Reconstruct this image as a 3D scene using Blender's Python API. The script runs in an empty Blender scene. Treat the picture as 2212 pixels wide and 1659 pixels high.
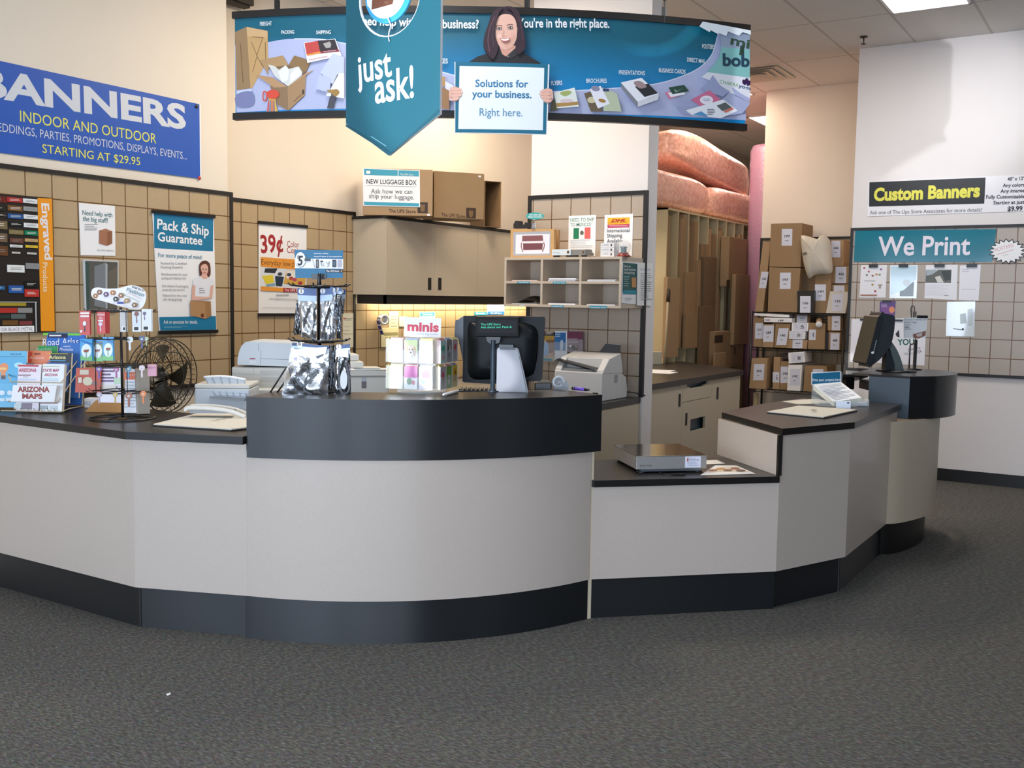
import bpy, bmesh, math, random
from math import sin, cos, pi, radians, atan2, hypot
from mathutils import Vector, Matrix
random.seed(7)
S = bpy.context.scene
COL = S.collection

# ------------------------------------------------------------------ camera
EYE = 1.55
FOC, YAW, PITCH, ROLL = 2177.27, 1.00823781, 0.0847834371, -0.0150574525
IW, IH = 2212, 1659
def _rot():
    f = Vector((0, cos(PITCH), -sin(PITCH))); r = Vector((1, 0, 0)); d = f.cross(r)
    r2 = cos(ROLL)*r + sin(ROLL)*d; d2 = -sin(ROLL)*r + cos(ROLL)*d
    a = -YAW
    def w(v): return Vector((cos(a)*v.x - sin(a)*v.y, sin(a)*v.x + cos(a)*v.y, v.z))
    return w(r2), w(d2), w(f)
CR, CD, CF = _rot()
CAM = Vector((0, 0, EYE))
cd = bpy.data.cameras.new('camera'); cam = bpy.data.objects.new('camera', cd); COL.objects.link(cam)
cd.sensor_fit = 'HORIZONTAL'; cd.sensor_width = 36.0; cd.lens = 36.0*FOC/IW; cd.clip_start = 0.02; cd.clip_end = 100
cam.matrix_world = Matrix(((CR.x, -CD.x, -CF.x, 0), (CR.y, -CD.y, -CF.y, 0), (CR.z, -CD.z, -CF.z, EYE), (0, 0, 0, 1)))
S.camera = cam

# ------------------------------------------------------------------ view, world, lights
S.view_settings.view_transform = 'Standard'; S.view_settings.look = 'None'
S.view_settings.gamma = 1.0; S.view_settings.use_curve_mapping = False
S.view_settings.exposure = 0.0
S.cycles.max_bounces = 8; S.cycles.diffuse_bounces = 4; S.cycles.glossy_bounces = 4
S.cycles.transparent_max_bounces = 12; S.cycles.caustics_reflective = False; S.cycles.caustics_refractive = False
S.cycles.sample_clamp_indirect = 4.0
wd = bpy.data.worlds.new('sky'); S.world = wd; wd.use_nodes = True
wd.node_tree.nodes['Background'].inputs[0].default_value = (0.62, 0.76, 1.0, 1)
wd.node_tree.nodes['Background'].inputs[1].default_value = 1.0

def area(name, loc, d, sx, sy, watts, col=(1, 1, 1), spread=180):
    l = bpy.data.lights.new(name, 'AREA'); l.shape = 'RECTANGLE'; l.size = sx; l.size_y = sy; l.energy = watts
    l.color = col; l.spread = radians(spread)
    o = bpy.data.objects.new(name, l); COL.objects.link(o); o.location = loc
    o.rotation_euler = Vector(d).to_track_quat('-Z', 'Z').to_euler(); return o
def spot(name, loc, target, watts, deg, blend=0.3, rad=0.03, col=(1, 1, 1)):
    l = bpy.data.lights.new(name, 'SPOT'); l.energy = watts; l.spot_size = radians(deg); l.spot_blend = blend
    l.shadow_soft_size = rad; l.color = col
    o = bpy.data.objects.new(name, l); COL.objects.link(o); o.location = loc
    o.rotation_euler = (Vector(target)-Vector(loc)).to_track_quat('-Z', 'Y').to_euler(); return o
DAY = (0.70, 0.82, 1.0)
WINDOWS = [(-3.6, -1.7), (-1.55, 0.35), (0.5, 2.4), (2.55, 3.45), (3.6, 4.9)]      # storefront panes along x = -2.6
for k, (y0, y1) in enumerate(WINDOWS):
    area('daylight_%d' % k, (-2.62, (y0+y1)/2, 1.45), (1, 0, 0), y1-y0, 2.8, 64*(y1-y0), DAY)
CEIL = 3.835
# low sun thrown back in through the storefront by parked cars
spot('sun_glint', (-2.5, 2.26, 1.53), (9.5, 1.62, 3.25), 1500, 8.5, 0.6, 0.03, (0.92, 0.94, 1.0))
spot('sun_glint', (-2.5, 1.0, 1.9), (9.5, 1.22, 3.35), 700, 5.5, 0.9, 0.2, (0.95, 0.97, 1.0))
spot('sun_glint', (-2.5, 3.9, 1.75), (3.40, 3.1, 1.27), 1500, 3.3, 0.25, 0.02, (0.95, 0.97, 1.0))
spot('sun_glint', (-2.5, 3.9, 1.75), (3.60, 2.76, 1.235), 2600, 2.1, 0.2, 0.02, (0.97, 0.97, 1.0))

# ------------------------------------------------------------------ pixel rays onto real planes
def ray(x, y):
    a, b = (x-IW/2)/FOC, (y-IH/2)/FOC
    return CR*a + CD*b + CF
def atz(x, y, z): r = ray(x, y); return CAM + r*((z-EYE)/r.z)
def atx(x, y, X): r = ray(x, y); return CAM + r*(X/r.x)
def aty(x, y, Y): r = ray(x, y); return CAM + r*(Y/r.y)
def atd(x, y, d): return CAM + ray(x, y)*d                 # d = depth along the view axis
def zof(x, y, p):                                           # height above the floor at the plan position p
    r = ray(x, y); return EYE + hypot(p[0], p[1])/hypot(r.x, r.y)*r.z

# ------------------------------------------------------------------ materials
MATS = {}
def lin(c):
    if isinstance(c, str):
        c = c.lstrip('#'); c = [int(c[i:i+2], 16)/255 for i in (0, 2, 4)]
    return tuple((v/12.92 if v <= 0.04045 else ((v+0.055)/1.055)**2.4) for v in c) + (1,)
def mat(c, rough=0.6, metal=0.0, spec=0.5, coat=0.0, noise=0.0, nscale=8.0, bump=0.0, bscale=60.0, alpha=1.0, emit=0.0, trans=0.0, aniso=0.0, key=None):
    k = key or (c, rough, metal, spec, coat, noise, nscale, bump, bscale, alpha, emit, trans, aniso)
    if k in MATS: return MATS[k]
    m = bpy.data.materials.new('m_%d' % len(MATS)); m.use_nodes = True; nt = m.node_tree; b = nt.nodes['Principled BSDF']
    b.inputs['Base Color'].default_value = lin(c); b.inputs['Roughness'].default_value = rough; b.inputs['Metallic'].default_value = metal
    b.inputs['Specular IOR Level'].default_value = spec; b.inputs['Coat Weight'].default_value = coat; b.inputs['Coat Roughness'].default_value = 0.08
    b.inputs['Alpha'].default_value = alpha; b.inputs['Transmission Weight'].default_value = trans
    if emit: b.inputs['Emission Color'].default_value = lin(c); b.inputs['Emission Strength'].default_value = emit
    if aniso:                                               # drawn-out sheen of horizontally grained laminate
        tg = nt.nodes.new('ShaderNodeTangent'); tg.direction_type = 'RADIAL'; tg.axis = 'Z'; nt.links.new(tg.outputs[0], b.inputs['Tangent'])
        b.inputs['Anisotropic'].default_value = aniso; b.inputs['Anisotropic Rotation'].default_value = 0.25
    if noise or bump:
        tc = nt.nodes.new('ShaderNodeTexCoord')
        if noise:
            n = nt.nodes.new('ShaderNodeTexNoise'); n.inputs['Scale'].default_value = nscale; n.inputs['Detail'].default_value = 5
            nt.links.new(tc.outputs['Object'], n.inputs['Vector'])
            mx = nt.nodes.new('ShaderNodeMix'); mx.data_type = 'RGBA'
            l = lin(c); mx.inputs['A'].default_value = [max(0, v*(1-noise)) for v in l[:3]]+[1]
            mx.inputs['B'].default_value = [min(1, v*(1+noise)) for v in l[:3]]+[1]
            nt.links.new(n.outputs['Fac'], mx.inputs['Factor']); nt.links.new(mx.outputs['Result'], b.inputs['Base Color'])
        if bump:
            n2 = nt.nodes.new('ShaderNodeTexNoise'); n2.inputs['Scale'].default_value = bscale; n2.inputs['Detail'].default_value = 3
            nt.links.new(tc.outputs['Object'], n2.inputs['Vector'])
            bp = nt.nodes.new('ShaderNodeBump'); bp.inputs['Strength'].default_value = bump; bp.inputs['Distance'].default_value = 0.01
            nt.links.new(n2.outputs['Fac'], bp.inputs['Height']); nt.links.new(bp.outputs['Normal'], b.inputs['Normal'])
    MATS[k] = m; return m
def _math(nt, op, a, bv):
    n = nt.nodes.new('ShaderNodeMath'); n.operation = op
    for i, v in ((0, a), (1, bv)):
        if isinstance(v, (int, float)): n.inputs[i].default_value = v
        else: nt.links.new(v, n.inputs[i])
    return n.outputs[0]
def grid_mat(key, base, line, px, py, ox, oy, wx, wy, rough=0.5, spec=0.4, ax=(0, 1), depth=0.6, spk=0.0, coat=0.0):
    "tiles with grooves: object coordinates ax, pitches px py, offsets ox oy, groove widths wx wy"
    if key in MATS: return MATS[key]
    m = bpy.data.materials.new(key); m.use_nodes = True; nt = m.node_tree; b = nt.nodes['Principled BSDF']
    b.inputs['Roughness'].default_value = rough; b.inputs['Specular IOR Level'].default_value = spec; b.inputs['Coat Weight'].default_value = coat
    b.inputs['Coat Roughness'].default_value = 0.1
    tc = nt.nodes.new('ShaderNodeTexCoord'); sp = nt.nodes.new('ShaderNodeSeparateXYZ'); nt.links.new(tc.outputs['Object'], sp.inputs[0])
    fac = None
    for a, p, o, w in ((ax[0], px, ox, wx), (ax[1], py, oy, wy)):
        t = _math(nt, 'ADD', sp.outputs[a], 1000*p-o+w/2)
        t = _math(nt, 'MODULO', t, p)
        t = _math(nt, 'LESS_THAN', t, w)
        fac = t if fac is None else _math(nt, 'MAXIMUM', fac, t)
    mx = nt.nodes.new('ShaderNodeMix'); mx.data_type = 'RGBA'; mx.inputs['A'].default_value = lin(base); mx.inputs['B'].default_value = lin(line)
    if spk:
        n = nt.nodes.new('ShaderNodeTexNoise'); n.inputs['Scale'].default_value = 40; n.inputs['Detail'].default_value = 6; nt.links.new(tc.outputs['Object'], n.inputs['Vector'])
        m2 = nt.nodes.new('ShaderNodeMix'); m2.data_type = 'RGBA'; l = lin(base)
        m2.inputs['A'].default_value = [v*(1-spk) for v in l[:3]]+[1]; m2.inputs['B'].default_value = [min(1, v*(1+spk)) for v in l[:3]]+[1]
        nt.links.new(n.outputs['Fac'], m2.inputs['Factor']); nt.links.new(m2.outputs['Result'], mx.inputs['A'])
    nt.links.new(fac, mx.inputs['Factor']); nt.links.new(mx.outputs['Result'], b.inputs['Base Color'])
    bp = nt.nodes.new('ShaderNodeBump'); bp.inputs['Strength'].default_value = depth; bp.inputs['Distance'].default_value = 0.006; bp.invert = True
    nt.links.new(fac, bp.inputs['Height']); nt.links.new(bp.outputs['Normal'], b.inputs['Normal'])
    MATS[key] = m; return m

# ------------------------------------------------------------------ mesh builder
def frame(o, u, w):                                        # u = local x, w = local z (outward), v = w x u
    u = Vector(u).normalized(); w = Vector(w).normalized(); v = w.cross(u)
    return Matrix(((u.x, v.x, w.x, o[0]), (u.y, v.y, w.y, o[1]), (u.z, v.z, w.z, o[2]), (0, 0, 0, 1)))
def on_a(x, z, y): return frame((x, y, z), (1, 0, 0), (0, -1, 0))      # things on walls facing -Y: local x = +X, y = up
def on_r(y, z, x): return frame((x, y, z), (0, -1, 0), (-1, 0, 0))     # things on walls facing -X: local x = -Y, y = up
def upr(p, deg=0.0):                                       # upright things: local z = up, turned about z
    return Matrix.Translation(Vector(p)) @ Matrix.Rotation(radians(deg), 4, 'Z')
def facing(p, d):                                          # local x = right as seen from the front, y = up, z = d (horizontal)
    d = Vector((d[0], d[1], 0)).normalized(); return frame(p, Vector((0, 0, 1)).cross(d), d)
CAMX = -math.degrees(YAW)                                   # turn that brings local x parallel to the picture's x

def spline(pts, n=6, closed=True):
    out = []; m = len(pts)
    rng = range(m) if closed else range(m-1)
    for i in rng:
        p = [pts[(i+k-1) % m] if closed else pts[min(max(i+k-1, 0), m-1)] for k in range(4)]
        for j in range(n):
            t = j/n; q = []
            for a in range(len(p[0])):
                p0, p1, p2, p3 = (v[a] for v in p)
                q.append(0.5*(2*p1 + (p2-p0)*t + (2*p0-5*p1+4*p2-p3)*t*t + (3*p1-p0-3*p2+p3)*t**3))
            out.append(tuple(q))
    if not closed: out.append(tuple(pts[-1]))
    return out
def ell(cx, cy, rx, ry=None, n=28, a0=0, a1=360, rot=0):
    ry = rx if ry is None else ry; c, s = cos(radians(rot)), sin(radians(rot)); o = []
    full = abs(a1-a0) >= 360
    for i in range(n if full else n+1):
        a = radians(a0+(a1-a0)*i/n); x, y = rx*cos(a), ry*sin(a); o.append((cx+c*x-s*y, cy+s*x+c*y))
    return o

class MB:
    def __init__(s): s.v = []; s.f = []; s.mi = []; s.sm = []; s.mats = []; s.z = 0.0; s.warp = None; s.map = None; s.vw = (0, 0, 1); s.step = 0.0003
    def slot(s, m):
        if isinstance(m, (str, tuple)): m = mat(m)
        if m not in s.mats: s.mats.append(m)
        return s.mats.index(m)
    def add(s, vs, fs, m, smooth=False, T=None):
        b = len(s.v); k = s.slot(m)
        s.v += [(T @ Vector(p)) if T else Vector(p) for p in vs]
        for f in fs: s.f.append([b+i for i in f]); s.mi.append(k); s.sm.append(smooth)
    def box(s, x0, x1, y0, y1, z0, z1, m, T=None):
        v = [(x0, y0, z0), (x1, y0, z0), (x1, y1, z0), (x0, y1, z0), (x0, y0, z1), (x1, y0, z1), (x1, y1, z1), (x0, y1, z1)]
        s.add(v, [(3, 2, 1, 0), (4, 5, 6, 7), (0, 1, 5, 4), (1, 2, 6, 5), (2, 3, 7, 6), (3, 0, 4, 7)], m, False, T); return s
    def hexa(s, b4, t4, m):
        s.add(list(b4)+list(t4), [(3, 2, 1, 0), (4, 5, 6, 7), (0, 1, 5, 4), (1, 2, 6, 5), (2, 3, 7, 6), (3, 0, 4, 7)], m); return s
    def prism(s, pts, z0, z1, m, T=None, smooth=False, side=None):
        a = sum(pts[i][0]*pts[(i+1) % len(pts)][1]-pts[(i+1) % len(pts)][0]*pts[i][1] for i in range(len(pts)))
        if a < 0: pts = pts[::-1]
        n = len(pts); v = [(p[0], p[1], z0) for p in pts]+[(p[0], p[1], z1) for p in pts]
        s.add(v, [tuple(range(n))[::-1], tuple(range(n, 2*n))], m, False, T)
        s.add(v, [(i, (i+1) % n, n+(i+1) % n, n+i) for i in range(n)], side or m, smooth, T); return s
    def lathe(s, prof, m, n=24, T=None, smooth=True, a0=0, a1=360):
        full = abs(a1-a0) >= 360; k = n if full else n+1; vs = []; fs = []
        for r, z in prof:
            for i in range(k): a = radians(a0+(a1-a0)*i/n); vs.append((r*cos(a), r*sin(a), z))
        for j in range(len(prof)-1):
            for i in range(n): fs.append((j*k+i, j*k+(i+1) % k, (j+1)*k+(i+1) % k, (j+1)*k+i))
        if full:
            if prof[0][0] > 1e-6: fs.append(tuple(range(k))[::-1])
            if prof[-1][0] > 1e-6: fs.append(tuple(range((len(prof)-1)*k, len(prof)*k)))
        s.add(vs, fs, m, smooth, T); return s
    def tube(s, pts, r, m, n=8, T=None, closed=False):
        P = [Vector(p) for p in pts]; N = len(P); vs = []; fs = []; up = None
        for i, p in enumerate(P):
            d = (P[(i+1) % N]-P[i-1]) if closed else (P[min(i+1, N-1)]-P[max(i-1, 0)])
            if d.length < 1e-9: d = Vector((0, 0, 1))
            d.normalize()
            if up is None: up = d.orthogonal().normalized()
            up = (up - d*up.dot(d)); up = up.normalized() if up.length > 1e-6 else d.orthogonal().normalized()
            w = d.cross(up)
            rr = r[i] if isinstance(r, (list, tuple)) else r
            for k in range(n): a = 2*pi*k/n; vs.append(p+up*(rr*cos(a))+w*(rr*sin(a)))
        for i in range(N if closed else N-1):
            for k in range(n): fs.append((i*n+k, i*n+(k+1) % n, ((i+1) % N)*n+(k+1) % n, ((i+1) % N)*n+k))
        if not closed: fs += [tuple(range(n))[::-1], tuple(range((N-1)*n, N*n))]
        s.add(vs, fs, m, True, T); return s
    def grid(s, fn, nu, nv, m, T=None, smooth=True):
        vs = [fn(i/nu, j/nv) for j in range(nv+1) for i in range(nu+1)]
        s.add(vs, [(j*(nu+1)+i, j*(nu+1)+i+1, (j+1)*(nu+1)+i+1, (j+1)*(nu+1)+i) for j in range(nv) for i in range(nu)], m, smooth, T); return s
    # ---- flat print; coordinates are local metres unless a px map is set
    def nz(s): s.z += s.step; return s.z
    def flat(s, pts, m, z=None):
        a = sum(pts[i][0]*pts[(i+1) % len(pts)][1]-pts[(i+1) % len(pts)][0]*pts[i][1] for i in range(len(pts)))
        if a < 0: pts = pts[::-1]
        z = s.nz() if z is None else z
        s.add([(p[0], p[1], z) for p in pts], [tuple(range(len(pts)))], m)
    def p(s, x, y): return s.map(s.vw[0]+x/s.vw[2], s.vw[1]+y/s.vw[2])
    def poly(s, pts, m, n=0): s.flat([s.p(*q) for q in (spline(pts, n) if n else pts)], m)
    def quad(s, x0, y0, x1, y1, m):
        a, b = s.p(x0, y0), s.p(x1, y1); s.flat([(a[0], b[1]), (b[0], b[1]), (b[0], a[1]), (a[0], a[1])], m)
    def oval(s, cx, cy, rx, ry, m, rot=0, a0=0, a1=360): s.flat([s.p(*q) for q in ell(cx, cy, rx, ry, 24, a0, a1, rot)], m)
    def stroke(s, pts, w, m, n=0):
        q = [Vector(s.p(*t)) for t in (spline(pts, n, False) if n else pts)]
        wl = (Vector(s.p(pts[0][0], pts[0][1]-w))-Vector(s.p(*pts[0]))).length/2; L = []; R_ = []
        for i, a in enumerate(q):
            d = q[min(i+1, len(q)-1)]-q[max(i-1, 0)]; d.normalize(); nrm = Vector((-d.y, d.x))*wl; L.append(a+nrm); R_.append(a-nrm)
        z = s.nz(); v = [(t.x, t.y, z) for t in L]+[(t.x, t.y, z) for t in R_]; n_ = len(L)
        s.add(v, [(i+n_, i+n_+1, i+1, i) for i in range(n_-1)], m)
    def bars(s, x0, y0, x1, y1, n, m, fill=0.45, slope=0.0):
        for i in range(n):
            t = (y1-y0)/n; e = x1-(x1-x0)*random.choice((0, 0.05, 0.1, 0.3)); yy = y0+t*i
            a, b, c, d = (s.p(x0, yy), s.p(e, yy+slope*(e-x0)), s.p(e, yy+t*fill+slope*(e-x0)), s.p(x0, yy+t*fill)); s.flat([d, c, b, a], m)
    def txt(s, st, xl, yl, xr, yr, h, m, bold=0.0, shear=0.0, mono=False):
        a, b, c = Vector(s.p(xl, yl)), Vector(s.p(xr, yr)), Vector(s.p(xl, yl-h)); s.ltxt(st, a, b, (c-a).length, m, bold, shear, mono)
    def ltxt(s, st, a, b, cap, m, bold=0.0, shear=0.0, mono=False, z=None):
        a, b = Vector(a), Vector(b); V, F, x0, x1 = glyphs(st, bold, shear)
        d = (b-a); L = d.length; d.normalize(); nrm = Vector((-d.y, d.x)); k = L/max(x1-x0, 1e-6); kv = cap/CAPH
        z = s.nz() if z is None else z
        vs = []
        for x, y in V:
            q = a+d*((x-x0)*k)+nrm*(y*kv); vs.append((q.x, q.y, z))
        s.add(vs, F, m)
    def build(s, name, parent=None, M=None, bev=0.0, label=None, cat=None, group=None, kind=None, seg=2):
        me = bpy.data.meshes.new(name)
        me.from_pydata([tuple(p) for p in s.v], [], s.f)
        for m in s.mats: me.materials.append(m)
        me.polygons.foreach_set('material_index', s.mi); me.polygons.foreach_set('use_smooth', s.sm); me.update()
        if s.warp:                                          # bend flat print onto a curved board
            bm = bmesh.new(); bm.from_mesh(me)
            xs = [v.co.x for v in bm.verts]; x = min(xs)+0.045
            while x < max(xs):
                bmesh.ops.bisect_plane(bm, geom=bm.verts[:]+bm.edges[:]+bm.faces[:], plane_co=(x, 0, 0), plane_no=(1, 0, 0)); x += 0.045
            for v in bm.verts: v.co = s.warp(v.co)
            bm.to_mesh(me); bm.free()
        o = bpy.data.objects.new(name, me); COL.objects.link(o)
        if parent is not None: o.parent = parent
        if M is not None: o.matrix_local = M
        if bev:
            b = o.modifiers.new('bevel', 'BEVEL'); b.width = bev; b.segments = seg; b.limit_method = 'ANGLE'; b.angle_limit = radians(40)
        tag(o, label, cat, group, kind); return o
def tag(o, label=None, cat=None, group=None, kind=None):
    for k, v in (('label', label), ('category', cat), ('group', group), ('kind', kind)):
        if v: o[k] = v
    return o
def thing(name, label, cat, M=None, group=None):
    o = bpy.data.objects.new(name, None); COL.objects.link(o); o.empty_display_size = 0.05
    if M is not None: o.matrix_world = M
    return tag(o, label, cat, group)
GL = {}; CAPH = 0.7
def glyphs(st, bold, shear):
    k = (st, bold, shear)
    if k in GL: return GL[k]
    c = bpy.data.curves.new('t', 'FONT'); c.body = st; c.size = 1.0; c.offset = bold; c.shear = shear; c.fill_mode = 'FRONT'; c.resolution_u = 3
    o = bpy.data.objects.new('t', c); me = bpy.data.meshes.new_from_object(o)
    V = [(v.co.x, v.co.y) for v in me.vertices]; F = [tuple(p.vertices) for p in me.polygons]
    bpy.data.objects.remove(o); bpy.data.curves.remove(c); bpy.data.meshes.remove(me)
    x0 = min(v[0] for v in V); x1 = max(v[0] for v in V)
    GL[k] = (V, F, x0, x1); return GL[k]
def capheight():
    V = glyphs('H', 0, 0)[0]; return max(v[1] for v in V)
CAPH = capheight()
def pmap(M, kind, val):
    "pixel -> local x, y on the plane kind = val ('x', 'y', 'z')"
    I = M.inverted(); f = {'x': atx, 'y': aty, 'z': atz}[kind]
    return lambda x, y: (lambda q: (q.x, q.y))(I @ f(x, y, val))
def pmapM(M):                                              # any plane: the local z = 0 plane of M
    I = M.inverted(); o = M.translation; n = M.to_3x3() @ Vector((0, 0, 1))
    def g(x, y):
        r = ray(x, y); q = I @ (CAM + r*((o-CAM).dot(n)/r.dot(n))); return (q.x, q.y)
    return g
def quadpts(mp, tl, tr, br, bl): return [mp(*bl), mp(*br), mp(*tr), mp(*tl)]
# ------------------------------------------------------------------ shared materials
PAINT = mat('#e8dccb', 0.7, noise=0.03, nscale=3, bump=0.05, bscale=180, key='paint')
PAINTW = mat('#e6e0de', 0.7, noise=0.02, nscale=3, bump=0.05, bscale=180, key='paintw')
BLACK = mat('#171615', 0.32, spec=0.5, noise=0.1, nscale=30, key='black')
BLACKTOP = mat('#2a2623', 0.30, spec=0.5, noise=0.25, nscale=25, key='blacktop')
LAM = mat('#c4b7ab', 0.36, spec=0.5, noise=0.07, nscale=120, coat=0.15, aniso=0.85, key='laminate')
LAM2 = mat('#c6b79f', 0.42, spec=0.4, noise=0.06, nscale=120, key='laminate2')
FASC = mat('#14181c', 0.36, spec=0.8, noise=0.15, nscale=60, aniso=0.92, key='fascia')
TRIM = mat('#1d1a18', 0.45, noise=0.1, key='trim')
CARD = mat('#ab8c68', 0.75, noise=0.06, nscale=14, key='card')
CARD2 = mat('#9a7d5a', 0.75, noise=0.08, nscale=10, key='card2')
CARDD = mat('#775f45', 0.8, noise=0.08, nscale=10, key='cardd')
WHITE = mat('#eceaea', 0.55, key='white')
PAPER = mat('#f2f1ee', 0.7, key='paper')
DARK = mat('#141414', 0.5, key='dark')
STEEL = mat('#b9bcc0', 0.28, metal=1.0, key='steel')
CHROME = mat('#e6e8ea', 0.1, metal=1.0, key='chrome')
ACRY = mat('#e8f0f2', 0.06, spec=0.7, alpha=0.16, key='acrylic')
TEAL = '#0f6a80'; TEALL = '#2c9bb4'
WIRE = mat('#1a1a1b', 0.35, spec=0.6, key='wire')

# ------------------------------------------------------------------ setting
def struct(name, mb, bev=0.0): return mb.build(name, kind='structure', bev=bev)
def carpet():
    m = bpy.data.materials.new('carpet'); m.use_nodes = True; nt = m.node_tree; b = nt.nodes['Principled BSDF']
    b.inputs['Roughness'].default_value = 0.95; b.inputs['Specular IOR Level'].default_value = 0.1
    tc = nt.nodes.new('ShaderNodeTexCoord')
    mp = nt.nodes.new('ShaderNodeMapping'); mp.inputs['Rotation'].default_value = (0, 0, radians(-CAMX)); mp.inputs['Scale'].default_value = (1.0, 0.32, 1)
    nt.links.new(tc.outputs['Object'], mp.inputs['Vector'])
    v = nt.nodes.new('ShaderNodeTexVoronoi'); v.inputs['Scale'].default_value = 185; nt.links.new(mp.outputs[0], v.inputs['Vector'])
    n = nt.nodes.new('ShaderNodeTexNoise'); n.inputs['Scale'].default_value = 120; n.inputs['Detail'].default_value = 6; n.inputs['Roughness'].default_value = 0.75; nt.links.new(mp.outputs[0], n.inputs['Vector'])
    rp = nt.nodes.new('ShaderNodeValToRGB'); e = rp.color_ramp.elements
    e[0].position = 0.28; e[0].color = lin('#33322f'); e[1].position = 0.75; e[1].color = lin('#98958f')
    x = rp.color_ramp.elements.new(0.5); x.color = lin('#5d5b57')
    nt.links.new(n.outputs['Fac'], rp.inputs[0])
    hs = nt.nodes.new('ShaderNodeMix'); hs.data_type = 'RGBA'; hs.blend_type = 'OVERLAY'; hs.inputs['Factor'].default_value = 0.35
    nt.links.new(rp.outputs[0], hs.inputs['A']); nt.links.new(v.outputs['Color'], hs.inputs['B'])
    ds = nt.nodes.new('ShaderNodeMix'); ds.data_type = 'RGBA'; ds.inputs['Factor'].default_value = 0.6
    nt.links.new(hs.outputs['Result'], ds.inputs['A']); nt.links.new(rp.outputs[0], ds.inputs['B'])
    nt.links.new(ds.outputs['Result'], b.inputs['Base Color'])
    bp = nt.nodes.new('ShaderNodeBump'); bp.inputs['Strength'].default_value = 0.7; bp.inputs['Distance'].default_value = 0.006
    nt.links.new(n.outputs['Fac'], bp.inputs['Height']); nt.links.new(bp.outputs['Normal'], b.inputs['Normal'])
    return m
fl = MB(); fl.box(-2.6, 16, -4.6, 5.7, -0.1, 0, carpet()); struct('floor', fl)
CT = grid_mat('ceiling_tile', '#dcd9d5', '#c0bcb5', 1.22, 0.61, 7.26, 1.265, 0.022, 0.022, 0.9, 0.1, (0, 1), 0.35, 0.05)
ce = MB(); ce.box(-2.6, 16, -4.6, 5.7, CEIL, CEIL+0.1, CT); struct('ceiling', ce)
w = MB(); w.box(-2.6, 4.835, 5.36, 5.7, 0, CEIL, PAINT); struct('wall_left', w)
w = MB(); w.box(4.835, 16, 5.63, 5.7, 0, CEIL, PAINT); struct('wall_back', w)
w = MB(); w.box(6.57, 6.735, 3.04, 3.998, 0, CEIL, PAINTW); struct('wall_center', w)
w = MB(); w.box(10.92, 11.05, -4.6, 3.668, 0, CEIL, PAINT); struct('wall_inner', w)
w = MB(); w.box(9.517, 10.9, -4.6, 2.352, 0, CEIL, PAINTW); struct('wall_right', w)
w = MB(); w.box(16, 16.1, -4.6, 5.7, 0, CEIL, PAINT); struct('wall_rear', w)
w = MB(); w.box(-2.6, 16, -4.7, -4.6, 0, CEIL, mat('#6b6258', 0.7)); struct('wall_side', w)
w = MB(); WM = mat('#8a8580', 0.6)
w.box(-2.72, -2.6, -4.6, 5.7, 0, 0.05, WM); w.box(-2.72, -2.6, -4.6, 5.7, 2.85, CEIL, WM)
ys = [-4.6]+[v for a in WINDOWS for v in a]+[5.7]
for i in range(0, len(ys), 2): w.box(-2.72, -2.6, ys[i], ys[i+1], 0.05, 2.85, WM)
struct('wall_front', w)
b = MB(); b.box(9.505, 9.517, -4.6, 2.352, 0, 0.107, mat('#131312', 0.4)); struct('baseboard_right', b)

SLAT = lambda key, ox, oy, c='#b9a17e': grid_mat(key, c, '#6b4a26', 0.1625, 0.1615, ox, oy, 0.007, 0.007, 0.38, 0.5, (0, 1), 0.6, 0.05)
def slatpanel(M, w_, h_, sm, label, tr=(1, 1, 1, 1), t=0.026):
    "slatwall sheet with black edge trim; tr = left, right, bottom, top"
    r = thing('slatwall_panel', label, 'wall panel', M)
    p = MB(); p.box(0, w_, 0, h_, 0, 0.018, sm); p.build('panel', r)
    q = MB()
    if tr[0]: q.box(-t/2, t/2, 0, h_, -0.0, 0.026, TRIM)
    if tr[1]: q.box(w_-t/2, w_+t/2, 0, h_, -0.0, 0.026, TRIM)
    if tr[2]: q.box(-t/2, w_+t/2, -t, 0, 0, 0.026, TRIM)
    if tr[3]: q.box(-t/2, w_+t/2, h_, h_+t, 0, 0.026, TRIM)
    q.build('trim_strip', r); return r
AY = 5.34; BY = 5.612          # faces of the slat panels on the two left walls
a0 = -0.5
slatpanel(on_a(a0, 0.955, 5.36), 4.845-a0, 1.26, SLAT('slat_a', 3.03-a0, 0.152), 'tan slatwall panel with dark trim on the left wall behind the map rack', (0, 1, 1, 1))
slatpanel(on_a(5.02, 0.955, 5.63), 1.395, 1.26, SLAT('slat_b', 0.165, 0.148), 'narrow tan slatwall panel behind the color copies poster', (0, 1, 0, 1))
slatpanel(on_a(6.44, 0.78, 5.63), 3.4, 0.705, SLAT('slat_c', 0.13, 0.165), 'tan slatwall strip lit from above under the wall cabinet', (0, 0, 0, 0))
CX = 6.57
slatpanel(on_r(3.995, 0.86, CX), 0.952, 1.43, SLAT('slat_d', 0.19, 0.148, '#b5a594'), 'tan slatwall panel on the white partition behind the pigeonhole shelf', (1, 1, 0, 1), 0.03)
slatpanel(on_r(3.66, 0.9, 10.92), 1.5, 1.325, SLAT('slat_e', 0.06, 0.15, '#a99373'), 'tan slatwall panel behind the parcel shelves', (1, 0, 0, 1))
slatpanel(on_r(2.345, 0.96, 9.517), 4.6, 1.25, SLAT('slat_f', 0.225, 0.138, '#b2a69a'), 'glossy grey beige slatwall panel under the custom banners sign', (1, 0, 1, 1))

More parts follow.
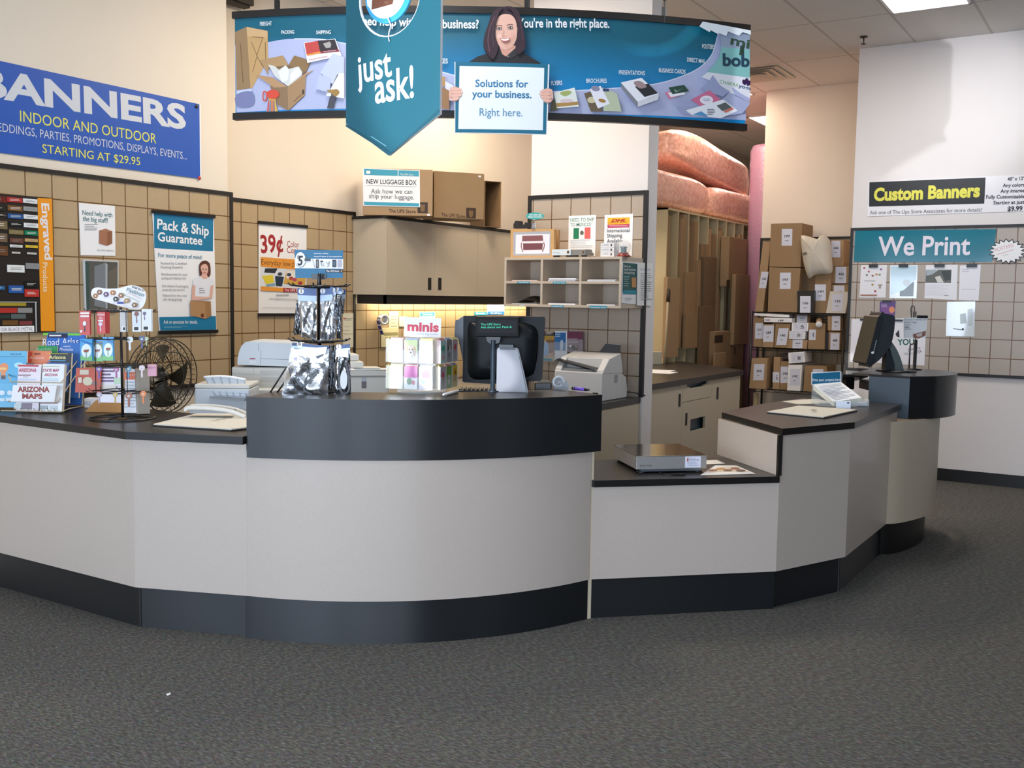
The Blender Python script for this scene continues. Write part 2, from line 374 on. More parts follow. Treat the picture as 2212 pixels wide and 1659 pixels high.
# ------------------------------------------------------------------ counters
def arc(c, r, a0, a1, n): return [(c[0]+r*cos(radians(a0+(a1-a0)*i/n)), c[1]+r*sin(radians(a0+(a1-a0)*i/n))) for i in range(n+1)]
def strip(mb, pts, z0, z1, t, m, smooth=True):
    "vertical sheet of thickness t (to the left of travel) along a plan line"
    n = len(pts); nr = []
    for i in range(n):
        d = Vector(pts[min(i+1, n-1)])-Vector(pts[max(i-1, 0)]); d.normalize(); nr.append(Vector((-d.y, d.x)))
    bk = [(Vector(pts[i])+nr[i]*t) for i in range(n)]
    F = [(p[0], p[1], z0) for p in pts]+[(p[0], p[1], z1) for p in pts]; B = [(p[0], p[1], z0) for p in bk]+[(p[0], p[1], z1) for p in bk]
    mb.add(F, [(i, i+1, n+i+1, n+i) for i in range(n-1)], m, smooth)
    mb.add(B, [(i+1, i, n+i, n+i+1) for i in range(n-1)], m, smooth)
    V = F+B
    mb.add(V, [(n+i, n+i+1, 3*n+i+1, 3*n+i) for i in range(n-1)]+[(2*n+i, 2*n+i+1, i+1, i) for i in range(n-1)]+[(0, n, 3*n, 2*n), (2*n-1, n-1, 3*n-1, 4*n-1)], m, False)
    return mb
def slab(mb, pts, z0, z1, m, side=None): return mb.prism(pts, z0, z1, m, side=side)
LT = 0.925
def panel_unit(name, label, p0, p1, ztop, kick=0.05, depth=0.02, extra=None):
    "straight counter cabinet: front panel, recessed kickboard, joint line between"
    r = thing(name, label, 'counter')
    a, b_ = Vector(p0), Vector(p1); d = (b_-a).normalized(); n = Vector((-d.y, d.x))
    f = MB(); strip(f, [a, b_], 0.196, ztop, depth, LAM, False); f.build('front_panel', r)
    k = MB(); strip(k, [a+n*kick, b_+n*kick], 0, 0.196, 0.02, FASC, False); k.build('kickboard', r)
    c = MB(); strip(c, [a+n*0.021, b_+n*0.021], 0.196, 0.21, 0.45, DARK, False); c.build('cabinet_floor', r)
    return r
panel_unit('counter_cabinet', 'long beige counter cabinet at the left edge below the map rack', (2.93, 5.3), (2.93, 3.884), LT-0.035, 0.03)
panel_unit('counter_cabinet', 'narrow beige angled counter cabinet left of the tall curved counter', (2.93, 3.884), (3.13, 3.366), LT-0.035, 0.03)
wt = MB(); slab(wt, [(2.885, 5.335), (2.885, 3.875), (3.09, 3.345), (3.13, 3.36), (3.56, 3.62), (3.5, 5.335)], LT-0.035, LT, BLACKTOP, BLACK)
wt.build('worktop', bev=0.003, label='black worktop along the left end of the counter under the map rack', cat='worktop')

c1, r1 = (4.757, 3.852), 1.6976
A0 = math.degrees(atan2(3.366-c1[1], 3.13-c1[0])); A1 = math.degrees(atan2(2.228-c1[1], 4.26-c1[0]))
A0 %= 360; A1 %= 360
c2, r2 = (4.971, 4.02), 1.973
B0 = math.degrees(atan2(3.345-c2[1], 3.106-c2[0])) % 360; B1 = math.degrees(atan2(2.183-c2[1], 4.262-c2[0])) % 360
r = thing('service_counter', 'tall curved beige service counter with a black band, in the middle', 'counter')
m_ = MB(); strip(m_, arc(c1, r1, A0, A1, 48), 0.196, 0.86, 0.02, LAM); m_.build('front_panel', r)
m_ = MB(); strip(m_, arc(c1, r1-0.005, A0-0.5, A1+0.3, 48), 0, 0.196, 0.02, FASC); m_.build('kickboard', r)
m_ = MB(); strip(m_, arc(c2, r2, B0, B1, 48), 0.83, 1.085, 0.02, FASC)
m_.build('fascia_band', r, label='black laminate band around the top')
LEDGE = 1.10
outer = arc(c2, r2+0.001, B0, B1, 48); inner = arc(c2, r2-0.34, B0, B1, 48)[::-1]
m_ = MB(); slab(m_, outer+inner, 1.085, LEDGE, BLACKTOP, FASC); m_.build('ledge_top', r)
m_ = MB(); strip(m_, arc(c2, r2-0.33, B0+0.5, B1-0.5, 32), 0.74, 1.085, 0.01, LAM2); m_.build('back_panel', r)
outer = arc(c2, r2-0.07, B0, B1, 32); inner = [(5.3, 3.0), (4.6, 4.1), (3.6, 3.9)]
m_ = MB(); slab(m_, arc(c2, r2-0.06, B0+1, B1-1, 32)+[(4.66, 2.75), (3.85, 3.55)], 0.72, 0.74, BLACKTOP); m_.build('desk_surface', r)
m_ = MB(); P0 = Vector((4.26, 2.235)); m_.box(0, 0.02, 0, 0.42, 0.0, 0.86, LAM2, Matrix.Translation((P0.x, P0.y, 0)) @ Matrix.Rotation(radians(-42), 4, 'Z')); m_.build('end_panel', r)

panel_unit('counter_cabinet', 'low pale counter cabinet under the parcel scale', (4.268, 2.222), (4.941, 1.524), 0.652, 0.012)
wt = MB(); slab(wt, [(4.252, 2.212), (4.925, 1.516), (5.345, 1.955), (4.672, 2.651)], 0.652, 0.685, BLACKTOP, BLACK)
wt.build('worktop', bev=0.003, label='low black worktop carrying the parcel scale', cat='worktop')
RT = 0.925
panel_unit('counter_cabinet', 'beige counter cabinet right of the low scale counter', (4.941, 1.524), (5.449, 1.308), RT-0.035, 0.03)
panel_unit('counter_cabinet', 'shaded beige counter cabinet beside the round kiosk', (5.449, 1.308), (6.6, 1.305), RT-0.035, 0.03)
r = thing('side_panel', 'pale side panel closing the step above the low scale counter', 'panel')
m_ = MB(); strip(m_, [(5.41, 2.03), (4.928, 1.525)], 0.686, RT-0.036, 0.018, LAM, False); m_.build('board', r)
m_ = MB(); d_ = Vector((0.69, -0.72)).normalized(); q0 = Vector((4.928, 1.525))
strip(m_, [q0-d_*0.004, q0+d_*0.017], 0.686, RT-0.035, 0.02, BLACK, False); m_.build('edge_strip', r)
wt = MB(); slab(wt, [(5.435, 2.02), (4.925, 1.512), (5.445, 1.288), (6.62, 1.285), (6.62, 1.9), (6.1, 1.99)], RT-0.034, RT, BLACKTOP, BLACK)
wt.build('worktop', bev=0.003, label='black worktop with newspaper mat right of the scale', cat='worktop')
# round kiosk at the right end
r = thing('print_kiosk', 'rounded beige kiosk with a black drum top at the right end of the counter', 'counter')
kb = spline([(6.40, 1.34), (6.50, 1.247), (6.76, 1.16), (7.01, 1.128), (7.24, 1.17), (7.42, 1.30), (7.5, 1.5)], 6, False)
m_ = MB(); strip(m_, kb, 0.196, 0.832, 0.02, LAM2); m_.build('front_panel', r)
kk = spline([(6.41, 1.37), (6.486, 1.277), (6.72, 1.205), (6.98, 1.185), (7.18, 1.22), (7.35, 1.34), (7.43, 1.52)], 6, False)
m_ = MB(); strip(m_, kk, 0, 0.196, 0.02, BLACK); m_.build('kickboard', r)
dr = [(6.69, 1.505), (6.655, 1.25)]; cv = spline([(6.66, 1.245), (6.80, 1.125), (7.0, 1.06), (7.19, 1.055), (7.38, 1.13), (7.5, 1.3), (7.52, 1.5)], 6, False)
m_ = MB(); strip(m_, dr, 0.83, 1.085, 0.02, mat('#4a5560', 0.3, spec=0.5, key='drumface_lit'), False)  # flat face of the black drum: bluish daylight put into its colour
strip(m_, cv, 0.83, 1.085, 0.02, FASC); m_.build('drum_band', r)
m_ = MB(); slab(m_, dr+cv+[(7.5, 1.62), (6.72, 1.62)], 1.085, 1.10, BLACKTOP, FASC); m_.build('drum_top', r)

# ------------------------------------------------------------------ ceiling fittings
LENS = mat('#fbfdff', 0.5, emit=4.0, key='lens')
def troffer(cx, cy, lx, ly, label, watts=34, col=(1, .97, .92)):
    r = thing('ceiling_light', label, 'ceiling light', upr((cx, cy, CEIL)), 'fluorescent ceiling panels')
    m_ = MB(); t = 0.02
    for x0, x1, y0, y1 in ((-lx/2, lx/2, -ly/2, -ly/2+t), (-lx/2, lx/2, ly/2-t, ly/2), (-lx/2, -lx/2+t, -ly/2, ly/2), (lx/2-t, lx/2, -ly/2, ly/2)): m_.box(x0, x1, y0, y1, -0.012, 0, WHITE)
    m_.build('frame', r)
    m_ = MB(); m_.box(-lx/2+t, lx/2-t, -ly/2+t, ly/2-t, -0.006, -0.001, LENS); m_.build('diffuser', r)
    area('fluorescent', (cx, cy, CEIL-0.02), (0, 0, -1), lx-0.05, ly-0.05, watts, col)
for (x_, y_, lx, ly, lb, wt_, cl) in ((7.875, 1.57, 1.2, 0.58, 'large bright ceiling panel at the top right edge', 30, (1, .98, .95)), (2.9, 2.6, 1.2, 0.58, 'ceiling panel above the space before the counter', 30, (1, .98, .95)), (5.3, 3.9, 1.2, 0.58, 'ceiling panel above the service counter', 52, (1, .84, .64)), (7.5, 4.75, 1.2, 0.58, 'added unseen ceiling panel behind the hanging banner, warming the wall cabinet area', 44, (1, .82, .6)),  # last panel here is added out of sight to warm the back wall
    (3.0, -1.6, 1.2, 0.58, 'ceiling panel to the right over the lobby', 8, (1, .98, .95)), (12.88, 4.08, 1.2, 0.58, 'small bright ceiling panel seen just under the right end of the hanging banner', 30, (1, .84, .72)), (10.4, 4.12, 1.2, 0.58, 'sliver of a bright ceiling panel beside the right end of the hanging banner', 20, (1, .82, .62))):
    troffer(x_, y_, lx, ly, lb, wt_, cl)
r = thing('air_vent', 'white square ceiling vent right of the hanging banner', 'vent', upr((10.08, 3.5, CEIL)))
for i in range(4):
    a = 0.31-i*0.075; m_ = MB()
    for s_ in (0, 1, 2, 3):
        T = Matrix.Rotation(radians(90*s_), 4, 'Z'); m_.hexa([(-a, -a, -0.012-i*.004), (a, -a, -0.012-i*.004), (a-0.05, -a+0.05, -0.001), (-a+0.05, -a+0.05, -0.001)], [(-a, -a, -0.008-i*.004), (a, -a, -0.008-i*.004), (a-0.05, -a+0.05, 0), (-a+0.05, -a+0.05, 0)], mat('#c7bfae', 0.5)) if s_ == 0 else m_.add([T @ Vector(v) for v in ((-a, -a, -0.012-i*.004), (a, -a, -0.012-i*.004), (a-0.05, -a+0.05, -0.001), (-a+0.05, -a+0.05, -0.001))], [(0, 1, 2, 3)], mat('#c7bfae', 0.5))
    m_.build('louver', r)
r = thing('sprinkler_head', 'small dark sprinkler head on the ceiling above the right wall corner', 'sprinkler', upr((9.1, 2.22, CEIL)))
m_ = MB(); m_.lathe([(0.035, 0), (0.03, -0.01), (0.012, -0.014)][::-1], mat('#4a463f', 0.35, metal=0.7), 16); m_.build('escutcheon', r)
m_ = MB(); m_.lathe([(0.022, -0.066), (0.022, -0.062), (0.006, -0.06), (0.006, -0.014)], mat('#4a463f', 0.35, metal=0.7), 12); m_.tube([(-.014, 0, -.02), (-.016, 0, -.04), (-.004, 0, -.06)], .003, STEEL, 6); m_.tube([(.014, 0, -.02), (.016, 0, -.04), (.004, 0, -.06)], .003, STEEL, 6); m_.build('deflector', r)
# dark bracket at the ceiling by the left corner
pb_ = aty(515, 5, 5.55); m_ = MB(); m_.box(-0.16, 0.12, 0, 0.16, -0.10, 0, mat('#3a3026', 0.6)); m_.box(-0.14, 0.10, -0.02, 0, -0.08, -0.02, mat('#241e18', 0.6)); m_.build('speaker_box', M=on_a(pb_.x, pb_.z, 5.52), label='dark box mounted high on the back wall, cut by the top edge', cat='speaker', bev=0.004)
# ------------------------------------------------------------------ signs and posters
def sheet(pl, val, view, TL, TR, BR, BL, base, th=0.003):
    x0, y0, k = view; f = aty if pl == 'y' else atx
    o = f(x0+BL[0]/k, y0+BL[1]/k, val)
    M = on_a(o.x, o.z, o.y) if pl == 'y' else on_r(o.y, o.z, o.x)
    m = MB(); m.map = pmap(M, pl, val); m.vw = view
    m.prism(quadpts(m.p, TL, TR, BR, BL), 0, th, base); m.z = th; return m, M
V1 = (0, 0, 3.95); V2 = (0, 400, 3.191); V3 = (320, 420, 3.317); V4 = (490, 0, 4.514); V5 = (940, 0, 3.16); V6 = (750, 340, 4.608)
V7 = (560, 540, 4.609); V8 = (960, 400, 3.319); V9 = (1380, 280, 4.608); V10 = (1380, 620, 3.771); V11 = (1820, 360, 3.607)
V13 = (1240, 880, 3.606); V14 = (1540, 640, 2.766); V16 = (1640, 480, 4.365); L1 = (1140, 400, 5.925); L2 = (1130, 660, 5.53)
L3 = (480, 420, 5.53); L4 = (960, 640, 6.914); L5 = (400, 700, 6.912); L6 = (740, 620, 6.381); L7 = (1390, 780, 7.54); L8 = (1390, 420, 7.541)
M1 = (490, 0, 6.144); M2 = (1380, 0, 5.531); M3 = (960, 0, 5.529); M4 = (740, 0, 4.879); M5 = (0, 410, 5.186); M6 = (160, 590, 8.732); M7 = (0, 710, 8.73); M8 = (160, 740, 8.508)
W_ = mat('#f4f3f3', 0.5); SKIN = mat('#e3b3a0', 0.5); GREY = mat('#8d8f94', 0.6); INK = mat('#26282c', 0.5)

# blue vinyl banner on the left wall
BLU = mat('#2257b4', 0.42, noise=0.06, nscale=5)
m, M = sheet('y', 5.357, V1, (-420, 430), (1700, 890), (1710, 1525), (-420, 1250), BLU, 0.004)
yb = '#e4e262'; wb = mat('#c9cfdb', 0.5)
m.txt('BANNERS', -205, 800, 1585, 1100, 232, mat('#d3d7de', 0.45), 0.035)
m.txt('INDOOR AND OUTDOOR', 168, 1035, 1330, 1225, 92, yb)
m.txt('WEDDINGS, PARTIES, PROMOTIONS, DISPLAYS, EVENTS...', -110, 1105, 1590, 1362, 72, wb)
m.txt('STARTING AT $29.95', 358, 1302, 1192, 1412, 72, yb)
r = thing('vinyl_banner', 'blue vinyl banner reading banners, indoor and outdoor, on the left wall', 'banner', M)
m.build('sheet', r)
e = MB(); e.map = m.map; e.vw = V1; a = e.p(1706, 1205); b_ = e.p(1696, 890); c_ = e.p(1708, 1525)
e.box(c_[0]-0.004, c_[0]+0.006, c_[1], b_[1], 0, 0.006, W_); e.build('white_hem', r)
for i, (x_, y_, c) in enumerate(((1680, 910, '#2a2a2a'), (1704, 1520, '#c23a3a'))):
    g = MB(); q = e.p(x_, y_); g.lathe([(0.012, 0.004), (0.012, 0.009), (0.006, 0.011)], mat(c, 0.3), 14, Matrix.Translation((q[0]-0.008, q[1], 0))); g.build('grommet', r)

# engraved products board: sample plates are parts of the board
m, M = sheet('y', AY, M5, (-520, 10), (570, 92), (600, 1600), (-520, 1605), mat('#1b120c', 0.5), 0.012)
r = thing('sample_board', 'black board of engraved sample plates with an orange strip on the left wall', 'display board', M)
z0 = m.z; m.build('board', r)
m = MB(); m.map = pmap(M, 'y', AY); m.vw = M5; m.z = 0.0121
OR = mat('#f09a1c', 0.45)
m.poly([(405, 90), (568, 100), (600, 1583), (445, 1583)], OR)
m.txt('Engraved', 450, 150, 490, 785, 88, mat('#e9e4e4', 0.5), 0.03); m.txt('Products', 462, 812, 472, 1145, 56, mat('#f0d7b4', 0.5), 0.02)
m.build('orange_strip', r)
plates = [(60, 80, 235, 150, '#b03431', 1), (240, 95, 400, 160, '#e4e6e8', 0), (68, 172, 235, 245, '#7a5530', 1), (245, 185, 402, 248, '#9a9d9a', 0), (70, 265, 240, 330, '#2d5a94', 1), (248, 275, 405, 335, '#e8e9ea', 0),
    (80, 355, 240, 415, '#1a1c1f', 1), (250, 368, 410, 430, '#e5e7e8', 0), (85, 445, 245, 505, '#8a7a48', 0), (258, 455, 405, 515, '#14805a', 1), (92, 538, 245, 600, '#6b4335', 0), (262, 545, 405, 588, '#c9a56b', 0),
    (95, 612, 235, 650, '#dcdcd8', 0), (270, 618, 405, 655, '#e0c026', 0), (118, 694, 210, 718, '#d8d3c4', 0), (288, 700, 392, 726, '#d3cfc8', 0), (64, 840, 258, 928, '#e8e8e4', 0), (272, 820, 425, 890, '#8f8f90', 0),
    (80, 1070, 248, 1158, '#2c5a9e', 1), (255, 1020, 410, 1095, '#191919', 1), (258, 1115, 420, 1200, '#c0372f', 1), (-120, 60, 55, 150, '#6b2a1e', 0), (-120, 340, 65, 445, '#7b6a4a', 1), (-120, 480, 65, 590, '#75604c', 1), (-120, 625, 70, 740, '#6b4327', 0),
    (-100, 1075, 35, 1120, '#2c6aa0', 1), (-140, 180, 45, 240, '#2a2622', 1), (-140, 265, 55, 300, '#5b5048', 1)]
for (x0, y0, x1, y1, c, tl) in plates:
    q = MB(); q.map = m.map; q.vw = M5; a = q.p(x0, y0); b_ = q.p(x1, y1); q.box(a[0], b_[0], b_[1], a[1], 0.012, 0.016, mat(c, 0.3)); q.z = 0.016
    q.bars(x0+(x1-x0)*.18, y0+(y1-y0)*.35, x1-(x1-x0)*.15, y0+(y1-y0)*.75, 2, mat('#e7e3d8' if tl else '#8b8a86', 0.5), 0.35); q.build('sample_plate', r)
q = MB(); q.map = m.map; q.vw = M5
a = q.p(-300, 1250); b_ = q.p(385, 1590)
q.box(a[0], b_[0], b_[1], a[1], 0.012, 0.02, mat('#17100c', 0.5)); q.z = 0.02
for x0, y0, x1, y1, c in ((-80, 1262, 270, 1300, '#a8952e'), (-60, 1322, 168, 1376, '#b3332c'), (172, 1322, 338, 1376, '#8f8d8c'), (98, 1392, 265, 1442, '#5c6463'), (0, 1462, 180, 1515, '#6b4a23'), (190, 1470, 335, 1512, '#7f3a38'), (-60, 1400, 85, 1440, '#2b3a34')): q.quad(x0, y0, x1, y1, mat(c, 0.35))
q.quad(-200, 1530, 358, 1590, W_); q.txt('GOLD OR BLACK METAL', -150, 1585, 345, 1575, 38, GREY)
q.quad(365, 1255, 388, 1590, mat('#b8bcc0', 0.3)); q.quad(-200, 1250, 388, 1262, mat('#b8bcc0', 0.3)); q.build('inner_tray', r)

# need help poster, framed print below
m, M = sheet('y', AY, V2, (542, 122), (790, 143), (794, 487), (555, 483), W_)
tc = mat('#3c7077', 0.6); m.txt('Need help with', 566, 205, 772, 222, 32, tc, 0.015); m.txt('the big stuff?', 568, 246, 742, 260, 32, tc, 0.015)
m.bars(580, 268, 672, 318, 4, GREY, 0.3)
m.poly([(680, 312), (725, 300), (770, 318), (770, 402), (735, 418), (680, 402)], mat('#8d5a3e', 0.6)); m.poly([(680, 312), (735, 322), (770, 318), (725, 300)], mat('#a9785a', 0.6)); m.poly([(680, 312), (735, 322), (735, 418), (680, 402)], mat('#a46e52', 0.6))
m.txt('we ship logistics', 665, 452, 780, 456, 12, GREY)
m.build('poster', M=M, label='white poster asking need help with the big stuff, showing a crate', cat='poster')
m, M = sheet('y', AY, V2, (568, 512), (808, 522), (806, 868), (582, 868), mat('#c9cdd0', 0.4), 0.014)
r = thing('framed_print', 'narrow framed grey print of a large box on the left wall, below the help poster', 'picture', M)
m.build('frame', r)
q = MB(); q.map = pmap(M, 'y', AY); q.vw = V2; q.z = 0.0143
q.poly([(576, 522), (800, 530), (799, 858), (586, 858)], mat('#5c5a52', 0.12, spec=0.6)); q.poly([(640, 560), (715, 535), (730, 545), (730, 850), (640, 830)], mat('#7d8287', 0.15)); q.poly([(715, 535), (730, 545), (730, 850), (718, 852)], mat('#a9afb4', 0.2))
q.poly([(578, 530), (600, 530), (606, 850), (588, 850)], mat('#3f5650', 0.15)); q.poly([(735, 600), (798, 560), (798, 850), (735, 850)], mat('#6b655a', 0.15)); q.build('print', r)

def railed(name, label, pl, val, view, c4, base, draw, th=0.003):
    m, M = sheet(pl, val, view, *c4, base, th)
    r = thing(name, label, 'poster', M); draw(m); m.build('sheet', r)
    q = MB(); q.map = m.map; q.vw = view
    for i, (p0, p1) in enumerate(((c4[0], c4[1]), (c4[3], c4[2]))):
        g = MB(); a = Vector(q.p(*p0)); b_ = Vector(q.p(*p1)); d = (b_-a).normalized(); n = Vector((-d.y, d.x))*0.011
        a = a-d*0.006; b_ = b_+d*0.006; g.prism([tuple(a-n), tuple(b_-n), tuple(b_+n), tuple(a+n)], 0, 0.014, BLACK); g.build('rail', r)
    return r
def art(m):
    b1 = mat('#1478a0', 0.45); m.poly([(38, 135), (465, 172), (462, 408), (42, 385)], b1)
    m.txt('Pack & Ship', 62, 245, 432, 295, 70, W_, 0.02); m.txt('Guarantee', 66, 332, 385, 362, 62, W_, 0.02)
    m.txt('For more peace of mind:', 70, 448, 385, 465, 30, mat('#2b7f9c', 0.5), 0.01)
    for y_, a_, b_ in ((490, 'Packed by Certified', 'Packing Experts'), (568, 'Reimbursement for your', 'packing and shipping costs'), (652, 'Full refund of packaging', 'materials and service'), (720, 'Refund for the cost', 'of shipping')):
        m.txt(a_, 88+(y_-490)*.06, y_+12, 235+len(a_)*2, y_+14, 18, GREY); m.txt(b_, 88+(y_-490)*.06, y_+40, 215+len(b_)*2, y_+40, 18, GREY)
    m.poly([(75, 878), (480, 872), (483, 968), (84, 975)], b1); m.txt('Ask an associate for details.', 105, 925, 350, 925, 24, W_); m.bars(108, 944, 285, 960, 2, mat('#7fb6c8', 0.5), 0.3)
    m.poly([(362, 500), (400, 474), (435, 495), (442, 560), (432, 590), (415, 590), (380, 575), (365, 590)], mat('#5b3328', 0.5), 5)
    m.poly([(372, 515), (398, 497), (420, 512), (424, 550), (408, 578), (388, 572), (374, 545)], SKIN, 5)
    m.poly([(382, 565), (412, 570), (430, 605), (362, 605)], SKIN)
    m.poly([(318, 600), (370, 585), (385, 605), (412, 605), (420, 595), (460, 612), (465, 650), (440, 655), (440, 735), (330, 735), (332, 650), (312, 650)], mat('#e9eaf0', 0.6))
    m.poly([(312, 650), (332, 650), (330, 730), (430, 735), (440, 655), (462, 650), (452, 745), (320, 760), (304, 745)], SKIN)
    m.bars(358, 670, 400, 715, 3, mat('#9a9aa2', 0.6), 0.4)
    for e_, d_ in ((386, 535), (407, 537)): m.oval(e_, d_, 5, 3, INK)
    m.stroke([(387, 556), (397, 562), (408, 557)], 4, mat('#b0504c', 0.5), 4)
    m.poly([(292, 760), (440, 765), (445, 870), (405, 892), (296, 868)], mat('#a0764c', 0.6)); m.poly([(292, 760), (400, 775), (405, 892), (296, 868)], mat('#b2885c', 0.6)); m.quad(370, 855, 390, 880, mat('#6b2f22', 0.5))
railed('hanging_poster', 'blue and white pack and ship guarantee poster on the left wall', 'y', AY, V3, ((28, 122), (468, 160), (488, 980), (78, 990)), W_, art)
def art(m):
    rd = mat('#a5272b', 0.5); m.txt('39¢', 808, 418, 968, 408, 122, rd, 0.025); m.txt('Color', 993, 375, 1080, 380, 42, rd); m.txt('Copies', 993, 418, 1105, 424, 42, rd)
    og = mat('#e89a3a', 0.5); m.poly([(803, 448), (1130, 472), (1130, 545), (803, 518)], og); m.txt('Everyday low prices', 808, 502, 1118, 522, 38, mat('#6b4420', 0.5))
    m.poly([(803, 520), (1130, 548), (1130, 660), (803, 658)], mat('#dfe3e8', 0.5))
    m.poly([(835, 530), (925, 530), (905, 565), (828, 560)], mat('#2a2f38', 0.5)); m.poly([(812, 585), (890, 575), (900, 630), (840, 645)], mat('#e3cf3a', 0.5)); m.poly([(840, 645), (905, 635), (905, 655), (845, 660)], mat('#7fa3b8', 0.5))
    m.poly([(905, 585), (970, 590), (955, 658), (912, 655)], mat('#22364d', 0.5)); m.poly([(965, 640), (990, 540), (1128, 560), (1120, 655)], mat('#d8a94c', 0.5)); m.poly([(990, 545), (1060, 550), (1050, 620), (985, 600)], mat('#eceae0', 0.5))
    for x_, y_, c in ((1005, 575, '#31405c'), (1020, 600, '#b04a3a'), (1045, 610, '#c04a6a'), (940, 570, '#3b3f4c'), (1085, 635, '#b23248')): m.oval(x_, y_, 16, 12, mat(c, 0.5))
    m.poly([(803, 658), (965, 670), (965, 698), (803, 690)], og); m.poly([(963, 668), (1130, 680), (1130, 702), (963, 700)], rd); m.txt('The UPS Store', 970, 693, 1100, 698, 17, W_, 0.01)
    m.txt('store@thestores.com', 862, 752, 1060, 758, 14, GREY); m.bars(910, 718, 1012, 730, 1, GREY, 0.5); m.bars(808, 808, 1128, 816, 1, GREY, 0.25, 0.02)
railed('hanging_poster', 'white poster advertising 39 cent color copies on the back wall', 'y', BY-0.002, V3, ((790, 200), (1133, 232), (1132, 862), (789, 862)), W_, art)

# ---- partition posters (mexico, parcel carrier) and flyers
PX_ = CX-0.0185
m, M = sheet('x', PX_, L1, (528, 395), (878, 380), (865, 905), (520, 905), W_)
gr = mat('#3d8468', 0.5); m.txt('NEED TO SHIP', 546, 468, 852, 462, 44, gr, 0.005); m.txt('TO MEXICO?', 546, 528, 812, 524, 44, gr, 0.005)
m.quad(590, 550, 660, 688, mat('#1d7d55', 0.5)); m.quad(660, 548, 735, 688, W_); m.quad(733, 543, 804, 686, mat('#e2675f', 0.5)); m.oval(697, 612, 25, 30, mat('#7d8a78', 0.6)); m.oval(697, 606, 14, 18, mat('#5c5344', 0.6))
m.bars(548, 705, 835, 815, 5, mat('#a9b4b0', 0.6), 0.25, -0.02)
m.build('poster', M=M, label='white poster asking need to ship to mexico, with a flag', cat='poster')
m, M = sheet('x', PX_, L1, (988, 382), (1350, 365), (1338, 905), (975, 905), W_)
m.quad(1025, 420, 1306, 506, mat('#f2b92b', 0.5)); m.txt('DHL', 1068, 472, 1262, 466, 34, mat('#b8222c', 0.5), 0.05, 0.35); m.bars(1025, 474, 1305, 490, 2, mat('#c25038', 0.5), 0.35)
m.quad(1025, 506, 1304, 540, mat('#c43b62', 0.5)); m.bars(1045, 516, 1285, 530, 1, mat('#e7a9b8', 0.5), 0.7)
for t_, y_, x1 in (('International', 605, 1305), ('Shipping', 670, 1212), ('Available', 738, 1218)): m.txt(t_, 1018, y_, x1, y_-6, 46, mat('#4a4e55', 0.5), 0.006)
m.build('poster', M=M, label='white international shipping poster with yellow header on the partition', cat='poster')
m, M = sheet('y', 3.045, V8, (1275, 548), (1382, 553), (1372, 855), (1270, 845), W_)
m.quad(1278, 555, 1372, 770, mat('#1f5b58', 0.5)); m.txt('Save on', 1282, 588, 1332, 590, 18, W_); m.txt('small business', 1282, 612, 1370, 614, 18, W_); m.txt('shipping', 1282, 634, 1360, 636, 18, W_); m.bars(1282, 655, 1325, 735, 5, mat('#a7c4c0', 0.5), 0.3); m.poly([(1335, 665), (1368, 660), (1368, 735), (1338, 732)], mat('#c58f58', 0.5))
m.quad(1276, 752, 1370, 782, mat('#1f8ea6', 0.5)); m.bars(1290, 808, 1340, 830, 3, GREY, 0.3)
m.build('flyer', M=M, label='dark green flyer on the side of the pigeonhole shelf', cat='flyer')
m, M = sheet('y', 3.035, V8, (1385, 555), (1492, 560), (1482, 865), (1380, 862), PAPER)
m.txt('ATTENTION', 1400, 612, 1475, 614, 14, mat('#6a7fb0', 0.5)); m.bars(1402, 632, 1482, 830, 13, GREY, 0.28)
m.build('notice', M=M, label='white printed notice taped on the end of the white partition', cat='notice')

# ---- right wall
RX = 9.515; SX = 9.517-0.0185
m, M = sheet('x', RX, V11, (205, 120), (1480, 62), (1480, 345), (195, 388), mat('#f1eff3', 0.5), 0.003)
r = thing('wall_sign', 'white custom banners sign with yellow lettering on black, on the right wall', 'sign', M)
m.build('sheet', r); q = MB(); q.map = m.map; q.vw = V11; q.z = 0.0033
q.poly([(210, 122), (1115, 85), (1105, 288), (207, 312)], mat('#15171b', 0.45, noise=0.3, nscale=6)); q.txt('Custom Banners', 243, 265, 1070, 232, 92, '#e6e05a', 0.045)
q.txt('Ask one of The Ups Store Associates for more details!', 213, 373, 1085, 350, 28, INK)
for t_, y_, x0 in (('48" x 12"', 108, 1285), ('Any colors', 158, 1248), ('Any images', 202, 1230), ('Fully Customizable', 248, 1118), ('Starting at just', 292, 1175)): q.txt(t_, x0, y_+2, 1418, y_-4, 26, INK, 0.02)
q.txt('$9.99', 1285, 346, 1402, 342, 34, INK, 0.03); q.build('print', r)
GL_T = mat('#0c7488', 0.13, spec=0.7, noise=0.12, nscale=4, coat=0.5)
m, M = sheet('x', SX, V11, (100, 498), (1200, 487), (1165, 742), (88, 742), GL_T, 0.004)
r = thing('shop_banner', 'glossy teal we print banner on the right wall', 'banner', M)
m.build('sheet', r); q = MB(); q.map = m.map; q.vw = V11; q.z = 0.0043; q.txt('We Print', 275, 690, 992, 685, 140, mat('#e7dfe8', 0.25), 0.018); q.build('lettering', r)
m, M = sheet('x', SX-0.006, V11, (1240, 600), (1330, 600), (1330, 700), (1240, 700), W_, 0.001)
m = MB(); m.map = pmap(M, 'x', SX-0.006); m.vw = V11
def burst(cx, cy, a, b_, n, dr): 
    return [(cx+(a if i % 2 == 0 else a*dr)*cos(2*pi*i/(2*n)+.1), cy+(b_ if i % 2 == 0 else b_*dr)*sin(2*pi*i/(2*n)+.1)) for i in range(2*n)]
m.prism([m.p(*p_) for p_ in burst(1285, 660, 150, 102, 18, 0.78)], 0, 0.003, INK); m.z = 0.0031; m.poly(burst(1285, 660, 138, 92, 18, 0.76), W_)
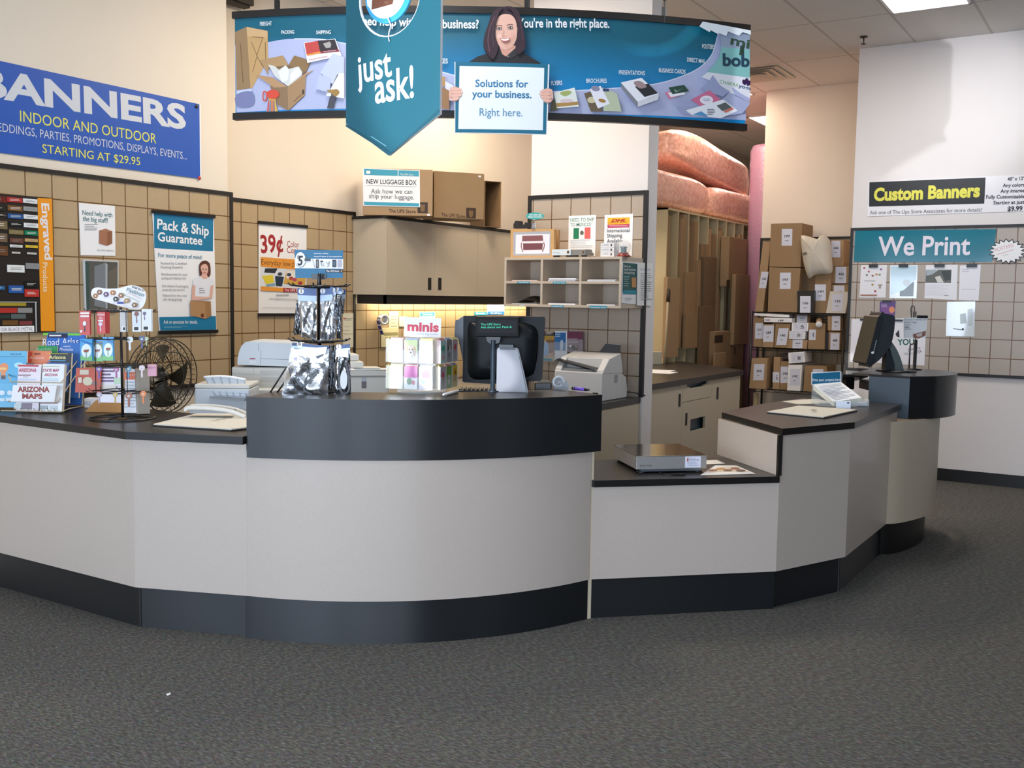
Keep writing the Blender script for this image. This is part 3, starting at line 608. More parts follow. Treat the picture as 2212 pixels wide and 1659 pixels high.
m.txt('POSTERS', 1190, 665, 1335, 622, 26, mat('#e0a0a8', 0.5)); m.bars(1205, 682, 1340, 700, 1, mat('#e2b0b4', 0.5), 0.3, -0.3); m.bars(1250, 690, 1310, 702, 1, GREY, 0.2, -0.2)
m.build('starburst_sign', M=M, label='white starburst posters sign overlapping the right end of the teal banner', cat='sign')
def clipped(label, c4, base, draw, clip, gr='print samples clipped to the slatwall'):
    m, M = sheet('x', SX, V11, *c4, base, 0.002)
    r = thing('print_sample', label, 'print sample', M, gr); draw(m); m.build('paper', r)
    if clip:
        k = MB(); k.map = m.map; k.vw = V11; a = k.p(clip[0], clip[1]); b_ = k.p(clip[2], clip[3])
        k.box(a[0], b_[0], b_[1], a[1], 0, 0.014, BLACK); c_ = ((a[0]+b_[0])/2, a[1])
        k.tube([(c_[0]-0.012, c_[1], 0.006), (c_[0]-0.01, c_[1]+0.018, 0.004), (c_[0]+0.01, c_[1]+0.018, 0.004), (c_[0]+0.012, c_[1], 0.006)], 0.0015, WIRE, 6); k.build('binder_clip', r)
def art(m):
    for x_, y_, c in ((170, 790, '#b05a5a'), (205, 818, '#c07070'), (190, 845, '#7a8a6a'), (235, 850, '#a06a50'), (265, 840, '#c0885a'), (290, 842, '#7a9a7a'), (235, 920, '#b8904a'), (255, 970, '#b04040'), (300, 800, '#8a6a9a')): m.oval(x_, y_, 9, 8, mat(c, 0.5))
    m.poly([(275, 918), (310, 918), (310, 925), (296, 928), (300, 948), (284, 948), (288, 928), (275, 925)], mat('#9a8a72', 0.5)); m.bars(140, 996, 325, 1012, 1, mat('#a87a6a', 0.5), 0.7); m.bars(170, 888, 265, 896, 1, GREY, 0.4)
clipped('white sheet of small colored pictures, leftmost sample under the teal banner', ((145, 768), (348, 766), (335, 1020), (132, 1020)), mat('#edebef', 0.5), art, (208, 762, 276, 786))
def art(m): m.poly([(450, 905), (558, 900), (552, 1010), (445, 1010)], mat('#6d7679', 0.1)); m.poly([(378, 780), (575, 775), (570, 880), (480, 960), (375, 1000)], mat('#c4e0ee', 0.07, spec=0.8)); m.oval(500, 905, 30, 26, mat('#cfdbe0', 0.08))
clipped('glossy pale blue photo sample, second under the teal banner', ((372, 768), (588, 766), (576, 1026), (366, 1025)), mat('#e8f0f5', 0.08, spec=0.8), art, (440, 760, 512, 785))
def art(m):
    m.quad(650, 803, 845, 905, mat('#5e6058', 0.4)); m.poly([(652, 803), (752, 803), (700, 840), (652, 850)], mat('#a7b2b8', 0.4)); m.poly([(720, 860), (760, 850), (790, 903), (740, 903)], mat('#d8d6cf', 0.4)); m.poly([(770, 815), (842, 806), (842, 880), (800, 890)], mat('#33372f', 0.4))
    m.bars(650, 922, 840, 1010, 6, mat('#c9c9d2', 0.5), 0.15); m.bars(790, 1002, 828, 1008, 1, GREY, 0.6)
clipped('white sheet with a grey landscape photo, third sample under the teal banner', ((650, 768), (898, 764), (890, 1040), (638, 1025)), mat('#efeef3', 0.5), art, (718, 758, 796, 784))
def art(m): m.bars(930, 800, 985, 830, 2, mat('#b8b8c2', 0.5), 0.3); m.bars(928, 955, 1045, 962, 1, GREY, 0.25)
clipped('nearly blank white sheet, rightmost sample under the teal banner', ((915, 770), (1078, 764), (1060, 1045), (905, 1040)), mat('#eeedf4', 0.5), art, (968, 756, 1048, 784))
m, M = sheet('x', SX, V11, (292, 1050), (415, 1046), (405, 1172), (288, 1170), mat('#56307a', 0.3)); m.poly([(300, 1100), (400, 1080), (398, 1150), (300, 1150)], mat('#7a3f8c', 0.3)); m.oval(385, 1115, 22, 24, mat('#e08a52', 0.3)); m.bars(302, 1070, 350, 1100, 3, mat('#c9a8d8', 0.4), 0.4)
r = thing('leaflet', 'purple leaflet clipped to the slatwall above the kiosk screen', 'leaflet', M); m.build('paper', r); k = MB(); k.map = m.map; k.vw = V11; a = k.p(312, 1042); b_ = k.p(385, 1056); k.box(a[0], b_[0], b_[1], a[1], 0, 0.012, BLACK); k.build('binder_clip', r)
def art(m):
    m.txt('Now', 138, 1358, 212, 1338, 34, INK); gr = mat('#3a8f5e', 0.5); m.txt('CHOOSE', 112, 1478, 330, 1470, 52, gr, 0.02); m.txt('YOU', 428, 1390, 560, 1386, 44, mat('#1f6a66', 0.5), 0.03)
    m.poly([(412, 1305), (440, 1270), (445, 1330), (425, 1325)], INK); m.txt('January', 510, 1436, 610, 1418, 22, mat('#5a4a7a', 0.5)); m.txt('USA', 575, 1458, 620, 1446, 22, mat('#8a4a6a', 0.5)); m.bars(482, 1450, 560, 1470, 2, GREY, 0.3)
m, M = sheet('x', SX, V11, (72, 1188), (655, 1178), (638, 1550), (58, 1520), mat('#efedf3', 0.35), 0.002)
r = thing('wall_poster', 'large white poster partly hidden behind the kiosk screen', 'poster', M); art(m); m.build('paper', r)
k = MB(); k.map = m.map; k.vw = V11; a = k.p(138, 1184); b_ = k.p(470, 1206); k.box(a[0], b_[0], b_[1], a[1], 0.002, 0.012, BLACK); k.build('clip_bar', r)
m, M = sheet('x', SX, V11, (815, 1052), (1035, 1050), (1028, 1325), (805, 1320), mat('#dfe8ee', 0.06, spec=0.9), 0.003)
m.poly([(915, 1150), (960, 1140), (968, 1220), (918, 1225)], mat('#a9b4b4', 0.1)); m.stroke([(860, 1262), (940, 1272)], 8, mat('#8a9098', 0.2)); m.oval(938, 1266, 8, 8, INK); m.poly([(975, 1110), (1015, 1105), (1010, 1240), (975, 1240)], mat('#c4ced2', 0.1))
m.build('laminated_print', M=M, label='shiny laminated white print glaring on the slatwall right of the kiosk screen', cat='print')
# ------------------------------------------------------------------ hanging signs
def dirh(phi):                                             # horizontal direction: picture-right turned phi degrees away from the viewer
    r = Vector((CR.x, CR.y, 0)).normalized(); f = Vector((CF.x, CF.y, 0)).normalized(); return r*cos(radians(phi))+f*sin(radians(phi))
def place(pxl, pyb, pxr, pyt, phi=0.0, z=None, d=None):
    "upright frame whose front face spans the pixels; local x along the face, y up, z towards the viewer; returns M, width, height"
    P = atz(pxl, pyb, z) if z is not None else atd(pxl, pyb, d)
    u = dirh(phi); k = (pxr-IW/2)/FOC; q = P-CAM
    w_ = (k*CF.dot(q)-CR.dot(q))/(CR.dot(u)-k*CF.dot(u)); h_ = zof(pxl, pyt, P)-P.z
    M = frame(P, u, u.cross(Vector((0, 0, 1)))); return M, w_, h_
BC = (7.82, 5.255); BR_ = 4.3215; BZ = 2.45
TH0 = atan2(4.02-BC[1], 3.69-BC[0]) % (2*pi)
def bwarp(p): t = TH0+p.x/BR_; return Vector((BC[0]+(BR_+p.z)*cos(t), BC[1]+(BR_+p.z)*sin(t), BZ+p.y))
def bmap(off):
    def g(x, y):
        r = ray(x, y); a = r.x**2+r.y**2; b = -(r.x*BC[0]+r.y*BC[1]); c = BC[0]**2+BC[1]**2-(BR_+off)**2
        t = (-b-math.sqrt(b*b-a*c))/a; q = CAM+r*t; th = atan2(q.y-BC[1], q.x-BC[0]) % (2*pi); return ((th-TH0)*BR_, q.z-BZ)
    return g
def vgrad(key, c0, c1, z0, z1):
    if key in MATS: return MATS[key]
    m = mat(c0, 0.4, key=key); nt = m.node_tree; tc = nt.nodes.new('ShaderNodeTexCoord'); sp = nt.nodes.new('ShaderNodeSeparateXYZ'); mr = nt.nodes.new('ShaderNodeMapRange')
    mr.inputs['From Min'].default_value = z0; mr.inputs['From Max'].default_value = z1
    mx = nt.nodes.new('ShaderNodeMix'); mx.data_type = 'RGBA'; mx.inputs['A'].default_value = lin(c0); mx.inputs['B'].default_value = lin(c1)
    nt.links.new(tc.outputs['Object'], sp.inputs[0]); nt.links.new(sp.outputs[2], mr.inputs[0]); nt.links.new(mr.outputs[0], mx.inputs['Factor']); nt.links.new(mx.outputs['Result'], nt.nodes['Principled BSDF'].inputs['Base Color']); return m
BL_ = (bmap(0)(1612, 200))[0]; BH = 0.512
r = thing('hanging_banner', 'long curved teal banner of business services hanging over the counter', 'banner', None)
m = MB(); m.warp = bwarp; m.box(0, BL_, 0, BH, -0.008, 0, vgrad('bannerblue', '#0a86c4', '#0b5f74', BZ+0.12, BZ+0.40)); m.build('board', r)
for y0, nm in ((-0.012, 'rail'), (BH-0.02, 'rail')):
    m = MB(); m.warp = bwarp; m.box(-0.01, BL_+0.006, y0, y0+0.034, -0.02, 0.012, mat('#241f1c', 0.3, key='railm')); m.build(nm, r)
m = MB(); m.warp = bwarp; m.map = bmap(0); m.step = 0.0004; m.z = 0.0006
TB = mat('#b3b8d6', 0.45, noise=0.08, nscale=9)
m.vw = (0, 0, 1)
edge = [(508, 98), (579, 91), (607, 86), (636, 84), (669, 84), (702, 86), (745, 94), (800, 105), (900, 135), (954, 155), (981, 163), (1060, 185), (1150, 197), (1243, 196), (1336, 190), (1408, 183), (1462, 169), (1510, 147), (1538, 117), (1549, 79), (1547, 60)]
m.poly(spline(edge, 4, False)+[(1611, 72), (1611, 260), (1500, 254), (1400, 249), (1200, 246), (1000, 239), (740, 235), (600, 238), (511, 243)], TB)
m.stroke(edge[3:-1], 2.2, mat('#d8dcec', 0.4), 3)
m.vw = M1
m.poly([(112, 425), (265, 357), (318, 1172), (132, 1200)], mat('#9a7b55', 0.5)); m.poly([(265, 357), (545, 412), (552, 790), (335, 1180), (316, 1172)], mat('#c39c66', 0.5)); m.poly([(265, 357), (545, 412), (545, 500), (272, 480)], mat('#cfa877', 0.5))
DK = mat('#7a5a36', 0.5)
for p_ in ([(330, 560), (405, 740), (345, 960)], [(480, 500), (400, 740), (490, 900)], [(185, 580), (205, 900), (220, 1100)], [(515, 560), (520, 800)], [(340, 490), (490, 500)]): m.stroke(p_, 7, DK)
m.poly([(140, 1210), (345, 1185), (340, 1210), (150, 1260)], mat('#c9d2ea', 0.5)); m.poly([(130, 1260), (340, 1215), (360, 1400), (150, 1420)], mat('#7c80a8', 0.5), 3)
m.poly([(450, 800), (750, 740), (825, 868), (560, 900), (555, 1000)], mat('#b08d60', 0.5)); m.poly([(825, 868), (900, 740), (1130, 808), (1060, 960)], mat('#8c6d46', 0.5)); m.poly([(560, 900), (825, 868), (1060, 960), (815, 1155)], mat('#7b5e3c', 0.5))
m.poly([(555, 860), (640, 880), (700, 930), (790, 870), (830, 920), (960, 885), (1010, 960), (1000, 1010), (820, 1150), (640, 1010)], mat('#d6d5cf', 0.5)); m.poly([(690, 960), (790, 872), (830, 940), (820, 1060), (740, 1100)], mat('#e8e8e4', 0.5)); m.poly([(850, 1000), (900, 930), (960, 900), (990, 990), (850, 1110)], mat('#eceeee', 0.5))
m.poly([(580, 1140), (815, 1160), (825, 1472), (690, 1400)], mat('#8c6e4e', 0.5)); m.poly([(815, 1160), (1060, 980), (1040, 1270), (825, 1472)], mat('#a5825a', 0.5)); m.poly([(388, 995), (610, 1030), (815, 1155), (640, 1168)], mat('#b78f66', 0.5)); m.poly([(815, 1155), (1060, 975), (1172, 930), (870, 1132)], mat('#b58d60', 0.5))
m.quad(1010, 1195, 1035, 1255, mat('#4a3320', 0.5)); m.txt('The UPS Store', 905, 1360, 1000, 1270, 22, mat('#5c4228', 0.5))
RO = mat('#d94a35', 0.4); m.stroke(ell(515, 1280, 26, 65, 16)+[(541, 1280)], 16, RO); m.poly([(550, 1270), (690, 1270), (655, 1340), (690, 1482), (540, 1485), (575, 1340)], mat('#d4a24a', 0.5))
for i, c in enumerate(('#c84a6a', '#4a7ab0', '#d8604a', '#7a5aa0', '#d8c04a')): m.poly([(560+i*24, 1335), (575+i*22, 1335), (570+i*26, 1482), (548+i*28, 1482)], mat(c, 0.5))
m.oval(625, 1258, 85, 60, RO)
m.poly([(1035, 575), (1452, 523), (1535, 745), (1082, 845)], mat('#e8e6ea', 0.45)); m.poly([(1045, 583), (1220, 550), (1252, 690), (1072, 730)], mat('#c2463f', 0.45)); m.poly([(1072, 730), (1252, 690), (1260, 718), (1080, 752)], mat('#e08c3a', 0.45)); m.poly([(1220, 550), (1445, 532), (1492, 672), (1252, 700)], mat('#33292a', 0.45)); m.poly([(1252, 692), (1490, 664), (1512, 692), (1262, 718)], mat('#8f2530', 0.45))
m.poly([(1290, 590), (1380, 560), (1400, 600), (1390, 640), (1330, 650)], mat('#a9a49c', 0.45)); m.txt('The UPS Store', 1300, 705, 1462, 684, 14, W_); m.txt('Express Envelope', 1112, 812, 1350, 765, 22, mat('#c86a5a', 0.5))
m.poly([(1255, 970), (1420, 720), (1570, 770), (1570, 985), (1480, 1000), (1420, 1130)], mat('#c4c9df', 0.4)); m.poly([(1200, 1190), (1240, 1000), (1400, 1040), (1380, 1240)], mat('#bcc1dc', 0.4))
m.poly([(1390, 1195), (1505, 980), (1572, 985), (1572, 1315), (1470, 1300)], mat('#e6e3d8', 0.45)); m.poly([(1345, 1445), (1390, 1270), (1460, 1290), (1440, 1400), (1430, 1450)], mat('#45444b', 0.45)); m.poly([(1340, 1210), (1420, 1200), (1480, 1195), (1510, 1240), (1460, 1290), (1400, 1250)], mat('#a07c3e', 0.45), 4); m.quad(1340, 1245, 1400, 1285, mat('#e5e5e3', 0.5))
m.txt('FREIGHT', 465, 358, 620, 350, 52, W_, 0.006); m.txt('PACKING', 745, 464, 915, 460, 46, W_, 0.006); m.txt('SHIPPING', 1205, 466, 1398, 462, 46, W_, 0.006)
m.vw = (0, 0, 1); m.txt('Need help with your', 770, 56, 948, 62, 18, W_, 0.02); m.txt('business?', 957, 63, 1034, 63.5, 18, W_, 0.02); m.txt("You're in the right place.", 1118, 62, 1314, 62.5, 19, W_, 0.02); m.txt('BOXES', 937, 139, 968, 139, 10, W_, 0.02)
m.vw = V5
m.poly([(45, 530), (70, 530), (72, 600), (45, 590)], mat('#b98a56', 0.5)); m.poly([(45, 600), (100, 625), (98, 755), (45, 745)], mat('#9a7048', 0.5)); m.poly([(72, 560), (128, 590), (128, 700), (100, 690), (98, 625), (72, 610)], mat('#d8dae6', 0.5))
for t_, a_, b_, h_ in (('FLYERS', (788, 588), (862, 585), 28), ('BROCHURES', (1025, 572), (1163, 572), 28), ('PRESENTATIONS', (1245, 514), (1420, 521), 28), ('BUSINESS CARDS', (1515, 500), (1695, 511), 28), ('DIRECT MAIL', (1705, 428), (1828, 440), 28), ('POSTERS', (1807, 338), (1890, 344), 30)): m.txt(t_, *a_, *b_, h_, W_, 0.006)
m.poly([(790, 700), (830, 660), (830, 760), (780, 765)], mat('#5f5a3a', 0.5)); m.poly([(805, 640), (945, 605), (975, 735), (825, 745)], mat('#e4e8e0', 0.5)); m.poly([(820, 712), (968, 700), (972, 722), (824, 738)], mat('#b08848', 0.5)); m.poly([(845, 640), (900, 625), (925, 640), (880, 665)], mat('#a3b066', 0.5), 3); m.oval(890, 695, 45, 14, mat('#d9c4c8', 0.5))
m.poly([(1008, 645), (1060, 630), (1135, 768), (1055, 768)], mat('#6b5a44', 0.5)); m.oval(1060, 690, 30, 22, mat('#cfc6a0', 0.5)); m.poly([(1130, 605), (1230, 645), (1262, 768), (1140, 765)], mat('#bcc4a6', 0.5)); m.poly([(1045, 615), (1120, 595), (1182, 715), (1102, 748)], mat('#ecebf2', 0.5)); m.oval(1130, 695, 26, 12, mat('#a87a3c', 0.5), 15); m.oval(1085, 612, 30, 18, mat('#8c8aa0', 0.5), 10); m.quad(1135, 612, 1175, 632, mat('#31426e', 0.5))
m.poly([(1255, 575), (1370, 705), (1370, 738), (1258, 608)], mat('#84868e', 0.5)); m.poly([(1370, 705), (1512, 652), (1506, 688), (1370, 738)], mat('#d4d5da', 0.5)); m.poly([(1255, 572), (1395, 540), (1512, 650), (1370, 704)], mat('#eeeef2', 0.5)); m.poly([(1350, 600), (1440, 580), (1505, 645), (1415, 670)], mat('#26272b', 0.4)); m.poly([(1340, 572), (1385, 562), (1430, 600), (1380, 612)], mat('#a48a88', 0.5), 3)
m.poly([(1552, 640), (1600, 628), (1690, 650), (1580, 684)], mat('#d47b93', 0.5)); m.poly([(1570, 640), (1680, 640), (1690, 652), (1590, 672)], mat('#f0eef2', 0.5)); m.poly([(1575, 606), (1680, 588), (1715, 632), (1602, 652)], mat('#2b4a3d', 0.45)); m.poly([(1610, 615), (1625, 640), (1680, 605), (1635, 630)], mat('#8fa89c', 0.5))
m.vw = M2
m.poly([(930, 425), (1282, 430), (1282, 612), (948, 580)], mat('#97a3b6', 0.45)); m.poly([(948, 580), (1282, 612), (1282, 950), (770, 880), (860, 790), (925, 690)], mat('#83bcb8', 0.45))
m.txt('mi', 1050, 545, 1275, 600, 105, mat('#35503f', 0.45), 0.03); m.poly([(1170, 560), (1215, 570), (1212, 680), (1155, 675)], mat('#2c4136', 0.45)); m.txt('bob', 960, 800, 1278, 815, 140, mat('#274457', 0.4), 0.035)
m.poly([(710, 938), (785, 880), (1282, 948), (1282, 1200), (1050, 1130), (830, 985)], mat('#e3e2e8', 0.45)); m.txt('CHAKRA', 922, 1010, 1142, 1058, 42, mat('#5fa04a', 0.45)); m.txt('yoga', 1144, 1058, 1290, 1095, 40, mat('#27476a', 0.45), 0.02)
for x_, y_ in ((1212, 1000), (1240, 985), (1262, 1012)): m.oval(x_, y_, 22, 34, mat('#3b1f4c', 0.45), (x_-1238)*.8)
m.poly([(690, 1085), (790, 1000), (840, 915), (930, 1040), (1040, 1110), (960, 1170), (860, 1140)], mat('#9ca2c4', 0.45)); m.poly([(1060, 1055), (1170, 1135), (1278, 1195), (1270, 1240), (1100, 1150)], mat('#a9afd0', 0.45)); m.poly([(1030, 1120), (1282, 1250), (1190, 1370), (1000, 1400), (960, 1200)], mat('#a8adcb', 0.45))
m.poly([(580, 1208), (800, 1095), (945, 1215), (690, 1285)], mat('#cf6f90', 0.45)); m.oval(765, 1212, 78, 52, mat('#efe6ee', 0.45)); m.bars(725, 1195, 810, 1230, 2, mat('#7a9ab0', 0.5), 0.4)
m.poly([(415, 1295), (640, 1280), (600, 1380), (500, 1390)], mat('#9aa0c0', 0.45)); m.poly([(520, 1335), (960, 1205), (1130, 1340), (930, 1430), (590, 1390)], mat('#ececf0', 0.45)); m.poly([(600, 1385), (700, 1345), (780, 1400), (760, 1410)], mat('#5a94c0', 0.45)); m.poly([(880, 1280), (985, 1240), (1060, 1300), (950, 1345)], mat('#5d6462', 0.45)); m.poly([(960, 1345), (1060, 1300), (1085, 1320), (985, 1365)], mat('#d8745c', 0.45)); m.bars(770, 1320, 860, 1400, 4, mat('#6a6a70', 0.5), 0.4)
m.poly([(675, 342), (715, 285), (1280, 390), (1280, 440), (1182, 410), (1142, 452), (1012, 402), (992, 456), (905, 420), (900, 436), (805, 385), (800, 412)], mat('#e9eef0', 0.45))
m.build('print', r)
for i, (px, py) in enumerate(((599, 22), (1138, 25), (1434, 42))):
    u_ = bmap(0)(px, 60)[0]; b_ = bwarp(Vector((u_, BH, 0)))
    m = MB(); m.box(b_.x-.01, b_.x+.01, b_.y-.01, b_.y+.01, b_.z-0.02, b_.z+0.06, mat('#20201f', 0.4)); m.build('hanger_clip', r)
    m = MB(); z = b_.z+0.05; k = 0
    while z < CEIL-0.01:
        c = (b_.x, b_.y, z+0.024); a = radians(90*k)+.5; m.tube([(c[0]+0.011*cos(t)*cos(a), c[1]+0.011*cos(t)*sin(a), c[2]+0.026*sin(t)) for t in [2*pi*j/10 for j in range(10)]], 0.0026, mat('#4a4a4c', 0.35, metal=0.8), 5, None, True); z += 0.042; k += 1
    m.build('chain', r)

# woman cut-out holding a sign, hung in front of the banner
OFF = 0.05
r = thing('cutout_sign', 'printed cut-out of a smiling dark-haired woman in black holding a sign', 'sign', None)
def cpiece(): m = MB(); m.warp = bwarp; m.map = bmap(OFF); m.vw = M3; m.step = 0.0005; return m
HAIR = mat('#35202a', 0.4, noise=0.25, nscale=30); SHIRT = mat('#1b191d', 0.5)
m = cpiece()
sil = spline([(700, 74), (800, 80), (875, 125), (915, 220), (948, 380), (972, 500), (952, 600), (960, 640)], 5, False)+[(1060, 695), (1150, 748), (1200, 900), (1200, 1300), (180, 1300), (180, 900), (292, 735), (400, 668), (490, 640)]+spline([(500, 640), (466, 545), (478, 420), (520, 300), (560, 170), (620, 100), (690, 75)], 5, False)
m.prism([m.p(*q) for q in sil], OFF-0.012, OFF-0.008, SHIRT); m.z = OFF-0.0078
m.poly([(700, 76), (800, 82), (875, 128), (912, 220), (945, 380), (968, 500), (948, 600), (880, 655), (640, 680), (565, 712), (500, 630), (468, 545), (480, 420), (522, 300), (562, 172), (622, 103)], HAIR, 5)
m.poly([(655, 540), (850, 540), (850, 610), (800, 650), (730, 672), (690, 640)], mat('#cf9a86', 0.5)); m.poly([(640, 580), (690, 640), (735, 672), (700, 700), (620, 650)], SHIRT); m.poly([(850, 570), (880, 640), (800, 700), (735, 672)], mat('#2a272c', 0.5))
m.poly([(640, 205), (700, 168), (790, 172), (846, 230), (868, 330), (866, 430), (838, 515), (790, 572), (722, 588), (660, 552), (622, 470), (602, 380), (612, 285)], SKIN, 5)
m.poly([(720, 480), (800, 440), (850, 420), (832, 510), (785, 560), (730, 575)], mat('#dba692', 0.5), 4); m.oval(655, 430, 26, 26, mat('#efc3b4', 0.5)); m.oval(820, 415, 24, 26, mat('#e0a898', 0.5))
m.poly([(868, 330), (888, 350), (886, 410), (866, 430)], mat('#d49d88', 0.5), 3); m.oval(882, 405, 5, 9, mat('#d9d9d9', 0.3))
for x_, y_, t_ in ((652, 342, 4), (785, 330, -4)):
    m.oval(x_, y_, 31, 13, mat('#5b4038', 0.5), t_); m.oval(x_, y_+1, 24, 9, mat('#eae4e2', 0.4), t_); m.oval(x_+2, y_, 10, 10, mat('#2f1f1a', 0.3)); m.stroke([(x_-32, y_+2), (x_, y_-12), (x_+32, y_-2)], 5, INK, 4)
m.stroke([(612, 318), (650, 304), (690, 312)], 8, HAIR, 4); m.stroke([(742, 306), (780, 292), (822, 302)], 8, HAIR, 4)
m.stroke([(706, 345), (696, 410), (686, 424)], 5, mat('#cf9482', 0.5), 4); m.stroke([(690, 432), (712, 438), (738, 430)], 5, mat('#b87a6c', 0.5), 4)
m.poly([(664, 460), (700, 464), (722, 468), (745, 462), (784, 455), (765, 490), (728, 506), (692, 495)], mat('#b65a5c', 0.4), 4); m.poly([(674, 464), (722, 472), (775, 459), (758, 482), (726, 490), (692, 484)], mat('#f4efee', 0.3), 4)
m.poly([(710, 84), (660, 150), (622, 250), (606, 360), (612, 460), (640, 540), (625, 640), (570, 710), (500, 620), (470, 540), (484, 410), (530, 280), (575, 160), (640, 100)], HAIR, 5); m.stroke([(600, 200), (545, 330), (520, 480), (540, 620)], 10, mat('#6b4650', 0.4), 4); m.stroke([(640, 150), (590, 300), (575, 420), (590, 560)], 8, mat('#513640', 0.4), 4)
m.poly([(720, 84), (800, 130), (850, 230), (870, 330), (862, 450), (850, 560), (880, 650), (950, 600), (968, 500), (945, 380), (912, 220), (870, 125), (800, 82)], HAIR, 5); m.stroke([(880, 200), (920, 340), (935, 480)], 8, mat('#5b3d48', 0.4), 4)
m.oval(760, 678, 9, 9, mat('#8a8486', 0.4)); m.build('figure_print', r)
m = cpiece(); bd = [m.p(*q) for q in ((122, 1592), (1226, 1612), (1252, 772), (122, 742))]
m.prism(bd, OFF, OFF+0.006, W_); m.z = OFF+0.0062; m.poly([(132, 742), (1236, 772), (1212, 1604), (130, 1584)], mat('#0e6a86', 0.45)); m.poly([(182, 792), (1190, 815), (1174, 1558), (166, 1544)], mat('#eef4f6', 0.45))
tb = mat('#2d78a4', 0.45); m.txt('Solutions for', 370, 1040, 1000, 1048, 84, tb, 0.022); m.txt('your business.', 330, 1165, 1038, 1177, 84, tb, 0.022); m.txt('Right here.', 420, 1388, 930, 1394, 92, mat('#4f8bb0', 0.45)); m.build('sign_board', r)
for sx, cx in ((1, 0), (-1, 1)):
    m = cpiece(); m.z = OFF+0.007; X = lambda x: x if sx > 0 else 1352-x; dy = 0 if sx > 0 else 20
    m.poly([(X(70), 1060+dy), (X(120), 1040+dy), (X(165), 1060+dy), (X(170), 1190+dy), (X(110), 1215+dy), (X(58), 1160+dy)], SKIN, 4)
    for (fx, fy, a, b_, tt) in ((138, 1068, 72, 21, 6), (150, 1106, 70, 22, 2), (142, 1146, 66, 21, -4), (128, 1186, 50, 20, -10)):
        m.oval(X(fx), fy+dy, a+3, b_+3, mat('#bd8474', 0.5), tt*sx); m.oval(X(fx), fy+dy, a, b_, mat('#e8b5a2', 0.5), tt*sx); m.oval(X(fx+a-16), fy+dy-2, 11, 8, mat('#f2cfc2', 0.35), tt*sx)
    m.build('hand_print', r)

# pennant in front, square to the shop front
PXX = 2.7
o = atx(*[740+35/4.879, 1335/4.879], PXX); M = on_r(o.y, o.z, PXX)
m = MB(); m.map = pmap(M, 'x', PXX); m.vw = M4
bl, tip, br = m.p(35, 1335), m.p(510, 1637), m.p(1025, 1160); x1 = br[0]; yb_ = (bl[1]+br[1])/2
cc = m.p(490, -40); re = m.p(490, 388); rx = abs(m.p(820, 0)[0]-cc[0]); ry = abs(re[1]-cc[1])
out = [(0, yb_), (tip[0], tip[1]), (x1, yb_), (x1, cc[1]+0.42), (tip[0], cc[1]+0.42)]
hole = [(cc[0]+rx*cos(radians(90-a)), cc[1]+ry*sin(radians(90-a))) for a in range(0, 361, 10)]
TP = mat('#0b5a69', 0.45)
r = thing('hanging_pennant', 'teal pointed pennant reading just ask, with a round window, hanging in front', 'sign', M)
ty_ = cc[1]+0.42; hl = [(cc[0]-rx*sin(radians(a)), cc[1]-ry*cos(radians(a))) for a in range(0, 181, 10)]; hr_ = [(2*cc[0]-x, y) for x, y in hl]
m.prism([(0, yb_), (cc[0], tip[1])]+hl+[(cc[0], ty_), (0, ty_)], -0.012, 0, TP, side=W_); m.prism([(cc[0], tip[1]), (x1, yb_), (x1, ty_), (cc[0], ty_)]+hr_[::-1], -0.012, 0, TP, side=W_); m.build('board', r)
q = MB(); q.map = m.map; q.vw = M4; q.z = 0.0006
q.txt('just', 160, 882, 522, 796, 285, W_, 0.016); q.txt('ask!', 345, 1088, 755, 1020, 318, W_, 0.016)
q.poly([(38, 1305), (510, 1605), (1012, 1150), (1022, 1172), (510, 1634), (38, 1335)], mat('#0a4f5d', 0.45)); q.stroke([(300, 1435), (465, 1542)], 7, mat('#7fb8c4', 0.5)); q.build('lettering', r)
q = MB(); n_ = 36; q.tube([(cc[0]+rx*cos(2*pi*i/n_), cc[1]+ry*sin(2*pi*i/n_), -0.006) for i in range(n_)], 0.0055, W_, 8, None, True); q.build('white_rim', r)
q = MB(); q.map = m.map; q.vw = M4; dc = q.p(470, -90); dr_ = abs(q.p(705, 0)[0]-dc[0])*1.06; dy_ = abs(q.p(470, 242)[1]-dc[1])
q.prism(ell(dc[0], dc[1], dr_, dy_, 40), -0.012, -0.004, mat('#3da7d6', 0.4)); q.z = -0.0036; q.flat(ell(dc[0]-0.006, dc[1]+0.004, dr_*.86, dy_*.88, 40), W_); q.poly([(300, 100), (520, 40), (560, -120), (310, -60)], mat('#7c4a34', 0.5)); q.poly([(300, 100), (310, -60), (240, -90), (255, 60)], mat('#e9e6e6', 0.5)); q.txt('W', 432, 45, 480, 40, 32, mat('#a07a5c', 0.5)); q.build('round_disc', r)
q = MB(); q.map = m.map; q.vw = M4; q.tube([(*q.p(x_, y_), 0.004) for x_, y_ in ((485, 170), (490, 205), (520, 270), (498, 340), (492, 395), (503, 440))], 0.0022, W_, 6); q.build('cord', r)
q = MB()
for xx in (0.03, x1-0.03): q.tube([(xx, cc[1]+0.41, -0.006), (xx, CEIL-o.z, -0.006)], 0.0015, mat('#8a8a8a', 0.4), 6)
q.build('hanging_wire', r)

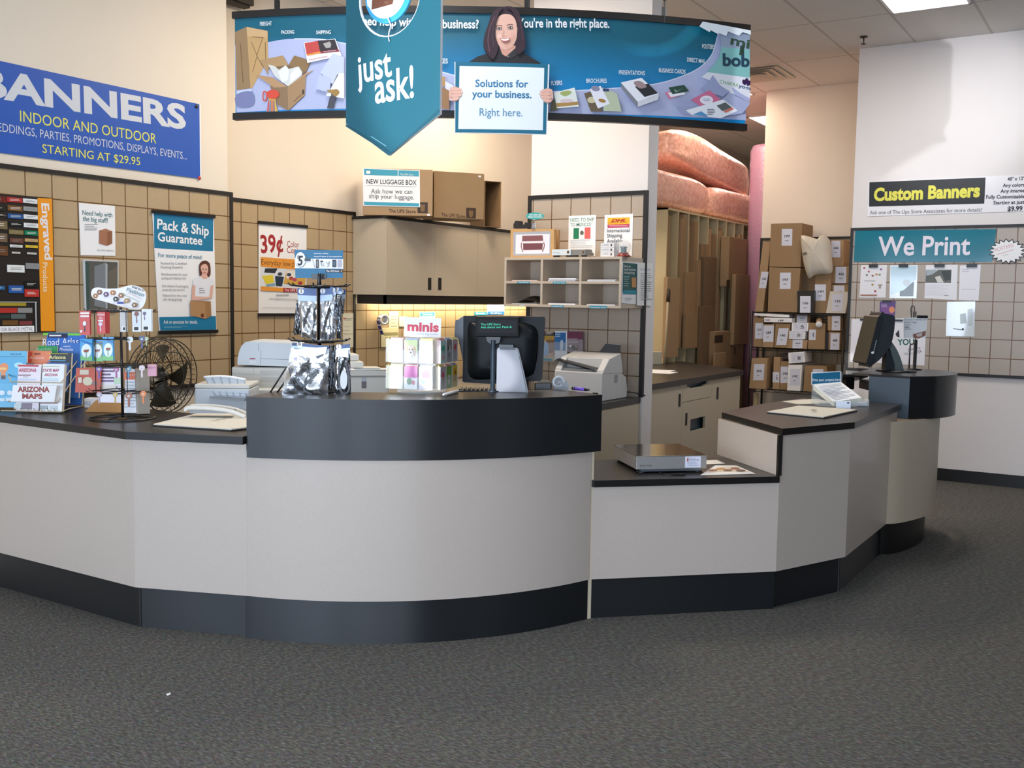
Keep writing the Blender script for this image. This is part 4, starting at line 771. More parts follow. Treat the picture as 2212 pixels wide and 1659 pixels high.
# ------------------------------------------------------------------ wall cabinet and luggage boxes
X0 = aty(762, 550, 5.61).x; YF = atx(833, 550, X0).y; ZB = atx(833, 637, X0).z; ZT = atx(833, 471, X0).z; X1 = 9.2
r = thing('wall_cabinet', 'long tan wall cabinet with flat doors and a black valance under the back wall boxes', 'cabinet', on_a(X0, ZB, YF))
W2, H2, D2 = X1-X0, ZT-ZB, 5.607-YF
mp = pmap(on_a(X0, ZB, YF), 'y', YF)
m = MB(); m.box(0, W2, 0, H2, -D2, -0.02, LAM2); m.build('body', r, bev=0.002)
m = MB(); m.box(-0.015, W2, H2, H2+0.022, -D2, 0.012, TRIM); m.build('top_edge', r)
xs = [0.002]+[mp(px, 560)[0] for px in (938.8, 1032)]+[mp(1125, 560)[0], W2]
for i in range(4):
    m = MB(); m.box(xs[i]+0.0015, xs[i+1]-0.0015, 0.0, H2-0.002, -0.02, 0, LAM2); dd = m.build('door', r, bev=0.0015)
    for (a_, b_) in ((924.5, 931), (946.5, 953)):
        xa, xb = mp(a_, 613)[0], mp(b_, 613)[0]
        if xs[i] < xa < xs[i+1]:
            y0, y1 = mp(a_, 626)[1], mp(a_, 600)[1]; h = MB(); h.box(xa, xb, y0, y1, 0.0002, 0.004, DARK); h.build('finger_slot', dd)
m = MB(); m.box(0.03, W2, -0.075, 0, -D2+0.3, -0.03, mat('#171412', 0.5)); m.box(0.03, 0.05, -0.075, 0, -D2+0.02, -0.03, mat('#171412', 0.5)); m.build('valance', r)
area('under_cabinet_lamp', (X0+1.5, 5.50, ZB-0.03), (0, 0.35, -1), 2.6, 0.05, 15, (1.0, 0.86, 0.58))
def carton(name, label, M, w_, h_, dp, cm, cat='box', group=None, tape=True):
    r = thing(name, label, cat, M, group); m = MB(); m.box(0, w_, 0, h_, -dp, 0, cm); m.build('body', r, bev=0.003)
    if tape:
        m = MB(); m.box(w_*.02, w_*.98, h_, h_+0.0006, -dp*.55, -dp*.45, mat('#b99a6c', 0.35)); m.build('tape', r)
    return r
M, w_, h_ = place(784, 464, 934, 363, 4, z=ZT+0.022); r = carton('luggage_box', 'brown luggage box behind the new luggage box sign, on top of the wall cabinet', M, w_, h_, 0.3, CARD)
q = MB(); q.map = pmapM(M); q.vw = V6; q.z = 0.0004; q.txt('The UPS Store', 412, 548, 682, 556, 34, mat('#4a2f1c', 0.6), 0.02); q.quad(700, 445, 802, 556, mat('#3d2a1c', 0.6)); q.poly([(728, 470), (775, 470), (770, 530), (752, 545), (732, 530)], mat('#7a5c38', 0.6)); q.quad(795, 565, 825, 582, W_); q.build('print', r)
q = MB(); q.map = pmapM(M); q.vw = V6; s_ = [q.p(*t) for t in ((160, 482), (725, 496), (722, 130), (155, 106))]
r = thing('shelf_sign', 'white and teal new luggage box sign leaning on the brown box', 'sign', M)
q.prism(s_, 0.0012, 0.005, W_); q.z = 0.0052; tl = mat('#3a9fb8', 0.5); q.poly([(168, 114), (714, 136), (715, 192), (170, 176)], tl); q.poly([(168, 440), (716, 458), (716, 490), (170, 475)], tl); q.quad(503, 128, 510, 188, W_)
q.txt('NEW LUGGAGE BOX', 193, 262, 690, 275, 46, INK, 0.012); g_ = mat('#56585c', 0.5); q.txt('Ask how we can', 237, 360, 648, 364, 48, g_); q.txt('ship your luggage.', 218, 405, 665, 420, 44, g_); q.txt('The UPS Store', 528, 178, 660, 182, 18, W_); q.quad(190, 134, 230, 164, W_); q.stroke([(190, 280), (690, 294)], 3, GREY); q.build('sheet', r)
M, w_, h_ = place(937, 470, 1045, 369, 20, z=ZT+0.024); r = carton('luggage_box', 'larger brown luggage box in the middle of the cabinet top', M, w_, h_, 0.34, CARD2)
q = MB(); q.map = pmapM(M); q.vw = V6; q.z = 0.0004; q.txt('The UPS Store', 935, 585, 1172, 606, 34, mat('#4a2f1c', 0.6), 0.02); q.quad(1185, 500, 1280, 610, mat('#3d2a1c', 0.6)); q.poly([(1210, 530), (1255, 530), (1250, 585), (1232, 598), (1214, 585)], mat('#7a5c38', 0.6)); q.quad(1305, 180, 1332, 198, W_); q.build('print', r)
M, w_, h_ = place(1046, 490, 1082, 390, 28, z=ZT+0.024); r = thing('luggage_box', 'open brown box turned sideways at the right end of the cabinet top', 'box', M)
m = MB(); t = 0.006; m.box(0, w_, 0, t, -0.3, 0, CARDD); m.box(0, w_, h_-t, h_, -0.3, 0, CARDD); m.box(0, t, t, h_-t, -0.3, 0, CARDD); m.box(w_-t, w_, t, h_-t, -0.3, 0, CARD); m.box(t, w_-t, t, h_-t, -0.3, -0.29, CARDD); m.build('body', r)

# ------------------------------------------------------------------ pigeonhole shelf on the partition
CBX = 6.2; o = atx(1090, 661, CBX); M = on_r(3.99, 1.492, CBX); mp = pmap(M, 'x', CBX); CW = mp(1342.5, 600)[0]; CH = 0.352
CUB = mat('#c9b8a4', 0.5, noise=0.05, nscale=60)
r = thing('pigeonhole_shelf', 'beige six compartment pigeonhole shelf on the partition', 'shelf', M)
m = MB(); t = 0.018; dx = [mp(1170, 600)[0], mp(1253.5, 600)[0]]; dp = 0.345
m.box(0, CW, 0, t, -dp, 0, CUB); m.box(0, CW, CH-t, CH, -dp, 0, CUB); m.box(0, t, t, CH-t, -dp, 0, CUB); m.box(CW-t, CW, t, CH-t, -dp, 0, CUB); m.box(t, CW-t, t, CH-t, -dp, -dp+0.01, CUB); m.build('body', r, bev=0.001)
for x_ in dx: m = MB(); m.box(x_-t/2, x_+t/2, t, CH-t, -dp+0.01, 0, CUB); m.build('divider', r)
ym = mp(1200, 610)[1]; ed = [t]+[v for x_ in dx for v in (x_-t/2, x_+t/2)]+[CW-t]
for i in range(3): m = MB(); m.box(ed[2*i], ed[2*i+1], ym-t/2, ym+t/2, -dp+0.01, 0, CUB); m.build('shelf_board', r)
for (x0, y0, x1, y1, c, tx) in ((523, 690, 612, 705, TEALL, 'Tax forms'), (780, 692, 873, 708, TEALL, 'For your copies'), (538, 857, 580, 870, '#c9ccd0', 'labels'), (768, 860, 855, 877, TEALL, 'Incoming fax'), (1042, 865, 1165, 885, TEALL, 'Outgoing fax covers')):
    q = MB(); q.map = mp; q.vw = V8; a, b_ = q.p(x0, y0), q.p(x1, y1); q.box(a[0], b_[0], b_[1], a[1], 0.0003, 0.002, mat(c, 0.5)); q.z = 0.0022; q.txt(tx, x0+8, y1-4, x1-8, y1-4, 8, W_, 0.02); q.build('shelf_label', r)
cols = [(ed[0], ed[1]), (ed[2], ed[3]), (ed[4], ed[5])]
lab = (('pale pink paper stack in the top left pigeonhole', 0, 1, '#e9cfc4', 0.006), ('thick white paper stack in the top middle pigeonhole', 1, 1, '#f0eff2', 0.02), ('loose white paper stack in the top right pigeonhole', 2, 1, '#efeff0', 0.012), ('thin white sheets in the bottom left pigeonhole', 0, 0, '#ececec', 0.004), ('thin white sheets in the bottom middle pigeonhole', 1, 0, '#f1f0f3', 0.01), ('few white sheets in the bottom right pigeonhole', 2, 0, '#eeeef1', 0.008))
for lb, c, rw, col, th in lab:
    x0, x1 = cols[c]; yb2 = (ym+t/2 if rw else t)+0.0005; q = MB(); n_ = max(2, int(th/0.004))
    for j in range(n_): s_ = random.uniform(-.008, .008); q.box(x0+0.04+s_, x1-0.035+s_, yb2+th*j/n_, yb2+th*(j+1)/n_-0.0004, -0.29, -0.012+s_, mat(col, 0.7))
    q.build('paper_stack', M=M, label=lb, cat='paper', group='papers in the pigeonholes')
q = MB(); x0 = cols[0][0]; g_ = lambda u, v: (x0+0.08+0.17*u, t+0.012+0.05*(sin(pi*u)**0.7)*(0.35+0.65*sin(pi*v)), -0.25+0.22*v); q.grid(g_, 14, 8, mat('#2b2724', 0.5)); q.build('black_pouch', M=M, label='black pouch lying in the bottom left pigeonhole', cat='pouch')
TZ = 1.492+CH
m, M = sheet('x', 6.30, V8, (490, 318), (802, 318), (800, 520), (490, 520), mat('#d1a46c', 0.5, noise=0.12, nscale=12), 0.03)
r = thing('picture_frame', 'light wooden frame with a picture of a piano, on top of the pigeonhole shelf', 'picture frame', Matrix.Translation((0, 0, 0.001)) @ M); m.build('wood_frame', r, bev=0.003)
q = MB(); q.map = pmap(M, 'x', 6.30); q.vw = V8; q.z = 0.0305
q.quad(510, 340, 775, 505, mat('#b3b4ba', 0.2)); q.quad(528, 358, 768, 492, mat('#f1eef4', 0.25)); pb = mat('#8d5a5c', 0.35); q.poly([(575, 365), (720, 362), (725, 410), (572, 415)], pb); q.poly([(568, 405), (730, 402), (730, 418), (568, 420)], mat('#efe6ea', 0.3)); q.poly([(580, 420), (722, 418), (718, 465), (582, 468)], mat('#7d4c50', 0.35))
q.stroke([(570, 415), (568, 445), (580, 482)], 7, pb, 4); q.stroke([(728, 412), (732, 440), (718, 480)], 7, pb, 4); q.build('print', r)
m, M = sheet('x', 6.36, V8, (795, 320), (828, 322), (826, 515), (795, 515), mat('#b98f5c', 0.55), 0.02); m.build('wood_board', M=Matrix.Translation((0, 0, 0.001)) @ M, label='light wooden board standing behind the piano picture frame', cat='board')
# clip with oval sign, black stapler on the frame
m, M = sheet('x', 6.285, V8, (640, 262), (660, 262), (662, 330), (636, 330), STEEL, 0.02); r = thing('sign_clip', 'teal oval sign on a silver clip over the piano frame', 'sign', M)
q = MB(); q.box(-0.016, 0.016, 0.018, 0.024, -0.004, 0.024, STEEL); q.box(-0.010, 0.010, 0.024, 0.055, 0.004, 0.016, CHROME); q.tube([(0, 0.05, 0.01), (0.0, 0.075, 0.01), (0.003, 0.085, 0.01)], 0.004, STEEL, 8); q.build('clip', r, M=Matrix.Translation((0.012, 0.0, 0)))
q = MB(); q.map = pmap(M, 'x', 6.285); q.vw = V8; ov = ell(653, 222, 64, 26, 30); q.prism([q.p(*t_) for t_ in ov], 0.006, 0.009, mat('#3fa8a8', 0.45)); q.z = 0.0093; q.txt('Ask us about safe', 612, 218, 700, 218, 11, W_, 0.02); q.txt('shipping and packing', 605, 233, 705, 233, 11, W_, 0.02); q.build('oval_card', r)
M, w_, h_ = place(1109, 494, 1139, 478, -40, d=CF.dot(atx(1120, 495, 6.33)-CAM)); q = MB(); q.prism([(0, 0), (w_, 0), (w_, h_*.7), (w_*.85, h_*.75), (w_*.75, h_*.45), (w_*.4, h_*.45), (w_*.35, h_), (0.02, h_*1.05), (0, h_*.6)], -0.05, 0, mat('#26272c', 0.4)); q.build('tape_dispenser', M=Matrix.Translation((0, 0, 0.002)) @ M, label='small black tape dispenser on top of the piano frame', cat='tape dispenser', bev=0.002)
# toy trucks and globe
def toytruck(label, x0, y0, x1, y1, col, cab=False, grp=None, X=6.225):
    q = MB(); f = pmap(on_r(3.99, TZ, X), 'x', X); a = f(x0, y1); b_ = f(x1, y0); w_, h_ = b_[0]-a[0], b_[1]-0.0
    M = on_r(3.99-a[0], TZ+0.0008, X); r = thing('toy_truck', label, 'toy truck', M, grp); q = MB(); q.box(0, w_, h_*.22, h_, -0.045, 0, mat(col, 0.35)); q.build('trailer', r, bev=0.002)
    q = MB(); q.z = 0.0004; q.ltxt('UPS Freight', (w_*.08, h_*.5), (w_*.45, h_*.5), h_*.14, GREY); q.flat([(w_*.8, h_*.45), (w_*.92, h_*.45), (w_*.92, h_*.8), (w_*.8, h_*.8)], mat('#6b4a24', 0.4)); q.build('print', r)
    q = MB()
    for x_ in (0.12, 0.24, 0.78, 0.9): q.lathe([(h_*.16, -0.043), (h_*.16, -0.003)], DARK, 12, Matrix.Translation((w_*x_, h_*.16, 0)))
    q.build('wheels', r)
    if cab: q = MB(); q.prism([(w_, h_*.18), (w_*1.42, h_*.18), (w_*1.42, h_*.5), (w_*1.32, h_*.62), (w_*1.26, h_), (w_*1.05, h_), (w_, h_*.8)], -0.045, 0, mat('#6b6762', 0.35)); q.build('cab', r, bev=0.002)
    return r
toytruck('white toy trailer in front of the piano frame', 1192, 538.5, 1233, 554, '#dfe8ea')
toytruck('grey toy truck with cab in front of the mexico poster', 1235, 539, 1264, 554, '#8f8b84', True)
for i in range(3):
    f = pmap(on_r(3.99, TZ, 6.23), 'x', 6.23); a = f(1297, 554); w_ = f(1326, 554)[0]-a[0]; q = MB(); h = 0.031
    q.box(0, w_, 0, h-0.001, -0.08, 0, mat('#eceaea', 0.5)); q.z = 0.0004; q.ltxt('UPS', (w_*.1, h*.4), (w_*.6, h*.4), h*.3, GREY); q.flat(ell(w_*.8, h*.5, h*.2, h*.28), mat('#5a4030', 0.5)); q.build('toy_box', M=on_r(3.99-a[0], TZ+0.0006+h*i, 6.23), label=('lowest', 'middle', 'topmost')[i]+' of three small white toy boxes stacked beside the snow globe', cat='box', group='small white boxes by the snow globe')
pg = atx(1347.5, 531, 6.26); rg = 0.052
r = thing('snow_globe', 'glass snow globe on a red base on top of the pigeonhole shelf', 'snow globe', upr((pg.x, pg.y, TZ+0.0005)))
q = MB(); q.lathe([(0.045, 0), (0.045, 0.008), (0.036, 0.016), (0.033, 0.024)], mat('#8f3a34', 0.35), 28); q.build('base', r)
q = MB(); q.lathe([(rg*sin(a), 0.064-rg*cos(a)) for a in [radians(40+140*i/14) for i in range(15)]], mat('#eef3f5', 0.02, spec=0.9, alpha=0.22), 28); q.build('glass_ball', r)
q = MB(); q.box(-0.022, 0.022, -0.018, 0.018, 0.024, 0.03, mat('#7d8a86', 0.5)); q.box(-0.020, 0.020, -0.012, 0.012, 0.03, 0.062, mat('#6b7c80', 0.4)); q.box(-0.024, 0.024, -0.016, 0.016, 0.062, 0.068, mat('#4a5658', 0.4)); q.build('model_building', r)
# ------------------------------------------------------------------ back room
BT = 0.93
r = thing('back_counter', 'tan back counter with cut-out bin door behind the white partition', 'counter', on_a(6.74, 0, 3.12))
mp = pmap(on_a(6.74, 0, 3.12), 'y', 3.12)
def q7(x, y): return mp(L7[0]+x/L7[2], L7[1]+y/L7[2])
W7 = 2.1
xa, xb, xc = q7(640, 400)[0], q7(1112, 400)[0], W7
yb_ = q7(640, 670)[1]; ytop = BT-0.045
m = MB(); m.box(0, W7, 0.1, ytop, -0.9, -0.05, mat('#8f7a58', 0.6)); m.build('body', r)
m = MB(); m.box(0, xa-0.002, 0.1, ytop, -0.02, 0, LAM2); d1 = m.build('door', r, bev=0.001)
m = MB(); m.box(xb+0.002, W7, 0.1, ytop, -0.02, 0, LAM2); d2 = m.build('door', r, bev=0.001)
wx = [q7(765, 1000)[0], q7(1002, 1000)[0]]; wy = [q7(880, 1120)[1], q7(880, 925)[1]]
m = MB()
for b_ in ((xa, wx[0], 0.1, yb_-0.004), (wx[1], xb, 0.1, yb_-0.004), (wx[0], wx[1], 0.1, wy[0]), (wx[0], wx[1], wy[1], yb_-0.004)): m.box(b_[0], b_[1], b_[2], b_[3], -0.02, 0, LAM2)
d3 = m.build('door', r)
m = MB(); ca, cb = q7(705, 350)[0], q7(1065, 270)[0]; cy = q7(880, 420)[1]
m.prism([(xa+0.002, yb_), (xb-0.002, yb_), (xb-0.002, ytop), (cb, ytop), (cb-0.02, ytop-0.03), (cb-0.07, cy+0.015), (cb-0.12, cy), (ca+0.09, cy), (ca+0.05, cy+0.012), (ca+0.02, ytop-0.03), (ca, ytop), (xa+0.002, ytop)], -0.02, 0, LAM2); m.build('bin_door', r)
m = MB(); m.box(xa+0.02, xb-0.02, yb_-0.3, ytop, -0.049, -0.044, mat('#39505f', 0.35)); m.build('blue_bin_liner', r)
for dd, (x0, y0, x1, y1) in ((d1, (568, 530, 602, 742)), (d2, (1188, 425, 1220, 622)), (d3, (678, 842, 710, 1048))):
    a, b_ = q7(x0, y1), q7(x1, y0); m = MB(); m.box(a[0], b_[0], a[1], b_[1], 0.0003, 0.004, DARK); m.build('finger_slot', dd)
m = MB(); a = q7(585, 408); m.lathe([(0.008, 0), (0.008, 0.004)], CHROME, 12, Matrix.Translation((a[0], a[1], 0.0003))); m.build('lock', d1)
wt = MB(); slab(wt, [(6.745, 3.10), (8.86, 3.10), (9.7, 4.06), (6.745, 4.06)], BT-0.044, BT, BLACKTOP, BLACK); wt.build('worktop', bev=0.003, label='dark worktop of the back counter right of the partition', cat='worktop')
m = MB(); M = frame(tuple(atz(1400, 806, BT)), (0.99, 0.1, 0), (0, 0, 1)); m.box(0, 0.24, -0.19, 0.1, 0.0005, 0.0035, PAPER); m.box(0.12, 0.4, -0.12, 0.12, 0.0036, 0.0056, W_); m.build('loose_papers', M=M, label='loose white papers on the back counter beside the partition', cat='papers')

# upright rack full of flattened cartons
RY = 4.12; RX0 = aty(1442, 448, RY).x; RZ = aty(1442, 448, RY).z; RW = 3.1
CREAM = mat('#cdbd95', 0.55)
mp = pmap(on_a(RX0, 0, RY), 'y', RY)
def q8(x, y, v=L8): return mp(v[0]+x/v[2], v[1]+y/v[2])
r = thing('carton_rack', 'tall cream rack of narrow upright slots for flattened cartons', 'rack', on_a(RX0, 0, RY))
m = MB(); m.box(0, 0.02, 0, RZ, -0.75, 0, CREAM); m.build('side_panel', r)
m = MB(); m.box(0.0, RW, RZ-0.02, RZ, -0.75, 0, CREAM); m.build('top_panel', r)
m = MB(); m.box(0.0, RW, 0.05, RZ-0.02, -0.76, -0.75, mat('#8d8878', 0.7)); m.build('back_panel', r)
slots = [q8(x, 500)[0] for x in (395, 572, 742, 905, 1062, 1218, 1357, 1492, 1632)]+[RW]
for x in slots[1:]:
    m = MB(); m.box(x-0.012, x+0.006, 0.05, RZ-0.02, -0.749, 0.0, CREAM); m.build('divider', r)
for zz in (0.05, 1.05): m = MB(); m.box(0.02, RW, zz, zz+0.018, -0.749, -0.05, CREAM); m.build('shelf_board', r)
tops = [320, 325, 425, 800, 530, 540, 750, 660]
words_ = ['first', 'second', 'third', 'fourth', 'fifth', 'sixth', 'seventh', 'eighth']
for i, tp in enumerate(tops):
    zt = q8((395+572)/2 if i == 0 else 500, 0)[1]; x0, x1 = slots[i], slots[i+1]
    zt = mp(L8[0]+(395+i*160+60)/L8[2], L8[1]+tp/L8[2])[1]
    M = on_a(RX0+x0+0.022, 1.069, RY+0.02); w_ = x1-x0-0.055; q = MB(); n_ = 3
    for j in range(n_): q.box(w_*j/n_+0.002, w_*(j+1)/n_-0.002, 0, (zt-1.069)*(1-0.06*random.random()*(j != 1)), -0.66, random.uniform(-.05, 0.05), random.choice((CARD, CARD2, CARD2)))
    q.build('flattened_cartons', M=M, label='flattened brown cartons in the %s slot from the left of the tall rack' % words_[i], cat='carton', group='flattened cartons in the rack', bev=0.002)
def loose(label, px0, py0, px1, py1, Y, cm, dp=0.25, view=L8, marks=(), lean=0, base=None):
    v = view; a = aty(v[0]+px0/v[2], v[1]+py1/v[2], Y); b_ = aty(v[0]+px1/v[2], v[1]+py0/v[2], Y)
    M = on_a(a.x, a.z, Y) @ Matrix.Rotation(radians(lean), 4, 'Z'); q = MB(); q.box(0, b_.x-a.x, base if base is not None else 0, b_.z-a.z, -dp, 0, cm); q.map = pmap(on_a(a.x, a.z, Y), 'y', Y); q.vw = v; q.z = 0.0006
    for t_ in marks: q.quad(*t_, mat('#3b2b1d', 0.7))
    q.build('carton', M=M, label=label, cat='carton', bev=0.003)
B3 = (1390, 600, 4.328)
loose('tall flat brown carton at the left end of the back counter', 205, 0, 345, 750, 4.04, CARD, 0.04, B3, ((218, 110, 248, 235),))
loose('brown carton with dark print at the right end of the tall rack', 1378, 752, 1795, 1500, 3.98, CARD2, 0.1, L8, ((1355, 1390, 1405, 1510),))
loose('lower brown carton at the right end of the tall rack, beside the parcel shelves', 1470, 1322, 1805, 2450, 3.92, CARD2, 0.05, L8)
loose('narrow brown carton leaning in the middle of the tall rack', 870, 1075, 960, 2500, 4.06, CARD2, 0.04, L8, (), 2)
loose('brown carton beside the narrow leaning one, left of a dark gap', 960, 1030, 1200, 2350, 4.07, CARDD, 0.04, L8)
loose('short brown carton in front of the third slot', 660, 1280, 925, 2200, 4.08, CARD2, 0.04, L8)
loose('brown carton with a hand hole standing on the back counter', 665, 490, 942, 860, 3.96, CARD2, 0.08, B3, ((668, 540, 740, 605), (848, 650, 856, 720)))
loose('small brown carton in front of the hand-hole carton', 665, 695, 775, 850, 3.93, CARD, 0.02, B3)
loose('dark brown carton low between the rack and the hand-hole carton', 520, 265, 665, 845, 4.03, CARDD, 0.03, B3)
loose('brown carton standing behind the measuring stick', 385, 330, 510, 665, 4.05, CARD2, 0.03, B3)
M = on_a(aty(1432, 784, 4.0).x, BT+0.001, 4.0)
q = MB(); f = pmap(M, 'y', 4.0); a, b_ = f(1390+170/4.328, 600+790/4.328), f(1390+232/4.328, 600+130/4.328)
r = thing('measuring_stick', 'cream stick with a dark handle leaning against the cartons on the back counter', 'stick', M)
q.tube([(a[0], 0.0, 0.03), (b_[0], b_[1], 0.0)], 0.011, mat('#b9a888', 0.5), 8); q.build('shaft', r); q = MB(); t = Vector((b_[0]-a[0], b_[1], -0.03)); q.tube([Vector((a[0], 0, 0.03))+t*0.86, Vector((a[0], 0, 0.03))+t*1.04], 0.016, mat('#3a2a1f', 0.5), 8); q.build('handle', r)
M, w_, h_ = place(1404, 787, 1430, 760, 20, z=BT+0.001); q = MB(); q.box(0, w_, 0, h_, -0.12, 0, mat('#b9b4a0', 0.6)); q.build('small_carton', M=M, label='small pale carton on the back counter behind the partition edge', cat='carton', bev=0.003)

# bags of foam peanuts and the bubble wrap roll
def pinkmat():
    m = mat('#e8a58e', 0.22, spec=0.7, key='peanuts'); nt = m.node_tree; b = nt.nodes['Principled BSDF']; tc = nt.nodes.new('ShaderNodeTexCoord')
    v = nt.nodes.new('ShaderNodeTexVoronoi'); v.inputs['Scale'].default_value = 26; nt.links.new(tc.outputs['Object'], v.inputs['Vector'])
    rp = nt.nodes.new('ShaderNodeValToRGB'); rp.color_ramp.elements[0].color = lin('#f7c9b8'); rp.color_ramp.elements[1].color = lin('#dd9c88'); rp.color_ramp.elements[1].position = 0.9; nt.links.new(v.outputs['Distance'], rp.inputs[0]); nt.links.new(rp.outputs[0], b.inputs['Base Color'])
    n = nt.nodes.new('ShaderNodeTexNoise'); n.inputs['Scale'].default_value = 14; n.inputs['Detail'].default_value = 6; nt.links.new(tc.outputs['Object'], n.inputs['Vector'])
    bp = nt.nodes.new('ShaderNodeBump'); bp.inputs['Strength'].default_value = 0.35; bp.inputs['Distance'].default_value = 0.03; nt.links.new(n.outputs['Fac'], bp.inputs['Height']); nt.links.new(bp.outputs['Normal'], b.inputs['Normal']); return m
PK = pinkmat()
def pillow(lx, ly, lz, mt, seed, e=0.42, wr=0.03, pinch=0.0):
    rnd = random.Random(seed); ph = [rnd.uniform(0, 6.3) for _ in range(8)]; q = MB()
    def f(u, v):
        t, p_ = 2*pi*u, pi*(v-0.5); sg = lambda x, k: math.copysign(abs(x)**k, x)
        x = sg(cos(p_), e)*sg(cos(t), e); y = sg(cos(p_), e)*sg(sin(t), e); z = sg(sin(p_), e)
        w = 1+wr*(sin(3*x*2+ph[0])*sin(4*y+ph[1])+0.6*sin(7*z+ph[2])*sin(6*x+ph[3])+0.4*sin(11*y+ph[4])*sin(9*z+ph[5]))
        return (lx/2*x*w, ly/2*y*w, lz/2*z*w)
    q.grid(f, 44, 26, mt); return q
def bag(label, pxl, pxr, Y, z0, pyt, roll, seed, thick=0.6):
    "px span along the rack, resting height and the pixel row of its top at mid length"
    pm = (pxl+pxr)/2; a, b_ = aty(pxl, 440, Y), aty(pxr, 440, Y); zt = aty(pm, pyt, Y).z
    q = pillow(b_.x-a.x, thick, zt-z0, PK, seed); q.build('packing_peanut_bag', M=Matrix.Translation(((a.x+b_.x)/2, Y+thick*.5, (z0+zt)/2)) @ Matrix.Rotation(radians(roll), 4, 'Y'), label=label, cat='bag', group='pink bags of packing peanuts')
bag('big clear bag of pink packing peanuts lying at the left end of the rack top', 1388, 1545, 4.16, RZ+0.002, 370, 0, 1)
bag('bulging bag of pink packing peanuts on the right part of the rack top', 1538, 1662, 4.16, RZ+0.002, 412, 0, 2)
bag('largest bag of pink packing peanuts lying on the two below it', 1470, 1632, 4.22, RZ+0.40, 312, 5, 3, 0.62)
p = aty(1668, 316, 3.78); zb = aty(1640, 600, 3.78).z
r = thing('bubble_wrap_roll', 'tall purple roll of bubble wrap standing beside the rack', 'roll', upr((p.x, p.y, 0.001)))
q = MB(); R1 = 0.24; q.lathe([(0.05, 0), (R1, 0), (R1*1.01, 0.9), (R1, p.z-0.06), (R1*.9, p.z), (0.05, p.z)], mat('#b98ba2', 0.2, spec=0.8, bump=0.5, bscale=70, key='bubble'), 40); q.build('wrap', r)
q = MB(); q.lathe([(0.038, 0), (0.038, p.z+0.01)], CARD, 20); q.build('core', r)

# ------------------------------------------------------------------ parcel shelves
PXF = 10.45; YL, YR = 3.585, 2.62; DZ = [0.637, 1.076, 1.448]
r = thing('wire_shelving', 'black wire shelving unit full of numbered parcels', 'shelving', on_r(YL, 0, PXF))
mpx = pmap(on_r(YL, 0, PXF), 'x', PXF); SW = YL-YR
for x_ in (0, SW):
    for z_ in (-0.42, 0): m = MB(); m.tube([(x_, 0, z_), (x_, 1.46 if x_ else 1.46, z_)], 0.0125, WIRE, 10); m.build('post', r)
for zz in DZ+[0.12]:
    m = MB()
    for zf in (-0.42, 0.0): m.tube([(0, zz-0.006, zf), (SW, zz-0.006, zf)], 0.004, WIRE, 6); m.tube([(0, zz-0.035, zf), (SW, zz-0.035, zf)], 0.003, WIRE, 6)
    for x_ in (0, SW): m.tube([(x_, zz-0.006, 0), (x_, zz-0.006, -0.42)], 0.004, WIRE, 6)
    for i in range(17): x_ = SW*i/16; m.tube([(x_, zz-0.003, 0), (x_, zz-0.003, -0.42)], 0.002, WIRE, 5)
    for i in range(16): m.tube([(SW*i/16, zz-0.035, 0), (SW*(i+1)/16, zz-0.006, 0)] if i % 2 else [(SW*i/16, zz-0.006, 0), (SW*(i+1)/16, zz-0.035, 0)], 0.0018, WIRE, 5)
    m.build('wire_shelf', r)
LB = mat('#d9dcea', 0.5)
PV = (1620, 480, 4.535); PV2 = (1600, 640, 4.14)
def parcel(label, view, c4, deck, Xf, dp, cm, num=None, lr=None, turn=0, name='parcel', brk=True):
    "front face corners in view pixels (tl, tr, br, bl); the bottom is set on its deck height when given"
    f = pmap(on_r(YL, 0, Xf), 'x', Xf); P = [f(view[0]+x/view[2], view[1]+y/view[2]) for x, y in c4]
    zb_ = min(P[2][1], P[3][1]); o = (P[3][0], zb_); dz = 0
    if deck is not None: dz = deck+0.001-zb_
    M = on_r(YL-o[0], zb_+dz, Xf); loc = [(p[0]-o[0], p[1]-zb_) for p in (P[3], P[2], P[1], P[0])]
    if deck is not None: loc[0] = (loc[0][0], 0); loc[1] = (loc[1][0], 0)
    r = thing(name, label, 'parcel', M, 'numbered parcels on the wire shelves'); q = MB(); q.prism(loc, -dp, 0, cm); q.build('body', r, bev=0.003)
    if num:
        g = lambda x, y: (lambda t: (t[0]-o[0], t[1]-zb_))(f(view[0]+x/view[2], view[1]+y/view[2])); q = MB(); q.map = g; q.z = 0.0005
        x0, y0, x1, y1, sk = lr; q.poly([(x0+sk, y0), (x1+sk, y0), (x1, y1), (x0, y1)], LB)
        w_, h_ = x1-x0, y1-y0
        if turn: q.txt(num, x0+w_*.55, y0+h_*.3, x0+w_*.55, y0+h_*.75, w_*.22, INK, 0.03); q.stroke([(x0+w_*.25, y0+h_*.3), (x0+w_*.25, y0+h_*.7)], 2, GREY)
        else: q.txt(num, x0+w_*.26+sk*.5, y0+h_*.5, x0+w_*.78+sk*.5, y0+h_*.5, h_*.13, INK, 0.03); q.bars(x0+w_*.32+sk*.3, y0+h_*.68, x0+w_*.68, y0+h_*.74, 1, GREY, 0.8)
        q.build('shipping_label', r)
    return r
D0, D1, D2_ = DZ
parcel('lower of the two big brown boxes labelled 197 on the top shelf', PV, ((190, 437), (495, 445), (462, 880), (175, 868)), D2_, 10.40, 0.42, CARD2, '197', (292, 490, 398, 650, 3))
parcel('upper of the two big brown boxes labelled 197, reaching above the slatwall', PV, ((207, 15), (510, 8), (496, 440), (190, 436)), None, 10.41, 0.40, CARD2, '197', (310, 66, 413, 230, 3))
